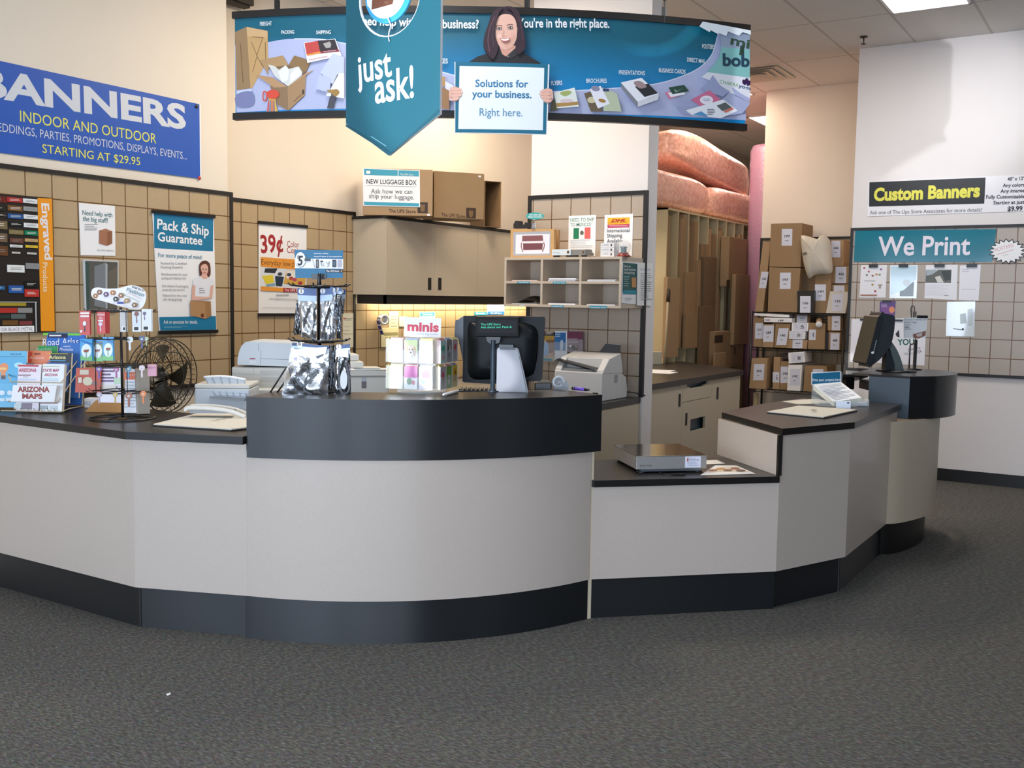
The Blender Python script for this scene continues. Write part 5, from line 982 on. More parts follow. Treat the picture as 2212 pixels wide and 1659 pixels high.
parcel('narrow brown box leaning at the left end of the top shelf, labelled 168', PV, ((128, 175), (205, 180), (128, 862), (50, 855)), D2_, 10.46, 0.3, CARD, '168', (88, 470, 158, 632, 26))
parcel('black poly mailer labelled 156 on the top shelf', PV, ((463, 668), (632, 662), (625, 880), (470, 878)), D2_, 10.37, 0.05, mat('#1c1a19', 0.35), '156', (490, 716, 594, 880, 2))
parcel('tan box labelled 141 under the white sack', PV, ((640, 500), (802, 492), (780, 880), (632, 880)), D2_, 10.44, 0.3, CARD2, '141', (636, 602, 744, 762, 1))
parcel('plain brown box standing behind the black mailer', PV, ((505, 495), (640, 500), (636, 880), (500, 880)), D2_, 10.50, 0.28, CARDD)
parcel('tan box labelled 617 behind the white envelope', PV, ((788, 600), (968, 600), (962, 880), (785, 880)), D2_, 10.47, 0.28, CARD2, '617', (820, 610, 926, 770, 1))
parcel('small tan box labelled 422 stacked on the right of the top shelf', PV, ((808, 430), (980, 430), (975, 600), (805, 600)), None, 10.47, 0.26, CARD2, '422', (837, 438, 942, 598, 3))
parcel('small box labelled 404, topmost in the right stack of the top shelf', PV, ((795, 172), (918, 172), (915, 428), (800, 428)), None, 10.47, 0.22, CARD, '404', (797, 182, 886, 345, 0))
parcel('white padded envelope labelled 132 at the right end of the top shelf', PV, ((785, 668), (972, 672), (932, 882), (745, 880)), D2_, 10.39, 0.03, mat('#d9d2c4', 0.5), '132', (800, 690, 905, 860, 12))
# white sack
a = atx(PV[0]+520/PV[2], PV[1]+130/PV[2], 10.40); b_ = atx(PV[0]+800/PV[2], PV[1]+540/PV[2], 10.40)
sh = [(500, 165), (520, 128), (610, 150), (665, 165), (690, 135), (720, 125), (775, 165), (795, 230), (800, 320), (805, 490), (700, 505), (630, 520), (588, 552), (560, 520), (520, 370)]
f = pmap(on_r(YL, 0, 10.36), 'x', 10.36); P = [f(PV[0]+x/PV[2], PV[1]+y/PV[2]) for x, y in spline(sh, 4)]; cx = sum(p[0] for p in P)/len(P); cy = sum(p[1] for p in P)/len(P)
q = MB(); n_ = len(P); lv = [(1.0, 0.0), (0.93, 0.035), (0.75, 0.065), (0.45, 0.082), (0.0, 0.088)]
for sgn in (1, -1):
    vs = []; fs = []
    for k, (s_, z_) in enumerate(lv): vs += [(cx+(p[0]-cx)*s_-cx, cy+(p[1]-cy)*s_-cy, sgn*z_+0.006*sin(9*i*.3+k)*(0 < k < 4)) for i, p in enumerate(P)]
    for k in range(len(lv)-1):
        for i in range(n_): fs.append((k*n_+i, k*n_+(i+1) % n_, (k+1)*n_+(i+1) % n_, (k+1)*n_+i)[::sgn])
    q.add(vs, fs, mat('#cbc3b3', 0.45, bump=0.4, bscale=12, key='sack'), True)
M = on_r(YL-cx, cy, 10.36); r = thing('poly_mailer', 'large white sack labelled 489 leaning on top of the parcels', 'parcel', M, 'numbered parcels on the wire shelves'); q.build('sack', r)
q = MB(); q.z = 0.089; g = lambda x, y: (lambda t: (t[0]-cx, t[1]-cy))(f(PV[0]+x/PV[2], PV[1]+y/PV[2])); q.map = g; q.txt('489', 545, 330, 582, 322, 26, INK, 0.03); q.bars(555, 355, 580, 362, 1, GREY, 0.6); q.build('number_print', r)
# middle shelf (view PV2)
parcel('flat white box labelled 482 lying on the parcels at the left of the middle shelf', PV2, ((122, 152), (435, 165), (430, 190), (122, 172)), None, 10.42, 0.25, W_)
r = parcel('long flat white carrier box labelled 168 on the middle shelf', PV2, ((208, 190), (460, 197), (458, 234), (210, 230)), None, 10.40, 0.25, W_)
q = MB(); f = pmap(on_r(YL, 0, 10.40), 'x', 10.40); o_ = r.matrix_world.inverted(); q.map = lambda x, y: (lambda v: (v.x, v.y))(o_ @ atx(PV2[0]+x/PV2[2], PV2[1]+y/PV2[2], 10.40)); q.z = 0.0006; q.txt('Fed', 222, 217, 246, 217, 11, mat('#4a2a7a', 0.5), 0.03); q.txt('Ex', 247, 217, 266, 217, 11, mat('#d0702a', 0.5), 0.03); q.txt('168', 338, 224, 382, 224, 15, INK, 0.03); q.build('shipping_label', r)
parcel('tan box labelled 157 at the left end of the middle shelf', PV2, ((118, 180), (205, 185), (200, 445), (115, 442)), D1, 10.45, 0.3, CARD2, '157', (128, 232, 200, 372, 4))
parcel('tan box labelled 289 on the middle shelf', PV2, ((205, 245), (300, 242), (292, 450), (196, 448)), D1, 10.41, 0.3, CARD, '289', (200, 255, 292, 402, 5))
parcel('tan box with a tilted label 140 on the middle shelf', PV2, ((312, 240), (445, 240), (430, 458), (300, 450)), D1, 10.42, 0.3, CARD2, '140', (318, 280, 408, 430, 22))
parcel('tan box labelled 439 at the bottom of a small stack on the middle shelf', PV2, ((430, 385), (598, 390), (590, 466), (428, 462)), D1, 10.41, 0.3, CARD, '439', (462, 386, 552, 464, 3))
parcel('white box labelled 432 in the middle of a small stack on the middle shelf', PV2, ((436, 310), (580, 318), (572, 385), (432, 382)), None, 10.40, 0.25, W_, '432', (440, 312, 560, 380, 3), 1)
parcel('white box labelled 473 on top of a small stack on the middle shelf', PV2, ((458, 235), (606, 238), (600, 314), (455, 310)), None, 10.41, 0.25, W_, '473', (470, 238, 590, 308, 3), 1)
parcel('tan box labelled 290 at the back of the middle shelf', PV2, ((480, 165), (622, 168), (618, 236), (480, 234)), None, 10.5, 0.25, CARDD, '290', (500, 166, 594, 234, 3))
parcel('tan box with two turned labels 987 and 202 on the middle shelf', PV2, ((608, 232), (755, 240), (750, 470), (602, 466)), D1, 10.42, 0.3, CARD2, '987', (610, 294, 670, 388, 4), 1)
q = MB(); f = pmap(on_r(YL, 0, 10.415), 'x', 10.415); q.map = f; q.vw = (PV2[0], PV2[1], PV2[2]); q.z = 0.001
parcel('tan box labelled 488 at the right end of the middle shelf', PV2, ((788, 312), (892, 318), (885, 478), (785, 474)), D1, 10.42, 0.3, CARD2, '488', (800, 328, 880, 476, 5))
parcel('tan box labelled 403 stacked on the right end of the middle shelf', PV2, ((778, 178), (895, 175), (892, 312), (778, 305)), None, 10.44, 0.3, CARD, '403', (814, 176, 888, 304, 4))
parcel('dark narrow box beside the box labelled 488', PV2, ((755, 318), (790, 320), (786, 470), (755, 468)), D1, 10.45, 0.25, mat('#3c3a3a', 0.6))
c_ = atx(PV2[0]+700/PV2[2], PV2[1]+250/PV2[2], 10.40); r = thing('mailing_tube', 'short mailing tube with a white cap on the middle shelf', 'tube', frame(c_, (0, -1, 0.1), (-1, -0.45, -0.18)))
q = MB(); q.lathe([(0.031, -0.13), (0.031, -0.004)], CARD, 20); q.build('tube', r); q = MB(); q.lathe([(0.034, -0.004), (0.034, 0.014), (0.028, 0.02)], W_, 20); q.build('cap', r)
# lower shelf
parcel('big brown box labelled 205 at the left end of the lower shelf', PV2, ((100, 542), (240, 540), (225, 815), (76, 808)), D0, 10.36, 0.36, CARD, '205', (112, 592, 206, 738, 8))
parcel('narrow tan box with a turned label 149 on the lower shelf', PV2, ((298, 522), (355, 525), (345, 810), (286, 808)), D0, 10.42, 0.3, CARD, '149', (286, 656, 345, 748, 2), 1)
parcel('tan box labelled 195 on the lower shelf behind the white box', PV2, ((358, 560), (440, 560), (430, 812), (346, 810)), D0, 10.43, 0.3, CARD2, '195', (354, 606, 440, 752, 4))
parcel('upright white box labelled 142 on the lower shelf', PV2, ((428, 605), (550, 605), (532, 838), (415, 832)), D0, 10.38, 0.2, W_, '142', (440, 640, 530, 790, 3))
parcel('white box labelled 280 lying on top of the upright white one', PV2, ((425, 505), (568, 495), (576, 590), (430, 602)), None, 10.39, 0.26, W_, '280', (450, 510, 560, 590, 4), 1)
parcel('wide brown box at the right of the lower shelf behind the brochure holder', PV2, ((575, 600), (772, 608), (760, 835), (560, 830)), D0, 10.40, 0.34, CARD2, '171', (645, 632, 738, 790, 2))
parcel('dark box on the lower shelf under the box labelled 280', PV2, ((350, 515), (430, 512), (430, 560), (350, 560)), None, 10.5, 0.2, mat('#3b342d', 0.6))
m = MB(); m.box(0, 0.05, 0, 0.5, -0.02, 0, mat('#cdbd95', 0.6)); m.build('wood_post', M=on_r(YL-0.03, 0.08, 10.5), label='pale board standing under the left end of the parcel shelves', cat='board')
# ------------------------------------------------------------------ things on the counters
N1 = (570, 590, 3.4); N2 = (1720, 640, 3.66); N3 = (1300, 940, 3.528)
def vp(v, x, y): return v[0]+x/v[2], v[1]+y/v[2]
def vplace(v, xl, yb, xr, yt, phi=0.0, z=None, d=None): a = vp(v, xl, yb); b = vp(v, xr, yt); return place(a[0], a[1], b[0], b[1], phi, z, d)
def tilt(M, deg): return M @ Matrix.Rotation(radians(-deg), 4, 'X')     # lean the top backwards
# --- map rack
def mapbook(name, label, x0, y0, x1, y1, d, cm, draw, th=0.012, lean=12, group='maps and atlases in the wire rack'):
    M, w_, h_ = vplace(M7, x0, y1, x1, y0, 2, d=d); M = tilt(M, lean); r = thing(name, label, 'map', M, group)
    q = MB(); q.box(0, w_, 0, h_/cos(radians(lean)), -th, -0.001, mat('#d9d6cf', 0.7)); q.build('pages', r)
    q = MB(); q.box(0, w_, 0, h_/cos(radians(lean)), -0.001, 0, mat(cm, 0.35)); q.map = pmapM(M); q.vw = M7; q.z = 0.0005; draw(q); q.build('cover', r); return r
d0 = 5.18
def art(q):
    q.poly([(0, 545), (480, 545), (470, 1040), (0, 1040)], mat('#4aa9d6', 0.35)); q.poly([(0, 690), (60, 650), (130, 660), (160, 730), (140, 790), (105, 840), (105, 940), (20, 940), (20, 840), (0, 800)], mat('#e08a4a', 0.35), 3); q.quad(25, 880, 105, 955, mat('#5a4a4a', 0.4)); q.quad(0, 730, 120, 780, mat('#f0c070', 0.35))
    q.bars(0, 520, 470, 536, 1, mat('#2c6f96', 0.4), 0.6); q.txt('buy local', 205, 492, 395, 492, 30, mat('#2c4a66', 0.4)); q.oval(360, 690, 90, 55, mat('#a9e0ea', 0.4)); q.oval(40, 1210, 60, 45, mat('#dfe8f0', 0.4)); q.oval(190, 1210, 50, 45, mat('#dfe8f0', 0.4)); q.quad(0, 1310, 95, 1370, mat('#d3e4ee', 0.4)); q.quad(110, 1300, 230, 1365, mat('#d3e4ee', 0.4))
mapbook('paper_poster', 'light blue booklet with a light bulb at the far left of the counter', -260, 418, 485, 1480, d0+0.10, '#58b2d9', art, 0.015, 6)
def art(q): q.quad(815, 80, 1530, 130, mat('#7fd03a', 0.35)); q.quad(910, 85, 1275, 175, mat('#1d1f4a', 0.35)); q.bars(930, 118, 1255, 150, 1, W_, 0.8); q.txt('Road Atlas', 808, 320, 1480, 300, 125, W_)
mapbook('road_atlas', 'blue road atlas with green top, tallest at the back of the map rack', 800, 80, 1540, 1430, d0+0.34, '#2f6cc4', art, 0.02)
def art(q): q.txt('metro', 1200, 350, 1330, 346, 34, W_); q.txt('Phoenix', 1125, 415, 1380, 415, 52, W_)
mapbook('street_map', 'blue phoenix street map in front of the road atlas', 1075, 272, 1480, 1300, d0+0.26, '#3a72c0', art, 0.016)
def art(q): q.txt('Phoenix Pocket', 690, 415, 970, 405, 44, mat('#bfe0c4', 0.4))
mapbook('street_map', 'green pocket map showing above the orange one', 652, 335, 1022, 1300, d0+0.24, '#2f9a52', art, 0.012)
def art(q): q.quad(480, 425, 560, 1200, mat('#e2583a', 0.35)); q.quad(650, 460, 765, 490, mat('#8a4a3a', 0.4)); q.txt('Arizona', 555, 575, 830, 575, 60, mat('#e9d5cc', 0.4))
mapbook('street_map', 'salmon orange arizona map, left in the second row of the rack', 485, 425, 895, 1400, d0+0.15, '#e78a66', art, 0.014)
def art(q): q.quad(895, 465, 1290, 478, mat('#d8d03a', 0.4)); q.txt('Arizona', 920, 572, 1240, 572, 68, mat('#efe9a0', 0.4), 0.02); q.quad(905, 592, 1240, 615, mat('#5aa4d0', 0.4)); q.quad(890, 640, 1280, 1200, mat('#5a82c4', 0.35))
mapbook('street_map', 'dark arizona recreation map, right in the second row of the rack', 892, 465, 1292, 1400, d0+0.15, '#3b3f46', art, 0.02)
rd = '#b9566a'
def art(q): q.quad(345, 682, 728, 718, mat('#c03a48', 0.4)); q.quad(498, 645, 640, 680, mat('#6a4a48', 0.4)); q.txt('ARIZONA', 352, 815, 690, 815, 62, mat(rd, 0.4), 0.03); q.bars(340, 868, 690, 892, 1, mat('#7a4a5a', 0.4), 0.7); q.bars(440, 905, 578, 920, 1, GREY, 0.7); q.quad(352, 940, 680, 968, mat('#b9d0e8', 0.4)); q.quad(275, 1410, 400, 1510, mat('#d5e0dc', 0.4)); q.quad(415, 1400, 600, 1520, mat('#8a7f8a', 0.4))
mapbook('street_map', 'pink and white arizona map at the front left of the rack', 290, 682, 725, 1560, d0, '#ece3ea', art, 0.02)
def art(q): q.txt('STATE MAP', 805, 815, 1115, 815, 56, mat(rd, 0.4), 0.03); q.txt('ARIZONA', 835, 895, 1090, 895, 48, mat(rd, 0.4), 0.03); q.bars(800, 705, 1130, 722, 1, mat('#b9b06a', 0.4), 0.7); q.bars(800, 930, 1120, 990, 3, mat('#bcd3dc', 0.4), 0.5); q.quad(770, 1400, 1090, 1418, mat('#a05a66', 0.4)); q.quad(760, 1450, 900, 1520, mat('#a9b4b8', 0.4)); q.quad(950, 1450, 1080, 1520, mat('#c9d4da', 0.4))
mapbook('street_map', 'white state map of arizona at the front right of the rack', 750, 675, 1162, 1565, d0, '#eef3f6', art, 0.03)
CW_ = mat('#c4b89f', 0.35, spec=0.6)
P = lambda x, y, d: atd(*vp(M7, x, y), d)
Mr = upr(P(640, 1560, d0+0.15)); I = Mr.inverted()
r = thing('map_rack', 'cream wire countertop rack holding arizona maps at the left end of the counter', 'rack', Mr)
for pts in ([P(205, 1005, d0-.02), P(1150, 1022, d0-.02), P(1500, 550, d0+.34)], [P(150, 1370, d0-.02), P(1080, 1388, d0-.02), P(1120, 1330, d0), P(1590, 650, d0+.36)], [P(1580, 640, d0+.36), P(1575, 1480, d0+.36)], [P(20, 1545, d0-.02), P(1150, 1572, d0-.02), P(1300, 1510, d0+.1), P(1590, 1455, d0+.36)], [P(205, 1005, d0-.02), P(60, 620, d0+.34)]):
    q = MB(); q.tube([I @ p for p in pts], 0.0032, CW_, 6); q.build('wire', r)
for i in range(7):
    x = 260+i*125; q = MB(); q.tube([I @ P(x, 1505, d0-.015), I @ P(x+25, 1550, d0-.02), I @ P(x+85, 1562, d0+.06)], 0.003, CW_, 6); q.build('wire', r)
M, w_, h_ = vplace(M7, 205, 1380, 1040, 1075, 2, d=d0-0.03); r = thing('rack_sign', 'white card reading arizona maps on the front of the wire rack', 'sign', M)
q = MB(); q.map = pmapM(M); q.vw = M7; q.prism([q.p(*t) for t in ((205, 1375), (1025, 1385), (1075, 1075), (250, 1062))], 0, 0.002, W_); q.build('card', r)
q = MB(); q.map = pmapM(M); q.vw = M7; q.z = 0.0024; q.txt('ARIZONA', 338, 1188, 940, 1192, 92, mat('#9a4438', 0.5), 0.05); q.txt('MAPS', 425, 1315, 805, 1320, 88, mat('#9a4438', 0.5), 0.05); q.build('lettering', r)

# --- key rack spinner
SB = atz(265, 904, LT); SR = 0.155
r = thing('key_rack', 'black wire spinner rack of decorated key blanks with a shoe-sole header', 'rack', upr((SB.x, SB.y, LT)))
zz = lambda y: zof(262, y, SB)-LT
ztp = zz(664); RIM = [zz(672), zz(731), zz(789), zz(845)]
q = MB(); q.tube([(0, 0, 0.005), (0, 0, ztp)], 0.0065, WIRE, 10); q.build('pole', r)
q = MB(); q.tube([(SR*cos(2*pi*i/36), SR*sin(2*pi*i/36), 0.005) for i in range(36)], 0.004, WIRE, 6, None, True)
for a in (20, 80, 140): q.tube([(SR*cos(radians(a)), SR*sin(radians(a)), 0.005), (0, 0, 0.014), (-SR*cos(radians(a)), -SR*sin(radians(a)), 0.005)], 0.004, WIRE, 6)
q.build('base_ring', r)
for z_ in RIM:
    q = MB(); R_ = SR*0.98; c4 = [(R_*cos(radians(a+CAMX)), R_*sin(radians(a+CAMX)), z_) for a in (0, 60, 120, 180, 240, 300)]
    q.tube(c4, 0.003, WIRE, 6, None, True)
    for a in (0, 60, 120): q.tube([(R_*cos(radians(a+CAMX)), R_*sin(radians(a+CAMX)), z_), (-R_*cos(radians(a+CAMX)), -R_*sin(radians(a+CAMX)), z_)], 0.0028, WIRE, 6)
    for a in range(0, 360, 30): q.tube([(R_*.97*cos(radians(a+CAMX)), R_*.97*sin(radians(a+CAMX)), z_), (R_*1.08*cos(radians(a+CAMX)), R_*1.08*sin(radians(a+CAMX)), z_+0.004), (R_*1.1*cos(radians(a+CAMX)), R_*1.1*sin(radians(a+CAMX)), z_+0.012)], 0.002, WIRE, 5)
    q.build('hook_tier', r)
for a in (60, 240, 300): q = MB(); q.tube([(SR*.98*cos(radians(a+CAMX)), SR*.98*sin(radians(a+CAMX)), RIM[3]), (SR*.98*cos(radians(a+CAMX)), SR*.98*sin(radians(a+CAMX)), RIM[0])], 0.0022, WIRE, 5); q.build('upright_wire', r)
dS = CF.dot(SB-CAM); dF = dS-0.15
sole = [(320, 380), (350, 300), (440, 270), (600, 290), (830, 285), (960, 250), (1090, 228), (1250, 265), (1340, 350), (1360, 450), (1320, 600), (1240, 680), (1100, 690), (1000, 660), (850, 620), (600, 545), (400, 490), (340, 450)]
M, w_, h_ = vplace(M6, 320, 690, 1360, 228, 0, d=dS); Mi = r.matrix_world.inverted() @ M
q = MB(); q.map = pmapM(M); q.vw = M6; q.prism([q.p(*t) for t in spline(sole, 4)], -0.003, 0, W_); q.z = 0.0004
for x_, y_, c in ((405, 430, '#b07a3a'), (485, 360, '#8a5a44'), (610, 400, '#6b5680'), (740, 370, '#b8743a'), (800, 490, '#3a3a3c'), (900, 420, '#a06a44'), (1010, 520, '#b08a5a'), (1160, 600, '#8a6a4a')):
    for k in range(6): q.oval(x_+30*cos(k*1.05), y_+30*sin(k*1.05), 22, 20, mat(c, 0.5))
    q.oval(x_, y_, 18, 18, mat('#e4d9c4', 0.5))
q.stroke([(840, 560), (960, 560)], 40, mat('#3a4a9a', 0.5)); q.txt('Walk On In', 1105, 270, 1330, 350, 36, INK, 0.03); q.txt('Fashion', 1010, 340, 1330, 450, 70, mat('#6f8f98', 0.5), 0.02); q.stroke([(920, 390), (1260, 545)], 8, mat('#7fa06a', 0.5)); q.stroke([(1030, 370), (1300, 495)], 8, mat('#d8a0a0', 0.5))
q.build('header_sign', r, M=Mi)
KG = 'key cards hanging on the spinner rack'
def hang(name, label, v, x0, y0, x1, y1, base, draw=None, n=1, th=0.002, phi=0, cat='key card', d=None):
    M, w_, h_ = vplace(v, x0, y1, x1, y0, phi, d=d or dF); o = thing(name, label, cat, M, KG)
    for j in range(n):
        q = MB(); q.box(0.003*j, w_+0.003*j, 0, h_, -th-0.006*j, -0.006*j, mat(base, 0.4))
        if j == 0 and draw: q.map = pmapM(M); q.vw = v; q.z = 0.0003; draw(q)
        q.build('card', o)
    return o
def key(q, cx, cy, s, c):
    m_ = mat(c, 0.35); q.oval(cx, cy, 38*s, 34*s, m_); q.quad(cx-9*s, cy+20*s, cx+9*s, cy+140*s, m_); q.quad(cx, cy+100*s, cx+20*s, cy+112*s, m_)
def art(q): q.bars(120, 740, 290, 850, 2, W_, 0.6); key(q, 200, 950, 1.1, '#22222a'); q.oval(200, 950, 34, 42, mat('#e9eef2', 0.4)); q.poly([(110, 1080), (165, 1070), (150, 1120), (130, 1130)], W_)
hang('key_card', 'red key card with a white emblem at the left end of the top tier', M6, 105, 712, 303, 1165, '#d0453e', art, 2)
def art(q): q.txt('DESIGN', 440, 800, 575, 800, 34, W_, 0.02); q.bars(470, 830, 545, 860, 2, W_, 0.5); q.quad(455, 880, 550, 915, W_); key(q, 500, 960, 1.0, '#d9d3ea')
hang('key_card', 'stack of red key cards next on the top tier', M6, 432, 705, 592, 1140, '#d5463f', art, 5)
bar = lambda q, a, b, c, d_: (q.quad(a, b, c, d_, W_), q.bars(a+18, b+12, c-18, d_-12, 1, INK, 0.9))
def art(q): bar(q, 905, 1010, 1000, 1095); q.quad(880, 700, 960, 730, INK)
hang('key_card', 'white backed key card right of the rack pole on the top tier', M6, 868, 692, 1010, 1108, '#c9c4c0', art)
def art(q): key(q, 1180, 770, 1.25, '#7a4038'); bar(q, 1115, 1005, 1245, 1095)
hang('key_card', 'pale key card with a red flower key on the top tier', M6, 1100, 722, 1268, 1105, '#d4dbe0', art)
def art(q): key(q, 1330, 760, 0.9, '#5a4a6a'); bar(q, 1295, 995, 1420, 1085)
hang('key_card', 'pale key card with a small dark key at the right end of the top tier', M6, 1280, 675, 1465, 1095, '#e0e2e2', art, 2)
for i, (x0, y0, x1, y1, mid) in enumerate(((120, 1240, 345, 1650, 1), (338, 1235, 545, 1665, 0), (545, 1205, 742, 1650, 1))):
    def art(q, x0=x0, y0=y0, x1=x1, y1=y1, mid=mid):
        w_ = x1-x0; q.quad(x0, y1-90, x1, y1, mat('#7cc47a', 0.4)); q.oval((x0+x1)/2, (y0+y1)/2+20, w_*.42, 130, mat('#e9f3f4', 0.35)); q.quad(x0, y0, x1, y0+50, mat('#4aa6e0', 0.35)); q.stroke([(x0+10, y0+30), (x1-10, y0+100)], 26, mat('#2a6ab8', 0.35)); key(q, (x0+x1)/2, y0+230, 0.9, '#6a9a7a' if mid else '#b9c2c2'); q.poly([(x0+w_*.3, y0+210), (x1-w_*.25, y0+200), (x1-w_*.3, y0+240), (x0+w_*.3, y0+250)], mat('#a0523c', 0.4))
    hang('key_card', ('leftmost', 'middle', 'rightmost')[i]+' of three blue and green key cards on the second tier', M6, x0, y0, x1, y1, '#57a9dc' if mid else '#8f9a6a', art, 2, phi=(-12, 8, 0)[i])
def single(label, v, pts, c, d=None, n=3, th=0.004, detail=None):
    M, w_, h_ = vplace(v, min(p_[0] for p_ in pts), max(p_[1] for p_ in pts), max(p_[0] for p_ in pts), min(p_[1] for p_ in pts), 0, d=d or dF); o = thing('key_blank', label, 'key', M, KG); q = MB(); q.map = pmapM(M); q.vw = v
    q.prism([q.p(*t) for t in spline(pts, n)], -th, 0, mat(c, 0.35)); q.build('blank', o)
    if detail: q = MB(); q.map = pmapM(M); q.vw = v; q.z = 0.0004; detail(q); q.build('print', o)
def kp(cx, cy, s=1.0): return [(cx-50*s, cy-20*s), (cx-30*s, cy-50*s), (cx+30*s, cy-50*s), (cx+52*s, cy-15*s), (cx+40*s, cy+30*s), (cx+14*s, cy+45*s), (cx+16*s, cy+150*s), (cx-14*s, cy+150*s), (cx-16*s, cy+45*s), (cx-42*s, cy+25*s)]
for lb, v, cx, cy, s, c in (('white shoe shaped key blank on the second tier', M6, 1048, 1265, 1.2, '#dfe4e8'), ('dark blue key blank on the second tier, right side', M6, 1280, 1245, 1.1, '#3a4a78'), ('pale green key blank at the right end of the second tier', M6, 1362, 1245, 0.8, '#a9b48a'),
    ('purple key blank on the third tier', M8, 455, 490, 1.1, '#7a4a98'), ('blue and pink flower key blank left of the rack pole on the third tier', M8, 775, 500, 0.95, '#a04a88'), ('teal key blank right of the rack pole on the third tier', M8, 998, 490, 1.05, '#4a86a4'), ('white flower key blank on the third tier', M8, 1245, 475, 1.05, '#d8c8cc'),
    ('grey key blank on the bottom tier', M8, 460, 965, 0.95, '#b4a8b8'), ('yellow key blank on the bottom tier', M8, 755, 965, 0.9, '#c4a24a'), ('brown boot key blank right of the rack pole on the bottom tier', M8, 1005, 985, 1.2, '#9a5a3c'), ('orange key blank at the right end of the bottom tier', M8, 1270, 950, 1.05, '#e07a30')):
    single(lb, v, kp(cx, cy, s), c, detail=lambda q, cx=cx, cy=cy, s=s: (q.oval(cx, cy, 20*s, 18*s, mat('#e9e2d8', 0.4)), q.oval(cx, cy, 9*s, 8*s, mat('#5a4a4a', 0.4))))
M, w_, h_ = vplace(M8, 1350, 620, 1510, 405, 10, d=dF+0.05); q = MB(); q.box(0, w_, 0, h_, -0.03, 0, mat('#d9a0b4', 0.35)); q.box(0, w_, h_*.72, h_*.76, 0, 0.001, mat('#b87a90', 0.4)); q.build('key_pouch', M=M, label='pink packet at the right end of the third tier of the key rack', cat='packet', group=KG, bev=0.004)
# brochures behind the key rack
def stand(name, label, v, x0, y0, x1, y1, d, base, draw, th=0.01, lean=8, cat='brochure', phi=0):
    M, w_, h_ = vplace(v, x0, y1, x1, y0, phi, d=d); M = tilt(M, lean); q = MB(); q.box(0, w_, 0, h_, -th, 0, mat(base, 0.4)); q.map = pmapM(M); q.vw = v; q.z = 0.0004; draw(q); q.build(name, M=M, label=label, cat=cat)
def art(q): q.oval(250, 710, 90, 80, mat('#cfc8a8', 0.4)); q.quad(60, 620, 160, 760, mat('#a83a24', 0.4)); q.quad(80, 640, 140, 740, mat('#d8cfb8', 0.4)); q.quad(110, 500, 270, 590, mat('#cfc4ae', 0.4)); q.bars(330, 720, 430, 800, 3, mat('#5a7a7a', 0.4), 0.5)
stand('booklet', 'orange red booklet with cream circles behind the key rack', M8, 20, 465, 480, 915, dS+0.12, '#c24a26', art)
def art(q): q.bars(480, 450, 760, 750, 5, mat('#7a5a80', 0.4), 0.55); q.quad(480, 760, 760, 900, mat('#e9e4da', 0.4)); q.quad(740, 640, 870, 760, mat('#bcd8b8', 0.4))
stand('booklet', 'white and purple striped leaflet behind the key rack pole', M8, 470, 440, 875, 1100, dS+0.14, '#efeaf0', art)
def art(q): q.quad(925, 540, 1262, 685, mat('#e2704a', 0.4)); q.txt('e list', 1020, 615, 1145, 605, 40, mat('#f0d8cc', 0.4)); q.bars(930, 720, 1180, 1230, 9, mat('#b4bcc4', 0.5), 0.3)
stand('booklet', 'white price leaflet with an orange header right of the key rack pole', M8, 920, 485, 1265, 1290, dS+0.05, '#eef0f4', art, 0.02)
M, w_, h_ = vplace(M8, 1160, 1320, 1400, 490, 30, d=dS+0.03); q = MB(); q.box(0, w_, 0, h_, -0.05, 0, mat('#a39a8c', 0.4)); q.build('leaflet_holder', M=M, label='grey beige leaflet holder at the right of the key rack', cat='holder', bev=0.003)
M, w_, h_ = vplace(M8, 300, 1275, 885, 1085, -3, z=LT+0.001); q = MB(); q.hexa([(-0.03, 0, 0), (w_, 0, 0), (w_, 0, -0.12), (-0.0, 0, -0.12)], [(0, h_, -0.06), (w_, h_, -0.06), (w_, h_, -0.12), (0, h_, -0.12)], mat('#a9804f', 0.7, noise=0.1)); q.build('cardboard_tray', M=M, label='sloping brown cardboard tray at the foot of the key rack', cat='tray')
M, w_, h_ = vplace(M8, 190, 1200, 420, 1030, 0, z=LT+0.0); q = MB(); q.box(0, w_, 0, h_, -0.06, 0, W_); q.z = 0.0004; q.ltxt('K5', (w_*.1, h_*.3), (w_*.5, h_*.3), h_*.4, mat('#8a9ab8', 0.5)); q.build('small_box', M=Matrix.Translation((0, 0, 0.001)) @ M, label='small white box beside the cardboard tray behind the key rack', cat='box', bev=0.002)
# newspaper mats
NEWS = mat('#d8d3c6', 0.8, noise=0.08, nscale=40)
def newsmat(label, pts, z, n=2):
    P_ = [atz(x, y, z) for x, y in pts]; o = P_[0]; q = MB(); loc = [(p.x-o.x, p.y-o.y) for p in P_]
    r = thing('newspaper_mat', label, 'mat', Matrix.Translation((o.x, o.y, z+0.0006)))
    q.prism(loc, 0, 0.006, mat('#2a2522', 0.6)); q.build('backing', r)
    q = MB(); c = (sum(p[0] for p in loc)/len(loc), sum(p[1] for p in loc)/len(loc)); q.prism([(c[0]+(p[0]-c[0])*.99, c[1]+(p[1]-c[1])*.99) for p in loc], 0.006, 0.011, NEWS); q.z = 0.0113
    for k in range(3): q.flat([(c[0]+(p[0]-c[0])*.12+(-.05+.06*k), c[1]+(p[1]-c[1])*.06-.03+.02*k) for p in loc], mat('#b4aea2', 0.8))
    q.build('paper_sheets', r)
newsmat('newspaper mat on the left worktop next to the tall counter', [(330, 921), (500, 932), (560, 925), (560, 898), (478, 890), (418, 899)], LT)
newsmat('newspaper mat on the worktop right of the scale', [(1657, 893), (1779, 905), (1852, 889), (1726, 880)], RT)
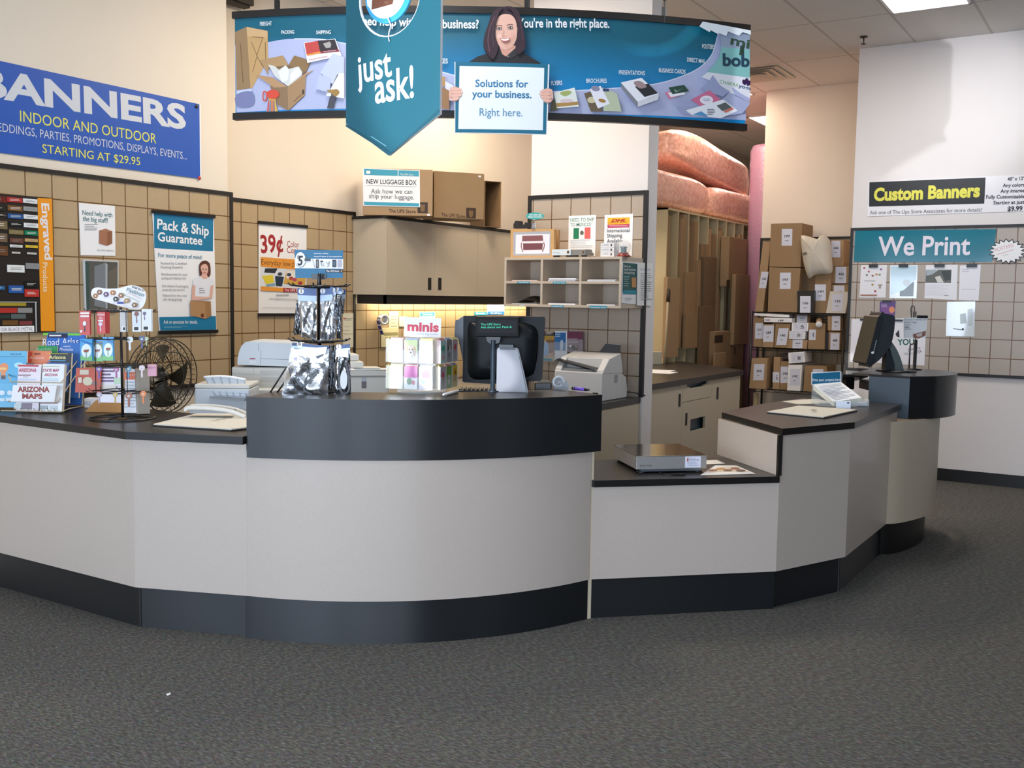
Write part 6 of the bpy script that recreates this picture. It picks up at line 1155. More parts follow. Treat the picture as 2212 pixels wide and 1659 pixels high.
# pedestal fan behind the counter
fc = atd(352, 812, 5.75)
r = thing('pedestal_fan', 'dark pedestal fan behind the left counter, seen edge on', 'fan', frame(fc, dirh(62), dirh(62).cross(Vector((0, 0, 1)))))
FM = mat('#2f2a20', 0.4); FR_ = 0.215
q = MB()
for rr, z_ in ((FR_, 0.0), (FR_*.98, 0.05), (FR_*.98, -0.05), (FR_*.65, 0.075), (FR_*.65, -0.075), (FR_*.35, 0.085)): q.tube([(rr*cos(2*pi*i/32), rr*sin(2*pi*i/32), z_) for i in range(32)], 0.0035, FM, 5, None, True)
for i in range(40):
    a = 2*pi*i/40
    for s_ in (1, -1): q.tube([(FR_*cos(a), FR_*sin(a), 0), (FR_*.9*cos(a), FR_*.9*sin(a), s_*.055), (FR_*.3*cos(a), FR_*.3*sin(a), s_*.09)], 0.0016, FM, 4)
q.build('guard', r)
q = MB()
for k in range(4): a = k*pi/2; q.grid(lambda u, v, a=a: ((0.03+0.15*u)*cos(a+(v-.5)*(0.6+.3*u)), (0.03+0.15*u)*sin(a+(v-.5)*(0.6+.3*u)), (v-.5)*0.05), 6, 5, mat('#3a3428', 0.35))
q.build('blades', r)
q = MB(); q.lathe([(0.05, -0.16), (0.06, -0.12), (0.06, -0.06), (0.03, 0.02), (0.0, 0.03)], mat('#221e18', 0.4), 20); q.build('motor', r)
b_ = MB(); b_.tube([(0, -0.02, -0.13), (0, -fc.z+0.03, -0.13)], 0.012, FM, 8)
b_.build('pole', r)
q = MB(); q.lathe([(0.19, 0.001), (0.18, 0.025), (0.02, 0.04)], FM, 28); q.build('foot', r, M=Matrix.Translation((0, -fc.z, -0.13)) @ Matrix.Rotation(radians(-90), 4, 'X'))
# --- machines behind the counter
IV = mat('#d5d3cc', 0.4); IVB = mat('#c3cad0', 0.4); IVD = mat('#8f9498', 0.45)
r = thing('back_counter', 'low counter along the left wall carrying the office machines', 'counter', upr((3.7, 3.9, 0)))
q = MB(); q.box(0.02, 0.6, 0.2, 0.58, 0, 0.68, LAM2); q.box(0.6, 2.06, 0.05, 1.40, 0, 0.68, LAM2); q.build('cabinet_body', r); q = MB(); q.box(0, 0.6, 0.19, 0.59, 0.68, 0.71, BLACKTOP); q.box(0.6, 2.07, 0.04, 1.41, 0.68, 0.71, BLACKTOP); q.build('worktop', r)
dfx = 5.55
M, w_, h_ = vplace(L5, 140, 1260, 960, 900, 4, d=dfx); zb = M.translation.z; r = thing('fax_machine', 'grey white fax machine with a raised paper tray behind the left counter', 'fax machine', M)
q = MB(); q.box(0, w_, 0.711-zb, h_*.82, -0.3, 0, IVB); q.build('body', r, bev=0.008); q = MB(); q.box(-0.002, w_, h_*.82+.001, h_, -0.3, -0.01, IV); q.build('lid', r, bev=0.006)
q = MB(); q.map = pmapM(M); q.vw = L5; q.prism([q.p(*t) for t in ((370, 1075), (900, 1110), (900, 1145), (375, 1105))], 0, 0.02, IVD); q.build('slot', r)
q = MB(); q.map = pmapM(M); q.vw = L5; top = [q.p(215, 822), q.p(850, 862)]; bt = [q.p(455, 1050), q.p(930, 1075)]
g = lambda u, v: (lambda a, b_: (a[0]+(b_[0]-a[0])*v, a[1]+(b_[1]-a[1])*v-0.0*(1-v)+0.012*sin(pi*u)*(1-v), 0.02-0.12*(1-v)))((top[0][0]+(top[1][0]-top[0][0])*u, top[0][1]+(top[1][1]-top[0][1])*u), (bt[0][0]+(bt[1][0]-bt[0][0])*u, bt[0][1]+(bt[1][1]-bt[0][1])*u))
q.grid(g, 12, 8, mat('#aebccb', 0.35)); q.grid(lambda u, v: Vector(g(u, v))+Vector((0, 0.004, -0.012)), 12, 8, IV)
for u in (0.02, 0.2, 0.4, 0.6, 0.8, 0.98): q.tube([Vector(g(u, v))+Vector((0, 0, 0.003)) for v in (0, .5, 1)], 0.003, mat('#9fb0c2', 0.35), 5)
q.tube([Vector(g(u, 0))+Vector((0, 0.002, 0)) for u in [i/10 for i in range(11)]], 0.0075, W_, 8); q.build('paper_tray', r)
# curved pale tray in front of the fax
q = MB(); Mt, w_, h_ = vplace(L5, 10, 1380, 900, 1245, 3, d=5.0); q.map = pmapM(Mt); q.vw = L5
for dz in (0.0, -0.09): q.tube([(*q.p(x, y), dz) for x, y in spline([(10, 1300), (25, 1258), (200, 1252), (450, 1268), (680, 1305), (800, 1350), (900, 1390)], 4, False)], 0.011, IV, 8)
q.box(*[v for v in (q.p(60, 1300)[0], q.p(700, 1300)[0])], q.p(60, 1335)[1], q.p(60, 1290)[1], -0.09, -0.01, IVD); q.build('output_tray', M=Mt, label='pale curved plastic tray between the newspaper mat and the fax', cat='tray')
# big copier
M, w_, h_ = vplace(L5, 695, 1010, 1560, 640, 3, d=6.05); zb = M.translation.z; r = thing('copier', 'large ivory copier with a rounded lid behind the foil packet display', 'copier', M)
q = MB(); q.map = pmapM(M); q.vw = L5
q.box(0, w_*1.25, 0.711-zb, h_, -0.42, 0, IV); q.build('body', r, bev=0.01)
q = MB(); q.map = pmapM(M); q.vw = L5; prof = [q.p(*t) for t in ((785, 605), (790, 500), (815, 400), (850, 320), (910, 265), (990, 262), (1560, 285), (1700, 290), (1700, 640))]; q.prism(prof, -0.40, 0.012, mat('#ccd4da', 0.4)); q.build('scanner_lid', r, bev=0.006)
q = MB(); q.map = pmapM(M); q.vw = L5; q.z = 0.0125
for st in ([(1100, 290), (1105, 400), (1138, 405), (1132, 605)], [(1132, 515), (1560, 528)]): q.stroke(st, 7, IVD)
q.oval(1010, 515, 50, 11, mat('#a85a6a', 0.5)); q.quad(960, 540, 1060, 590, mat('#dfe3e6', 0.5)); q.build('lid_trim', r)
q = MB(); q.map = pmapM(M); q.vw = L5; q.z = 0.0006
for j in range(2):
    for i in range(12): y_ = 690+j*100+i*6.5; q.quad(1115, y_, 1480, y_+2.5, IVD)
q.stroke([(700, 735), (1110, 760)], 4, IVD); q.stroke([(1025, 660), (1028, 740)], 4, IVD); q.build('vent_grille', r)
q = MB(); t = [(*M_, 0) for M_ in [(0.02, h_*.62), (w_*1.05, h_*.55)]]; q.box(w_*.15, w_*1.3, -0.02, 0.03, 0, 0.16, IV); q.build('front_shelf', r, bev=0.008)
# second machine right of it
M, w_, h_ = vplace(L6, 60, 1480, 640, 1230, 18, d=5.75); zb = M.translation.z; r = thing('flat_scanner', 'ivory printer with papers on its lid behind the greeting card rack', 'printer', M)
q = MB(); q.box(-0.05, w_, 0.711-zb, h_, -0.36, 0, IV); q.build('body', r, bev=0.01)
q = MB(); q.prism([(-0.06, h_+.002), (w_*1.02, h_+.002), (w_*1.0, h_+0.03), (-0.05, h_+0.035)], -0.36, 0.01, IV); q.build('lid', r, bev=0.004)
q = MB(); q.box(0.0, w_*.48, h_+0.037, h_+0.075, -0.34, -0.12, IV); q.box(0.0, w_*.40, h_+0.076, h_+0.115, -0.34, -0.16, IV); q.build('document_feeder', r, bev=0.008)
q = MB(); q.map = pmapM(M); q.vw = L6; q.quad(262, 1245, 330, 1300, mat('#b9bcc8', 0.3)); q.quad(262, 1300, 330, 1395, mat('#77727a', 0.3)); q.build('badge', r)
q = MB(); q.box(0.02, 0.26, h_+0.0305, h_+0.032, -0.1, 0.0, W_); q.box(0.05, 0.2, h_+0.0322, h_+0.0335, -0.09, -0.02, mat('#5f7f92', 0.6)); q.build('printed_sheet', M=Matrix.Translation((0, 0, 0.005)) @ M, label='printed sheet lying on the lid of the ivory printer', cat='sheet')
# forms, tape roll and cards on the back slatwall
def pinned(name, label, x0, y0, x1, y1, base, draw, v=L6, val=BY-0.003, cat='form', th=0.002, pl='y'):
    m, M = sheet(pl, val, v, (x0, y0), (x1, y0), (x1, y1), (x0, y1), mat(base, 0.6), th); draw(m); m.build(name, M=M, label=label, cat=cat)
def art(m): m.bars(20, 430, 130, 470, 2, GREY, 0.4); m.quad(10, 425, 45, 440, mat('#c05a4a', 0.5)); m.bars(20, 540, 140, 690, 3, mat('#b9b8a4', 0.6), 0.15)
pinned('form_sheet', 'cream form hanging on the slatwall right of the foil packets', 5, 360, 155, 830, '#e6e2cc', art)
def art(m): m.bars(660, 400, 750, 620, 5, mat('#b8b09a', 0.6), 0.25)
pinned('form_sheet', 'cream form sheet behind the label roll', 640, 335, 768, 700, '#eee6cc', art)
def art(m): m.quad(570, 630, 760, 665, mat('#a8a070', 0.6)); m.bars(580, 690, 750, 740, 2, mat('#c9c4a4', 0.6), 0.3)
pinned('form_pad', 'pale yellow form pad below the label roll', 530, 560, 762, 830, '#e9e0b4', art, val=BY-0.006)
pinned('blank_card', 'blank white card on the slatwall left of the minis sign', 780, 405, 885, 545, '#efe9dc', lambda m: None)
def art(m): m.quad(1068, 352, 1262, 400, mat(TEALL, 0.5)); m.txt('Quotation', 1095, 388, 1240, 388, 26, W_, 0.02)
pinned('wall_card', 'teal and white card on the slatwall just above the minis sign', 1060, 345, 1275, 440, '#f0f0ec', art, cat='card')
def art(m): m.txt('Quotation', 470, 265, 605, 265, 24, W_, 0.02)
pinned('wall_card', 'small teal card on the slatwall above the left of the monitor', 450, 235, 632, 282, '#1f8fb0', art, L4, cat='card')
def art(m): m.txt('Project Shipper', 650, 130, 810, 130, 14, mat('#5a7ac0', 0.5)); m.bars(645, 155, 840, 205, 4, mat('#b08ab0', 0.5), 0.25); m.quad(640, 228, 890, 270, mat('#2a7ac4', 0.5)); m.txt('The UPS Store', 685, 262, 850, 262, 20, W_, 0.02)
pinned('wall_card', 'white card with a blue strip on the slatwall above the monitor', 638, 92, 892, 275, '#eceaf4', art, L4, cat='card')
rc = aty(*vp(L6, 560, 450), BY-0.06); r = thing('label_roll', 'roll of blue and white labels hanging on the lit slatwall', 'label roll', facing(rc, (-0.35, -0.93)))
rr = 0.045; q = MB(); q.lathe([(rr*.62, -0.03), (rr, -0.03), (rr, 0.03), (rr*.62, 0.03), (rr*.62, -0.03)], mat('#e9e6e4', 0.5), 32); q.build('roll', r)
q = MB()
for k in range(14):
    if k % 2 == 0:
        for zz_ in (-0.029, 0.001): q.lathe([(rr*1.01, zz_+0.003), (rr*1.015, zz_+0.003), (rr*1.015, zz_+0.025), (rr*1.01, zz_+0.025)], mat('#33367f', 0.5), 3, Matrix.Rotation(2*pi*k/14, 4, 'Z'), True, 0, 20)
q.build('label_print', r)
q = MB(); q.grid(lambda u, v: (-rr*1.0-0.004+0.045*u**1.6, -0.13*u, -0.03+0.06*v), 14, 2, mat('#dedce4', 0.5)); q.grid(lambda u, v: (-rr*1.0-0.0055+0.045*(0.06+.25*u)**1.6, -0.13*(0.06+.25*u), -0.026+0.052*v), 4, 2, mat('#33367f', 0.5)); q.grid(lambda u, v: (-rr*1.0-0.0055+0.045*(0.40+.25*u)**1.6, -0.13*(0.40+.25*u), -0.026+0.052*v), 4, 2, mat('#33367f', 0.5)); q.grid(lambda u, v: (-rr*1.0-0.0055+0.045*(0.72+.25*u)**1.6, -0.13*(0.72+.25*u), -0.026+0.052*v), 4, 2, mat('#33367f', 0.5)); q.build('loose_end', r)
# ------------------------------------------------------------------ foil packet display on the ledge
FOIL = mat('#e6eaf0', 0.24, metal=1.0, bump=0.6, bscale=22, key='foil'); FOILD = mat('#9aa0a8', 0.22, metal=1.0, bump=0.8, bscale=30, key='foild')
PLB = mat('#17181b', 0.3, spec=0.6, key='blackplastic'); CLEAR = mat('#dfe6ea', 0.05, spec=0.8, alpha=0.22, key='clearbag')
DB = atz(690, 846, LEDGE); dD = CF.dot(DB-CAM)
r = thing('accessory_display', 'black countertop display of foil packets with a blue header card on the tall counter', 'display', upr((DB.x, DB.y, LEDGE), CAMX))
I = r.matrix_world.inverted(); zz = lambda y: zof(690, y, DB)-LEDGE
q = MB(); q.lathe([(0.0, 0.018), (0.085, 0.016), (0.1, 0.006), (0.1, 0.0)][::-1], PLB, 32); q.build('base', r)
q = MB(); q.lathe([(0.010, 0.01), (0.010, zz(618)), (0.011, zz(617)), (0.0075, zz(597)), (0.0075, zz(590))], PLB, 16); q.build('pole', r)
for yy in (618, 736):
    q = MB(); z_ = zz(yy); q.lathe([(0.035, z_-0.012), (0.07, z_-0.010), (0.07, z_+0.004), (0.035, z_+0.004)], PLB, 28)
    for a in (200, 340, 20, 160, 90, 270): q.tube([(0.06*cos(radians(a)), 0.06*sin(radians(a)), z_-0.004), (0.13*cos(radians(a)), 0.13*sin(radians(a)), z_+0.002), (0.145*cos(radians(a)), 0.145*sin(radians(a)), z_+0.012)], 0.004, PLB, 6)
    q.build('hook_ring', r)
M, w_, h_ = vplace(L3, 868, 1000, 1442, 668, 0, d=dD)
q = MB(); q.map = pmapM(M); q.vw = L3; q.prism([q.p(*t) for t in ((874, 1000), (1440, 1000), (1444, 668), (866, 662))], -0.002, 0, mat('#1d6f96', 0.45)); q.z = 0.0004
q.quad(868, 765, 1445, 890, W_); q.quad(1235, 895, 1440, 935, INK); q.txt('The UPS Store', 1242, 926, 1398, 926, 22, W_, 0.02); q.oval(1425, 915, 8, 12, mat('#d09a3a', 0.5)); q.txt('because quality', 1098, 712, 1270, 712, 16, W_, 0.01); q.txt("doesn't have to be expensive.", 1098, 748, 1434, 748, 16, W_, 0.01)
q.oval(938, 780, 64, 92, GREY); q.oval(935, 778, 60, 88, W_); q.txt('$', 895, 765, 922, 765, 34, INK, 0.02); q.txt('5', 902, 845, 968, 845, 108, INK, 0.03, 0.15); q.quad(985, 762, 1058, 798, mat('#5d666c', 0.5)); q.txt('TECH', 990, 792, 1054, 792, 20, INK, 0.02)
q.stroke([(1080, 775), (1108, 875)], 5, GREY); q.quad(1122, 778, 1155, 878, INK); q.quad(1130, 790, 1148, 865, GREY); q.oval(1190, 800, 16, 10, INK); q.stroke([(1180, 810), (1195, 860), (1215, 820), (1218, 860)], 5, INK); q.stroke([(1245, 800), (1262, 835), (1285, 800), (1270, 855), (1250, 858)], 6, GREY, 4); q.quad(1318, 780, 1362, 868, INK); q.quad(1326, 800, 1354, 850, mat('#3c5a70', 0.4)); q.quad(1380, 778, 1425, 868, mat('#b9b4c0', 0.5))
q.build('header_card', r, M=I @ M)
q = MB(); q.map = pmapM(M); q.vw = L3; a, b_ = q.p(1070, 1002), q.p(1245, 952); q.box(a[0], b_[0], a[1]-0.004, b_[1], -0.006, 0.006, PLB); q.build('card_clip', r, M=I @ M)
def packet(label, v, c4, d, seed, hdr=None, foil=FOIL, puff=0.016, draw=None, hm='#3d5c92'):
    "foil pouch: c4 = tl, tr, br, bl; hdr = share of the height taken by the printed header"
    M, w_, h_ = vplace(v, min(c4[0][0], c4[3][0]), max(c4[2][1], c4[3][1]), max(c4[1][0], c4[2][0]), min(c4[0][1], c4[1][1]), 0, d=d); o = thing('foil_packet', label, 'packet', M, 'foil packets on the display')
    mp = pmapM(M); TL, TR, BR2, BL2 = [Vector(mp(*vp(v, *t))) for t in c4]; rnd = random.Random(seed); ph = [rnd.uniform(0, 6) for _ in range(6)]
    P2 = lambda u, t: (BL2*(1-u)+BR2*u)*(1-t)+(TL*(1-u)+TR*u)*t
    h0 = 1-(hdr or 0)
    def srf(u, t, s_):
        p_ = P2(u, t*h0); z_ = puff*min(1, sin(pi*u)*1.8)*min(1, sin(pi*t)*2.2)*(0.8+0.5*sin(7*u+ph[0]+4*t)*sin(9*t+ph[1])+0.25*sin(17*u+ph[2])*sin(15*t+ph[3])); return (p_.x, p_.y, s_*z_)
    q = MB(); q.grid(lambda u, t: srf(u, t, 1), 16, 18, foil); q.grid(lambda u, t: srf(1-u, t, -1), 8, 8, foil); q.build('pouch', o)
    if hdr:
        q = MB(); a, b_, c, d_ = P2(0, h0), P2(1, h0), P2(1, 1), P2(0, 1); q.prism([tuple(a), tuple(b_), tuple(c), tuple(d_)], -0.001, 0.001, mat(hm, 0.4)); q.z = 0.0013
        lerp = lambda s_, t: tuple(P2(s_, h0+(1-h0)*t)); q.flat([lerp(0, 0), lerp(1, 0), lerp(1, .45), lerp(0, .45)], mat('#b9cfe8', 0.35)); q.flat(ell(*lerp(.2, .75), 0.012, 0.012), W_); q.ltxt('5', lerp(.15, .62), lerp(.24, .62), 0.016, INK, 0.03, z=0.0022); q.build('header', o)
    if draw: q = MB(); q.map = mp; q.vw = v; q.z = 0.02; draw(q); q.build('contents', o)
packet('tall foil packet left of the pole on the upper ring', N1, ((245, 110), (388, 112), (385, 490), (275, 470)), dD-0.07, 1, 0.26)
packet('bright foil packet right of the pole on the upper ring', N1, ((415, 108), (505, 100), (500, 488), (412, 490)), dD-0.06, 2, 0.26)
packet('dark foil packet at the far left of the upper ring', N1, ((240, 200), (285, 190), (275, 450), (212, 455)), dD+0.02, 3, None, FOILD)
packet('grey packet at the right of the upper ring holding a cable', N1, ((522, 105), (572, 110), (572, 485), (535, 480)), dD-0.03, 4, 0.12, FOILD)
packet('narrow foil packet seen edge on between the upper right packets', N1, ((498, 110), (530, 105), (528, 485), (500, 480)), dD-0.05, 5, 0.15)
packet('bluish packet at the far right of the upper ring', N1, ((560, 115), (602, 118), (585, 300), (565, 300)), dD+0.04, 6, 0.4, FOILD)
def art(q):
    cb = mat('#1d1e22', 0.35)
    q.poly([(210, 560), (470, 540), (440, 660), (190, 650)], mat('#eef1f6', 0.3)); q.stroke([(190, 690), (215, 790), (250, 860), (330, 870), (370, 900)], 8, cb, 5); q.stroke([(270, 690), (320, 690), (330, 740), (300, 810)], 8, cb, 5); q.stroke([(205, 700), (290, 830)], 26, mat('#4b5058', 0.4), 3); q.stroke([(400, 720), (300, 840), (360, 890)], 16, mat('#3a3d44', 0.4), 4); q.poly([(385, 610), (450, 588), (440, 605), (400, 628)], mat('#3b4450', 0.4)); q.poly([(225, 620), (255, 612), (250, 640), (235, 640)], mat('#a9a4d0', 0.4))
packet('large bright foil packet with coiled cables in the front of the lower ring', N1, ((210, 510), (480, 535), (470, 905), (130, 900)), dD-0.12, 7, 0.1, FOIL, 0.02, art, '#24406e')
def art(q): q.quad(535, 560, 625, 615, mat('#e4e6ea', 0.4)); q.stroke([(560, 650), (555, 760), (570, 860), (600, 880), (630, 850), (625, 740), (605, 650)], 14, mat('#222327', 0.4), 5); q.oval(592, 780, 26, 70, mat('#a7acb0', 0.3))
packet('grey packet with a looped cable at the right of the lower ring', N1, ((530, 530), (632, 520), (640, 890), (515, 895)), dD-0.09, 8, 0.14, FOILD, 0.014, art, '#2c4470')
packet('dark packet turned edge on beside the looped cable packet', N1, ((462, 545), (500, 520), (510, 890), (470, 880)), dD-0.04, 9, None, FOILD, 0.02)
packet('second edge-on packet behind the looped cable packet', N1, ((500, 530), (535, 530), (530, 880), (505, 885)), dD-0.02, 10, None, FOILD, 0.02)
r2 = thing('cable', 'pair of thin black cables leaning from the foil display to the ledge', 'cable', upr(tuple(atz(580, 855, LEDGE)), 0)); I2 = r2.matrix_world.inverted()
q = MB()
for a, b_ in (((35, 895), (160, 700)), ((85, 895), (175, 770))): q.tube([I2 @ (atd(*vp(N1, *a), dD-0.06)), I2 @ (atd(*vp(N1, *b_), dD-0.10))], 0.004, PLB, 6)
q.build('wires', r2)

# ------------------------------------------------------------------ greeting card spinner
MBs = atz(912, 846, LEDGE); dM = CF.dot(MBs-CAM)
r = thing('card_spinner', 'clear acrylic countertop spinner of mini greeting cards on the tall counter', 'card rack', upr((MBs.x, MBs.y, LEDGE), CAMX-18+0))
hw = 0.112; zt_ = zof(912, 728, MBs)-LEDGE; zb_ = 0.022; zm = (zb_+zt_)/2
q = MB(); q.lathe([(0.0, 0.02), (0.02, 0.02), (0.115, 0.012), (0.12, 0.004), (0.12, 0.0)][::-1], mat('#dfe6ea', 0.08, spec=0.8, alpha=0.45, key='acrybase'), 36); q.build('base_disc', r)
q = MB(); q.lathe([(0.02, 0.02), (0.02, zt_)], mat('#cfd6da', 0.2, alpha=0.5, key='acrypole'), 12); q.build('core', r)
faces = []
for k in range(4):
    T = Matrix.Rotation(radians(90*k), 4, 'Z')
    for j, z0 in enumerate((zb_, zm+0.004)):
        q = MB(); h_ = zm-zb_-0.012
        q.box(-hw, hw, -hw-0.028, -hw-0.026, z0, z0+h_*.55, ACRY, T); q.box(-hw, hw, -hw-0.028, -hw+0.0, z0-0.002, z0, ACRY, T)
        for x_ in (-hw, -hw/3, hw/3, hw): q.box(x_-0.001, x_+0.001, -hw-0.026, -hw, z0, z0+h_, ACRY, T)
        q.build('pocket_row', r)
q = MB(); T = Matrix.Identity(4)
for k in range(4): q.box(-hw, hw, -hw, -hw+0.002, zb_, zt_, ACRY, Matrix.Rotation(radians(90*k), 4, 'Z'))
q.build('acrylic_panels', r)
M, w_, h_ = vplace(L6, 848, 690, 1358, 420, -4, d=dM-0.015)
q = MB(); q.map = pmapM(M); q.vw = L6; q.prism([q.p(*t) for t in ((846, 682), (1352, 700), (1360, 430), (852, 414))], -0.002, 0, W_); q.z = 0.0004; q.txt('minis', 893, 600, 1325, 615, 120, mat('#cf2f4a', 0.4), 0.04); q.txt('small cards - big smiles', 890, 652, 1320, 662, 26, mat('#9aa4b8', 0.5))
q.build('header_card', r, M=r.matrix_world.inverted() @ M)
q = MB(); q.tube([(0, 0, zt_-.01), (0, 0.0, zt_+.05)], 0.004, ACRY, 6); q.build('header_stem', r)
CG = 'mini greeting cards in the acrylic spinner'
def cardart(kind, w_, h_):
    def f(q):
        R = lambda x0, y0, x1, y1, c: q.flat([(w_*x0, h_*y0), (w_*x1, h_*y0), (w_*x1, h_*y1), (w_*x0, h_*y1)], mat(c, 0.3))
        E = lambda x, y, a, b_, c: q.flat(ell(w_*x, h_*y, w_*a, h_*b_, 20), mat(c, 0.3))
        if kind == 'dog': R(0, .45, 1, 1, '#d9e4a8'); E(.5, .5, .33, .3, '#ecd9c4'); E(.22, .5, .1, .22, '#d9b08a'); E(.78, .5, .1, .22, '#d9b08a'); E(.5, .42, .15, .1, '#f4e9de'); E(.5, .45, .07, .035, '#2a2422'); E(.38, .58, .04, .025, '#2a2422'); E(.62, .58, .04, .025, '#2a2422')
        elif kind == 'balloon': E(.5, .65, .3, .22, '#d8507a'); E(.35, .4, .2, .14, '#7ac0d8'); R(.05, .05, .95, .2, '#e7d9ea')
        elif kind == 'pink': R(0, .5, 1, 1, '#c86aa8'); E(.4, .35, .2, .15, '#5a8a4a'); E(.7, .3, .12, .1, '#d84a6a')
        elif kind == 'white': R(.1, .1, .9, .16, '#d0d4dc'); E(.5, .6, .25, .12, '#e8d8da')
        elif kind == 'cat': R(0, 0, 1, 1, '#8a847c'); E(.5, .5, .28, .3, '#4a4440'); E(.6, .6, .12, .2, '#d9d0c4')
        elif kind == 'green': R(0, 0, 1, 1, '#7aa04a'); E(.5, .4, .25, .22, '#e0d8c8'); E(.5, .45, .1, .06, '#6a4a3a')
        elif kind == 'yellow': R(0, 0, 1, 1, '#e2c24a'); E(.55, .55, .28, .3, '#c98a2a'); E(.6, .68, .07, .05, '#2a2422')
        elif kind == 'flower': R(0, 0, 1, 1, '#b9a8ac'); E(.5, .6, .2, .2, '#c84a5a'); R(.45, .1, .55, .5, '#6a8a5a')
        elif kind == 'teal': R(0, 0, 1, 1, '#a9c8c0'); E(.5, .6, .25, .2, '#3a9a7a'); E(.5, .25, .2, .12, '#d86a5a')
    return f
def minicard(label, k, row, col, kind, edge, n=4):
    T = r.matrix_world @ Matrix.Rotation(radians(90*k), 4, 'Z'); w_ = hw*2/3-0.008; h_ = (zm-zb_-0.012)*0.98; z0 = (zb_ if row == 0 else zm+0.004)+0.0005
    M = T @ frame((-hw+col*hw*2/3+0.004, -hw-0.024, z0), (1, 0, 0), (0, -1, 0)); o = thing('greeting_card', label, 'greeting card', M, CG)
    for j in range(n):
        q = MB(); z_ = -0.0035*j; q.box(0.001*j, w_-0.0005*j, 0, h_+0.003*j, z_-0.0012, z_, mat('#f3f3f1' if j % 2 == 0 else edge, 0.3))
        if j == 0: q.z = 0.0003; cardart(kind, w_, h_)(q)
        q.build('card', o)
rows = ('bottom', 'top')
for k, side, kinds in ((0, 'front', (('white', 'pink', 'balloon'), ('white', 'dog', 'white'))), (1, 'right', (('flower', 'green', 'yellow'), ('teal', 'cat', 'flower')))):
    for row in (0, 1):
        for col in (0, 1, 2):
            minicard({'white': 'plain white', 'pink': 'pink flower', 'balloon': 'pink balloon', 'dog': 'pale puppy', 'flower': 'grey and red flower', 'green': 'green animal', 'yellow': 'yellow bird', 'teal': 'teal flower', 'cat': 'grey cat'}[kinds[row][col]]+' cards, %s row, %s pocket on the spinner %s face' % (rows[row], ('left', 'middle', 'right')[col], side), k, row, col, kinds[row][col], ('#e8d84a', '#c83a5a', '#5a7ab0')[(col+row) % 3])
for row in (0, 1): minicard('pale card stack in the %s row on the turned left face of the spinner' % rows[row], 3, row, 2, 'white', '#d8c84a')
P = atz(957, 857, LEDGE); P2_ = atz(990, 848, LEDGE); q = MB(); d_ = P2_-P; q.tube([P, P+d_*.05, P+d_*.95, P2_], [0.003, 0.0075, 0.0075, 0.005], W_, 12)
q.v = [v-P for v in q.v]; q.build('marker_pen', M=Matrix.Translation(P+Vector((0, 0, 0.008))), label='white marker pen lying on the ledge right of the card spinner', cat='pen')

# ------------------------------------------------------------------ till: pole display, monitor and its stand
PB = atz(1064, 846, LEDGE); dP = CF.dot(PB-CAM)
r = thing('pole_display', 'black customer pole display with green text on the tall counter', 'display', upr((PB.x, PB.y, LEDGE), CAMX))
I = r.matrix_world.inverted(); q = MB(); q.lathe([(0.03, 0), (0.03, 0.004), (0.0115, 0.006), (0.0115, zof(1064, 735, PB)-LEDGE)], mat('#26333f', 0.25, spec=0.6), 18); q.build('pole', r)
M, w_, h_ = vplace(L4, 462, 605, 1115, 298, 0, d=dP-0.02); q = MB(); q.box(0, w_, 0, h_, -0.04, 0, mat('#100e0d', 0.45, spec=0.2)); q.build('display_head', r, M=I @ M, bev=0.004)
q = MB(); q.map = pmapM(M); q.vw = L4; q.z = 0.0004; q.quad(505, 350, 1075, 555, mat('#0b0908', 0.3, spec=0.15)); gm = mat('#3fd0a4', 0.5, emit=0.55); q.txt('The UPS Store', 545, 435, 838, 432, 30, gm); q.txt('Ask about our Pack &', 545, 478, 1005, 470, 30, gm); q.build('screen', r, M=I @ M)
q = MB(); q.map = pmapM(M); q.vw = L4; q.prism([q.p(*t) for t in ((620, 605), (840, 605), (825, 690), (770, 712), (690, 712), (640, 680))], -0.03, -0.004, PLB); q.build('bracket', r, M=I @ M)
dN = 4.98
M, w_, h_ = vplace(L4, 200, 1290, 1478, 300, -5, d=dN); zb = M.translation.z
r = thing('monitor', 'black computer monitor seen from behind on the service desk', 'monitor', M)
MK = mat('#0d1114', 0.42, spec=0.22, noise=0.1, key='monitorback')
q = MB(); q.map = pmapM(M); q.vw = L4
oc = [(280, 295), (800, 292), (1490, 305), (1500, 335), (1455, 1240), (1440, 1262), (700, 1310), (290, 1285), (270, 1270), (280, 700), (283, 330)]
q.prism([q.p(*t) for t in oc], -0.05, 0.0, MK); q.build('bezel', r, bev=0.006)
q = MB(); q.map = pmapM(M); q.vw = L4
base_o = [q.p(*t) for t in spline([(360, 420), (500, 385), (900, 375), (1200, 400), (1370, 480), (1400, 700), (1360, 1050), (1250, 1200), (700, 1240), (380, 1200), (350, 800)], 4)]; n_ = len(base_o); cx = sum(p[0] for p in base_o)/n_; cy = sum(p[1] for p in base_o)/n_
vs = []; fs = []
for k, (s_, z_) in enumerate(((1.0, 0.0), (0.97, 0.022), (0.88, 0.040), (0.6, 0.05), (0.0, 0.052))): vs += [(cx+(p[0]-cx)*s_, cy+(p[1]-cy)*s_, z_) for p in base_o]
for k in range(4):
    for i in range(n_): fs.append((k*n_+i, k*n_+(i+1) % n_, (k+1)*n_+(i+1) % n_, (k+1)*n_+i))
q.add(vs, fs, MK, True); q.build('back_shell', r)
q = MB(); q.map = pmapM(M); q.vw = L4; q.prism([q.p(*t) for t in spline([(160, 380), (200, 352), (285, 330), (300, 700), (285, 1000), (200, 640), (150, 620)], 4)], -0.045, -0.01, mat('#39424c', 0.3)); q.build('side_wing', r, bev=0.004)
q = MB(); q.map = pmapM(M); q.vw = L4; q.z = 0.0535
for i in range(6): q.stroke([(1170, 470+22*i), (1310, 500+24*i)], 5, mat('#060708', 0.6))
q.build('vents', r)
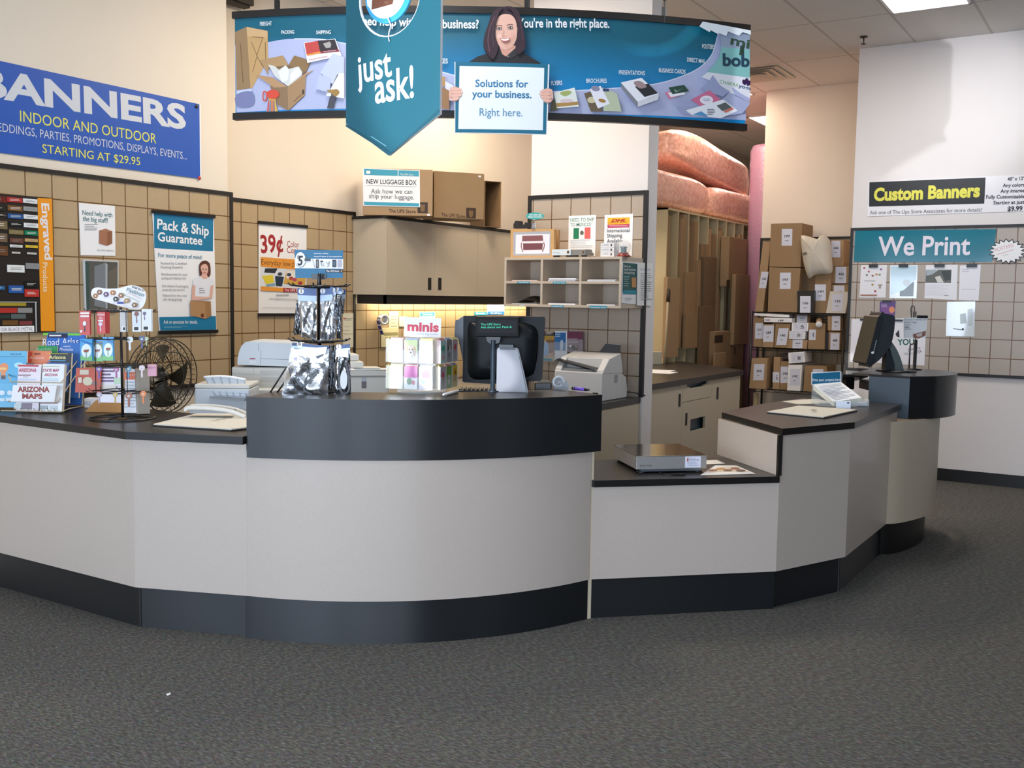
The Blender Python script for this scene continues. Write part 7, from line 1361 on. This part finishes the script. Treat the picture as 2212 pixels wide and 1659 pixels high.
M, w_, h_ = vplace(L4, 780, 1450, 1250, 740, -3, d=4.86); zb = M.translation.z
r = thing('monitor_stand', 'silver grey tapering stand in front of the monitor back', 'stand', M)
q = MB(); q.map = pmapM(M); q.vw = L4; ol = [q.p(*t) for t in ((775, 1450), (785, 800), (800, 770), (1080, 772), (1110, 800), (1180, 1100), (1240, 1380), (1252, 1450))]; n_ = len(ol); cx = sum(p[0] for p in ol)/n_; cy = sum(p[1] for p in ol)/n_
SV = mat('#8f9095', 0.42, metal=0.25, key='silver'); q.prism(ol, -0.04, 0, SV); q.prism([(cx+(p[0]-cx)*.86, cy+(p[1]-cy)*.93) for p in ol], 0, 0.012, SV)
q.box(ol[0][0], ol[-1][0], LT-0.19-zb, ol[0][1]+.001, -0.04, 0, SV); q.build('shell', r, bev=0.008, seg=3)
q = MB(); q.map = pmapM(M); q.vw = L4; a, b_ = q.p(830, 795), q.p(1055, 765); q.box(a[0], b_[0], a[1], b_[1], 0.004, 0.014, PLB); a, b_ = q.p(815, 765), q.p(1030, 725); q.box(a[0], b_[0], a[1], b_[1], -0.03, 0.0, mat('#3c4648', 0.3)); q.build('hinge', r)
M, w_, h_ = vplace(L4, 200, 1455, 850, 1405, 0, d=4.95); zb = M.translation.z; q = MB(); q.box(0, w_, 0.742-zb, h_, -0.16, 0, PLB)
for i in range(10): q.box(w_*i/10+.004, w_*(i+1)/10-.004, h_, h_+0.006, -0.15, -0.01, mat('#26272b', 0.5))
q.build('keyboard_tray', M=M, label='black keyboard on the desk behind the tall counter', cat='keyboard', bev=0.002)
M, w_, h_ = vplace(L4, 1345, 1410, 1600, 1290, 0, d=5.05); zb = M.translation.z; r = thing('receipt_printer', 'small black receipt printer right of the monitor', 'printer', M); q = MB(); q.box(0, w_, 0.742-zb, h_, -0.18, 0, PLB); q.build('body', r, bev=0.005); q = MB(); q.box(w_*.2, w_*.9, h_+.0005, h_+0.004, -0.10, -0.02, mat('#2b2c30', 0.4)); q.build('lid', r)
q = MB(); f = vplace(L2, 365, 1015, 540, 850, 0, d=CF.dot(atz(1212, 842, LEDGE)-CAM)); M, w_, h_ = f
M = Matrix.Translation(Vector((M.translation.x, M.translation.y, LEDGE+.001))) @ M.to_3x3().to_4x4(); r = thing('tape_dispenser', 'clear grey tape dispenser at the right end of the tall counter', 'tape dispenser', M)
q.prism([(0, 0), (w_, 0), (w_, h_*.6), (w_*.88, h_*.62), (w_*.8, h_*.4), (w_*.62, h_*.55), (w_*.5, h_*.25), (w_*.2, h_*.2), (0, h_*.3)], -0.028, 0, mat('#7b8187', 0.15, spec=0.7, alpha=0.75)); q.build('body', r, bev=0.002)
q = MB(); q.lathe([(h_*.28, -0.024), (h_*.48, -0.024), (h_*.48, -0.004), (h_*.28, -0.004), (h_*.28, -0.024)], mat('#b9bdbf', 0.15, spec=0.7), 28, Matrix.Translation((w_*.34, h_*.52, 0))); q.build('tape_roll', r)
P = atz(*vp(L2, 590, 1010), LEDGE); P2_ = atz(*vp(L2, 790, 1030), LEDGE); d_ = P2_-P; M = frame(P+Vector((0, 0, .009)), d_, (0, 0, 1)); r = thing('marker_pen', 'purple and black marker lying at the right end of the tall counter', 'pen', M); L_ = d_.length
q = MB(); q.tube([(L_*.15, 0, 0), (L_*.75, 0, 0)], 0.008, mat('#6a4ac0', 0.3), 14); q.build('barrel', r); q = MB(); q.tube([(0, 0, 0), (L_*.15, 0, 0)], 0.0085, PLB, 14); q.tube([(L_*.75, 0, 0), (L_*.9, 0, 0), (L_, 0, 0)], [0.0085, 0.007, 0.003], PLB, 14); q.build('cap', r)

# ------------------------------------------------------------------ laser printer and brochures by the partition
BC2 = 0.86
r = thing('back_counter', 'tan counter with a dark top under the laser printer', 'counter', on_r(4.6, 0, 5.78)); pz = 4.6-3.055
q = MB(); q.box(0, pz, 0.08, BC2-0.045, -0.785, 0, LAM2); q.build('cabinet_body', r); q = MB(); q.box(0, pz+0.003, BC2-0.044, BC2, -0.788, 0.02, BLACKTOP); q.build('worktop', r)
pf = atz(1300, 868, BC2); XP = pf.x; a = atx(1197, 830, XP)
WP = a.y-pf.y; M = on_r(a.y, BC2+0.001, XP); f = pmap(on_r(a.y, BC2, XP), 'x', XP); PLs = mat('#d6d4d2', 0.4)
zf = f(1296, 806)[1]; Msd = on_a(XP, BC2, pf.y); g = pmap(Msd, 'y', pf.y); G = lambda x, y: g(*vp(L2, x, y))
side = [(0, 0), (0.0, zf), (0.012, zf+0.01), G(1030, 640), G(1165, 570), G(1190, 780), G(1235, 860), G(1247, 1000), G(1240, 1100)]
dpth = max(p[0] for p in side); zt = side[4][1]
r = thing('laser_printer', 'white laser printer with a black paper support beside the pigeonhole partition', 'printer', M)
def sideprism(q, pts, x0, x1, m_):                         # side outline (depth back, height) swept across the width x0..x1
    n_ = len(pts); v = [(x0, p[1], -p[0]) for p in pts]+[(x1, p[1], -p[0]) for p in pts]
    q.add(v, [tuple(range(n_)), tuple(range(n_, 2*n_))[::-1]]+[((i+1) % n_, i, n_+i, n_+(i+1) % n_) for i in range(n_)], m_)
low = [(0, 0.0), (0.0, zf), (0.10, zf+0.002), (dpth*.72, zf*.95), side[6], side[7], (side[8][0], 0.0)]
q = MB(); sideprism(q, low, 0, WP, PLs); q.build('body', r, bev=0.006)
q = MB(); arm = [(0.005, zf*.97), (0.012, zf+0.015), side[3], side[4], side[5], (side[5][0]-.01, zf*.9)]
sideprism(q, arm, 0, WP*.13, PLs); sideprism(q, arm, WP*.87, WP+0.002, PLs); sideprism(q, [(side[3][0]-.01, zf+.01), side[3], side[4], side[5], (side[5][0]-.02, zf*.9)], WP*.13, WP*.87, PLs); q.build('upper_case', r, bev=0.005)
q = MB(); q.box(WP*.14, WP*.86, zf+0.002, zf+0.02, -side[3][0]*.9, -0.03, mat('#8d8f92', 0.4)); q.build('paper_well', r)
q = MB(); q.grid(lambda u, v: (WP*(-.02+.84*u), side[3][1]*.93-0.055*u+0.01*sin(pi*v), -0.0-0.16*v-0.02), 10, 6, PLB); q.grid(lambda u, v: (WP*(-.02+.84*u), side[3][1]*.93-0.065*u+0.01*sin(pi*v), -0.0-0.16*v-0.02), 10, 6, PLB); q.build('paper_support', r)
q = MB(); q.prism([(WP*.55, zt), (WP*.98, zt), (WP*.98, zt+0.055), (WP*.68, zt+0.06)], -side[4][0]-0.01, -side[4][0], mat('#3a3c40', 0.35)); q.build('rear_tray', r)
q = MB(); q.box(WP*.33, WP*.9, zf*.24, zf*.27, 0.0005, 0.006, PLB); q.box(WP*.82, WP*.92, zf*.2, zf*.3, 0.0005, 0.008, PLB); q.build('tray_slot', r)
q = MB(); c = [G(1088, 830), G(1132, 825), G(1128, 925), G(1085, 925)]; q.add([(WP+0.0005, p[1], -p[0]) for p in c], [(0, 1, 2, 3)], mat('#9aa0a4', 0.4)); q.build('side_badge', r)
q = MB(); q.tube([(WP*.5, 0.05, -dpth), (WP*1.1, 0.03, -dpth-.05), (WP*1.25, 0.01, -dpth-.1)], 0.004, PLB, 6); q.build('power_cord', r)
def holder(label, x0, y0, x1, y1, col, draw, X=PX_-0.03):
    m, M = sheet('x', X, L2, (x0, y0), (x1, y0), (x1, y1), (x0, y1), mat(col, 0.4), 0.006); r = thing('brochure', label, 'brochure', M, 'brochures on the partition by the monitor'); draw(m); m.build('paper', r)
    q = MB(); w_ = abs(m.p(x1, y0)[0]-m.p(x0, y0)[0]); h_ = m.p(x0, y0)[1]; q.box(-0.004, w_+0.004, -0.004, h_*.62, 0.008, 0.010, ACRY); q.box(-0.004, w_+0.004, -0.006, -0.004, -0.006, 0.010, ACRY); q.build('clear_pocket', r)
def art(m): m.quad(240, 310, 385, 365, mat('#4a3a2c', 0.5)); m.bars(275, 320, 375, 350, 2, W_, 0.4); m.quad(250, 365, 380, 410, mat('#c49a3a', 0.5)); m.poly([(275, 410), (380, 405), (380, 590), (330, 600)], mat('#8a6248', 0.5)); m.poly([(245, 470), (280, 435), (305, 465), (310, 585), (240, 595)], mat('#8fb4dc', 0.5), 3); m.poly([(310, 585), (365, 560), (365, 580), (320, 600)], SKIN); m.quad(240, 630, 350, 660, mat(TEALL, 0.5))
holder('leaflet showing a person in a blue shirt, half hidden by the monitor', 232, 305, 380, 660, '#cdb48a', art)
def art(m): m.quad(380, 320, 512, 540, mat('#1f6fae', 0.4)); m.bars(388, 320, 450, 385, 3, mat('#cfe0ee', 0.4), 0.4); m.poly([(450, 430), (480, 415), (485, 500), (470, 545), (445, 520)], mat('#c9cfe0', 0.4), 3); m.quad(380, 540, 528, 548, mat('#c0405a', 0.4))
holder('white and blue brochure in the middle of the partition brochures', 378, 305, 530, 650, '#eef0f4', art)
def art(m): m.quad(535, 310, 712, 395, mat('#722f4c', 0.4)); m.bars(542, 395, 660, 455, 4, mat('#d8b8c4', 0.4), 0.3); m.oval(555, 510, 26, 20, INK); m.quad(562, 470, 580, 492, W_); m.quad(590, 475, 660, 530, mat('#2c2226', 0.4)); m.oval(640, 492, 10, 12, mat('#b9a48a', 0.4))
holder('maroon brochure at the right of the partition brochures', 530, 310, 715, 545, '#7a3450', art)

# ------------------------------------------------------------------ parcel scale on the low counter
M, w_, h_ = vplace(N3, 262, 292, 796, 160, 11, z=0.686); zb = M.translation.z; DP = 0.40
r = thing('parcel_scale', 'stainless steel parcel scale with a white sticker on the low counter', 'scale', M); hf = h_*0.22
BR = mat('#b3b0ad', 0.48, metal=0.7, noise=0.06, nscale=40, key='brushed')
q = MB(); q.box(0, w_, hf, h_-0.004, -DP, 0, BR); q.build('platform_cover', r, bev=0.002)
q = MB(); q.box(-0.001, w_+0.001, h_-0.004, h_, -DP-.001, 0.001, mat('#c4c0ba', 0.14, metal=1.0)); q.build('weighing_plate', r, bev=0.001)
q = MB(); q.box(0.03, w_-0.03, hf-0.012, hf, -DP+0.03, -0.01, mat('#8c96a2', 0.3, metal=0.8)); q.build('under_frame', r)
for x_ in (0.035, w_-0.035):
    for z_ in (-0.03, -DP+0.03):
        q = MB(); q.lathe([(0.022, 0), (0.022, 0.006), (0.012, 0.008), (0.012, 0.016), (0.018, 0.018), (0.018, hf)], mat('#2b2d31', 0.25, spec=0.7), 16, Matrix.Translation((x_, 0, z_)) @ Matrix.Rotation(radians(-90), 4, 'X')); q.build('foot', r)
q = MB(); q.map = pmapM(M); q.vw = N3; q.z = 0.0004; q.txt('METTLER TOLEDO', 290, 238, 382, 236, 9, INK, 0.01); q.build('maker_mark', r)
q = MB(); q.map = pmapM(M); q.vw = N3; q.z = 0.0006; q.quad(635, 162, 752, 245, mat('#e9eaf6', 0.3)); q.bars(650, 172, 740, 238, 6, mat('#a9a9c0', 0.5), 0.35); q.stroke([(655, 170), (650, 200)], 10, mat('#c06a5a', 0.5)); q.build('sticker', r)
def flatsheet(name, label, pts, z, col, draw=None, th=0.0015, cat='picture'):
    P_ = [atz(*p, z) for p in pts]; o = P_[0]; q = MB(); M = Matrix.Translation((o.x, o.y, z+0.0006)); q.prism([(p.x-o.x, p.y-o.y) for p in P_], 0, th, mat(col, 0.45)); q.z = th
    q.map = lambda x, y: (lambda p: (p.x-o.x, p.y-o.y))(atz(x, y, z)); q.vw = (0, 0, 1)
    if draw: draw(q)
    q.build(name, M=M, label=label, cat=cat)
def art(q):
    q.poly([(1524, 1021), (1556, 1010), (1590, 1010), (1618, 1020)], mat('#d8c8b0', 0.45))
    for x_, y_, c in ((1540, 1017, '#8a5a3a'), (1556, 1014, '#c0843a'), (1572, 1017, '#7a4a34'), (1588, 1013, '#a06a4a'), (1600, 1018, '#6a4a3c')): q.oval(x_, y_, 10, 2.2, mat(c, 0.45))
flatsheet('art_print', 'white bordered brown picture lying beside the scale', [(1513, 1027), (1545, 1006), (1590, 1006), (1632, 1024)], 0.686, '#eceae6', art)
flatsheet('small_card', 'small white card lying behind the scale', [(1522, 1004), (1524, 995), (1548, 994), (1566, 1002)], 0.686, '#e8e4dc', None, cat='card')
M, w_, h_ = vplace(N3, 545, 308, 640, 290, 11, z=0.6855); q = MB(); q.box(0, w_, 0, 0.006, -0.02, 0, PLB); q.tube([(0, 0.004, -0.01), (-0.02, 0.004, 0.0), (-0.04, 0.003, -0.02), (-0.05, 0.003, -.1)], 0.002, PLB, 6); q.build('cable_plug', M=Matrix.Translation((0, 0, .0006)) @ M, label='short black cable end lying in front of the scale', cat='cable')

# ------------------------------------------------------------------ right worktop: form holder, cards, kiosk screen
PQ = vp(N2, 118, 860)
M, w_, h_ = vplace(N2, 120, 850, 355, 595, 0, z=RT+0.001); r = thing('form_holder', 'clear acrylic holder with a teal print your projects here card and stacked forms', 'holder', M)
q = MB(); q.map = pmapM(M); q.vw = N2; q.prism([q.p(*t) for t in ((120, 700), (352, 680), (352, 592), (120, 602))], -0.002, 0, mat('#e9eef0', 0.3)); q.z = 0.0004; q.poly([(126, 695), (346, 676), (346, 598), (126, 610)], mat('#14688c', 0.35)); q.txt('Print your projects here', 130, 672, 350, 668, 20, W_, 0.015); q.build('sign_card', r)
wd, tlt = w_*1.25, radians(20)
q = MB(); q.box(0, w_, 0, h_, -0.005, -0.003, ACRY); q.box(0, wd, 0, 0.003, -0.003, 0.16, ACRY); q.box(0, wd, 0.003, 0.035, 0.157, 0.16, ACRY); q.box(0, 0.002, 0.003, 0.05, 0, 0.157, ACRY); q.build('acrylic_body', r)
st_ = mat('#dcd8b8', 0.7); dB = CF.dot(M.translation-CAM); Ii = r.matrix_world.inverted()
A4 = [Ii @ atd(*vp(N2, *t), d_) for t, d_ in (((300, 836), dB-0.13), ((515, 800), dB-0.06), ((346, 672), dB+0.10), ((135, 700), dB+0.03))]
q = MB(); n_ = 8; dn = Vector((0, -1, 0))
for j in range(n_):
    o1, o2 = dn*(0.032*j/n_), dn*(0.032*(j+1)/n_-0.0006); q.hexa([p+o2 for p in A4], [p+o1 for p in A4], W_ if j % 2 == 0 else st_)
q.build('form_stack', r)
q = MB(); up = Vector((0, 0.0012, 0)); L2p = lambda s_, t: (A4[0]*(1-s_)+A4[1]*s_)*(1-t)+(A4[3]*(1-s_)+A4[2]*s_)*t+up
for i in range(12):
    t = .08+.07*i; q.add([L2p(.06, t), L2p(.9 if i % 3 else .6, t), L2p(.9 if i % 3 else .6, t+.022), L2p(.06, t+.022)], [(0, 1, 2, 3)], mat('#a9a9bc', 0.6))
q.build('form_lines', r)
M, w_, h_ = vplace(N2, 315, 890, 430, 825, -12, z=RT+0.001); q = MB(); M = tilt(M, 12); q.box(0, w_, 0, h_, -0.014, 0, mat('#dfe8f4', 0.35)); q.z = 0.0004; q.flat([(w_*.75, h_*.7), (w_*.9, h_*.7), (w_*.9, h_*.85), (w_*.75, h_*.85)], mat('#3a3a4a', 0.5)); q.build('business_cards', M=M, label='small stack of pale business cards in front of the form holder', cat='cards', bev=0.001)
M, w_, h_ = vplace(N2, 430, 870, 575, 775, 0, z=RT+0.001); r = thing('acrylic_tray', 'small clear acrylic tray between the form holder and the kiosk drum', 'tray', M); q = MB(); q.box(0, w_, 0, 0.003, -0.08, 0, ACRY); q.box(0, w_, 0, h_*.6, -0.002, 0, ACRY); q.box(0, 0.002, 0, h_*.6, -0.08, 0, ACRY); q.box(w_-.002, w_, 0, h_*.6, -0.08, 0, ACRY); q.build('tray', r); q = MB(); q.box(0.005, w_-.005, 0.004, 0.02, -0.07, -0.01, mat('#c9d2dc', 0.4)); q.build('cards', r)
flatsheet('loose_papers', 'loose cream papers on the worktop left of the form holder', [(1690, 868), (1726, 874), (1800, 872), (1768, 863), (1732, 864)], RT, '#dcd6c8', None, 0.003, 'papers')
# monitor on the kiosk
KD = CF.dot(atz(1935, 803, 1.1)-CAM); KZ = 1.101
ks = atz(1932, 803, 1.1)
r = thing('kiosk_monitor', 'black kiosk screen on a curved stand, seen from the side', 'monitor', upr((ks.x, ks.y, KZ), CAMX)); I = r.matrix_world.inverted()
Mk = frame(ks, dirh(0), dirh(0).cross(Vector((0, 0, 1)))); mp = pmapM(Mk)
K = lambda x, y: mp(*vp(N2, x, y))
q = MB(); q.prism([K(*t) for t in ((528, 528), (535, 500), (622, 160), (640, 150), (655, 165), (570, 540), (545, 538))], -0.21, 0.06, mat('#23282c', 0.25, spec=0.6)); q.build('screen_bezel', r, M=I @ Mk, bev=0.004)
q = MB(); q.prism([K(*t) for t in spline([(560, 535), (650, 150), (690, 138), (750, 150), (768, 180), (755, 310), (725, 400), (665, 480), (600, 535)], 3)], -0.17, 0.03, mat('#2b3236', 0.3, spec=0.6)); q.build('back_shell', r, M=I @ Mk, bev=0.012, seg=3)
q = MB(); q.map = mp; q.vw = N2; q.z = 0.0615
for i in range(6): q.oval(607-4*i, 350+16*i, 5, 5, mat('#9fb0b8', 0.3))
q.oval(577, 442, 12, 9, W_); q.build('buttons', r, M=I @ Mk)
q = MB(); q.prism([K(*t) for t in spline([(712, 345), (725, 332), (755, 360), (800, 430), (835, 520), (850, 612), (790, 612), (780, 540), (750, 440)], 3)], -0.09, 0.0, mat('#5a6462', 0.3)); q.prism([K(*t) for t in ((705, 612), (720, 420), (750, 450), (785, 560), (792, 612))], -0.08, -0.012, mat('#1b2226', 0.4)); q.build('stand', r, M=I @ Mk, bev=0.004)
q = MB(); q.lathe([(0.13, 0), (0.13, 0.006), (0.10, 0.010), (0, 0.011)], mat('#14181b', 0.3), 32, Matrix.Translation((0.03, 0.05, 0))); q.build('foot', r)
pp = atz(1975, 799, 1.1); M = upr((pp.x, pp.y, KZ), CAMX); r = thing('sign_holder', 'black pole holder with a clipped print advertisement beside the kiosk screen', 'sign holder', M); I = M.inverted()
dk = CF.dot(pp-CAM); Mp = frame(pp, dirh(0), dirh(0).cross(Vector((0, 0, 1)))); mp = pmapM(Mp); K = lambda x, y: mp(*vp(N2, x, y))
q = MB(); q.lathe([(0.0, 0.0), (0.05, 0.0), (0.05, 0.006), (0.012, 0.009), (0.012, K(930, 345)[1]), (0.0, K(930, 340)[1])], mat('#1c2024', 0.3, spec=0.6), 20); x_ = K(895, 500)[0]; q.tube([(x_, 0, 0.0), (x_, 0, K(895, 385)[1])], 0.005, PLB, 8); q.tube([(x_, 0, K(895, 385)[1]), (0, 0, K(895, 370)[1])], 0.004, PLB, 8); q.build('pole', r)
q = MB(); q.tube([(0, 0, K(930, 345)[1]), (K(915, 160)[0], 0.012, K(915, 160)[1])]+[(K(x, y)[0], 0.012, K(x, y)[1]) for x, y in ((912, 100), (918, 82), (928, 76), (938, 84), (940, 110), (936, 170))], 0.0035, WIRE, 8); q.build('wire_loop', r)
q = MB(); q.map = mp; q.vw = N2; q.prism([q.p(*t) for t in ((845, 330), (1018, 328), (1032, 172), (842, 168))], 0.01, 0.012, W_); q.z = 0.0123; q.txt('You want to impress your', 848, 190, 1026, 190, 14, mat('#5f7f7a', 0.5)); q.txt('business image', 848, 212, 945, 210, 14, mat('#5f7f7a', 0.5)); q.bars(848, 222, 905, 268, 4, GREY, 0.4); q.poly([(915, 300), (1018, 272), (1015, 310), (960, 335), (920, 330)], mat('#9a6a5c', 0.4)); q.poly([(940, 300), (990, 285), (985, 315), (950, 320)], mat('#d9c8c0', 0.4)); q.build('print', r, M=I @ Mp)
q = MB(); q.map = mp; q.vw = N2; a, b_ = q.p(950, 172), q.p(1032, 152); q.box(a[0], b_[0], a[1], b_[1], 0.006, 0.02, PLB); a, b_ = q.p(922, 165), q.p(946, 120); q.box(a[0], b_[0], a[1], b_[1], 0.0, 0.014, CHROME); q.build('clip', r, M=I @ Mp)
# keyboard and papers behind the drum
M, w_, h_ = vplace(N2, 358, 640, 570, 590, 12, d=CF.dot(atz(1850, 815, 1.02)-CAM)); zb = M.translation.z; r = thing('keyboard', 'black keyboard on a raised arm behind the kiosk drum', 'keyboard', M)
q = MB(); T = Matrix.Rotation(radians(-14), 4, 'X'); q.box(0, w_, 0, 0.018, -0.16, 0, PLB, T); q.build('case', r, bev=0.003)
q = MB()
for i in range(12):
    for j in range(4): q.box(w_*(.04+.077*i), w_*(.10+.077*i), 0.0182, 0.024, -0.15+.036*j, -0.12+.036*j, mat('#34363b', 0.45), T)
q.build('keys', r); q = MB(); q.box(w_*.3, w_*.6, RT-zb+.002, -0.0, -0.12, -0.04, PLB); q.build('support', r)
m = MB(); P_ = atz(1880, 822, RT+0.07); m.box(0, 0.3, 0, 0.07, -0.2, 0, mat('#20242a', 0.4)); m.build('equipment_box', M=frame((P_.x-.05, P_.y, RT+.001), dirh(0), dirh(0).cross(Vector((0, 0, 1)))), label='dark low box on the worktop left of the kiosk drum', cat='box', bev=0.004)
# scrap on the carpet
P_ = atz(362, 1504, 0.0); q = MB(); q.prism([(0, 0), (0.02, 0.004), (0.026, 0.016), (0.008, 0.018)], 0, 0.002, W_); q.build('paper_scrap', M=Matrix.Translation((P_.x, P_.y, 0.0008)), label='tiny white paper scrap on the carpet at the lower left', cat='scrap')
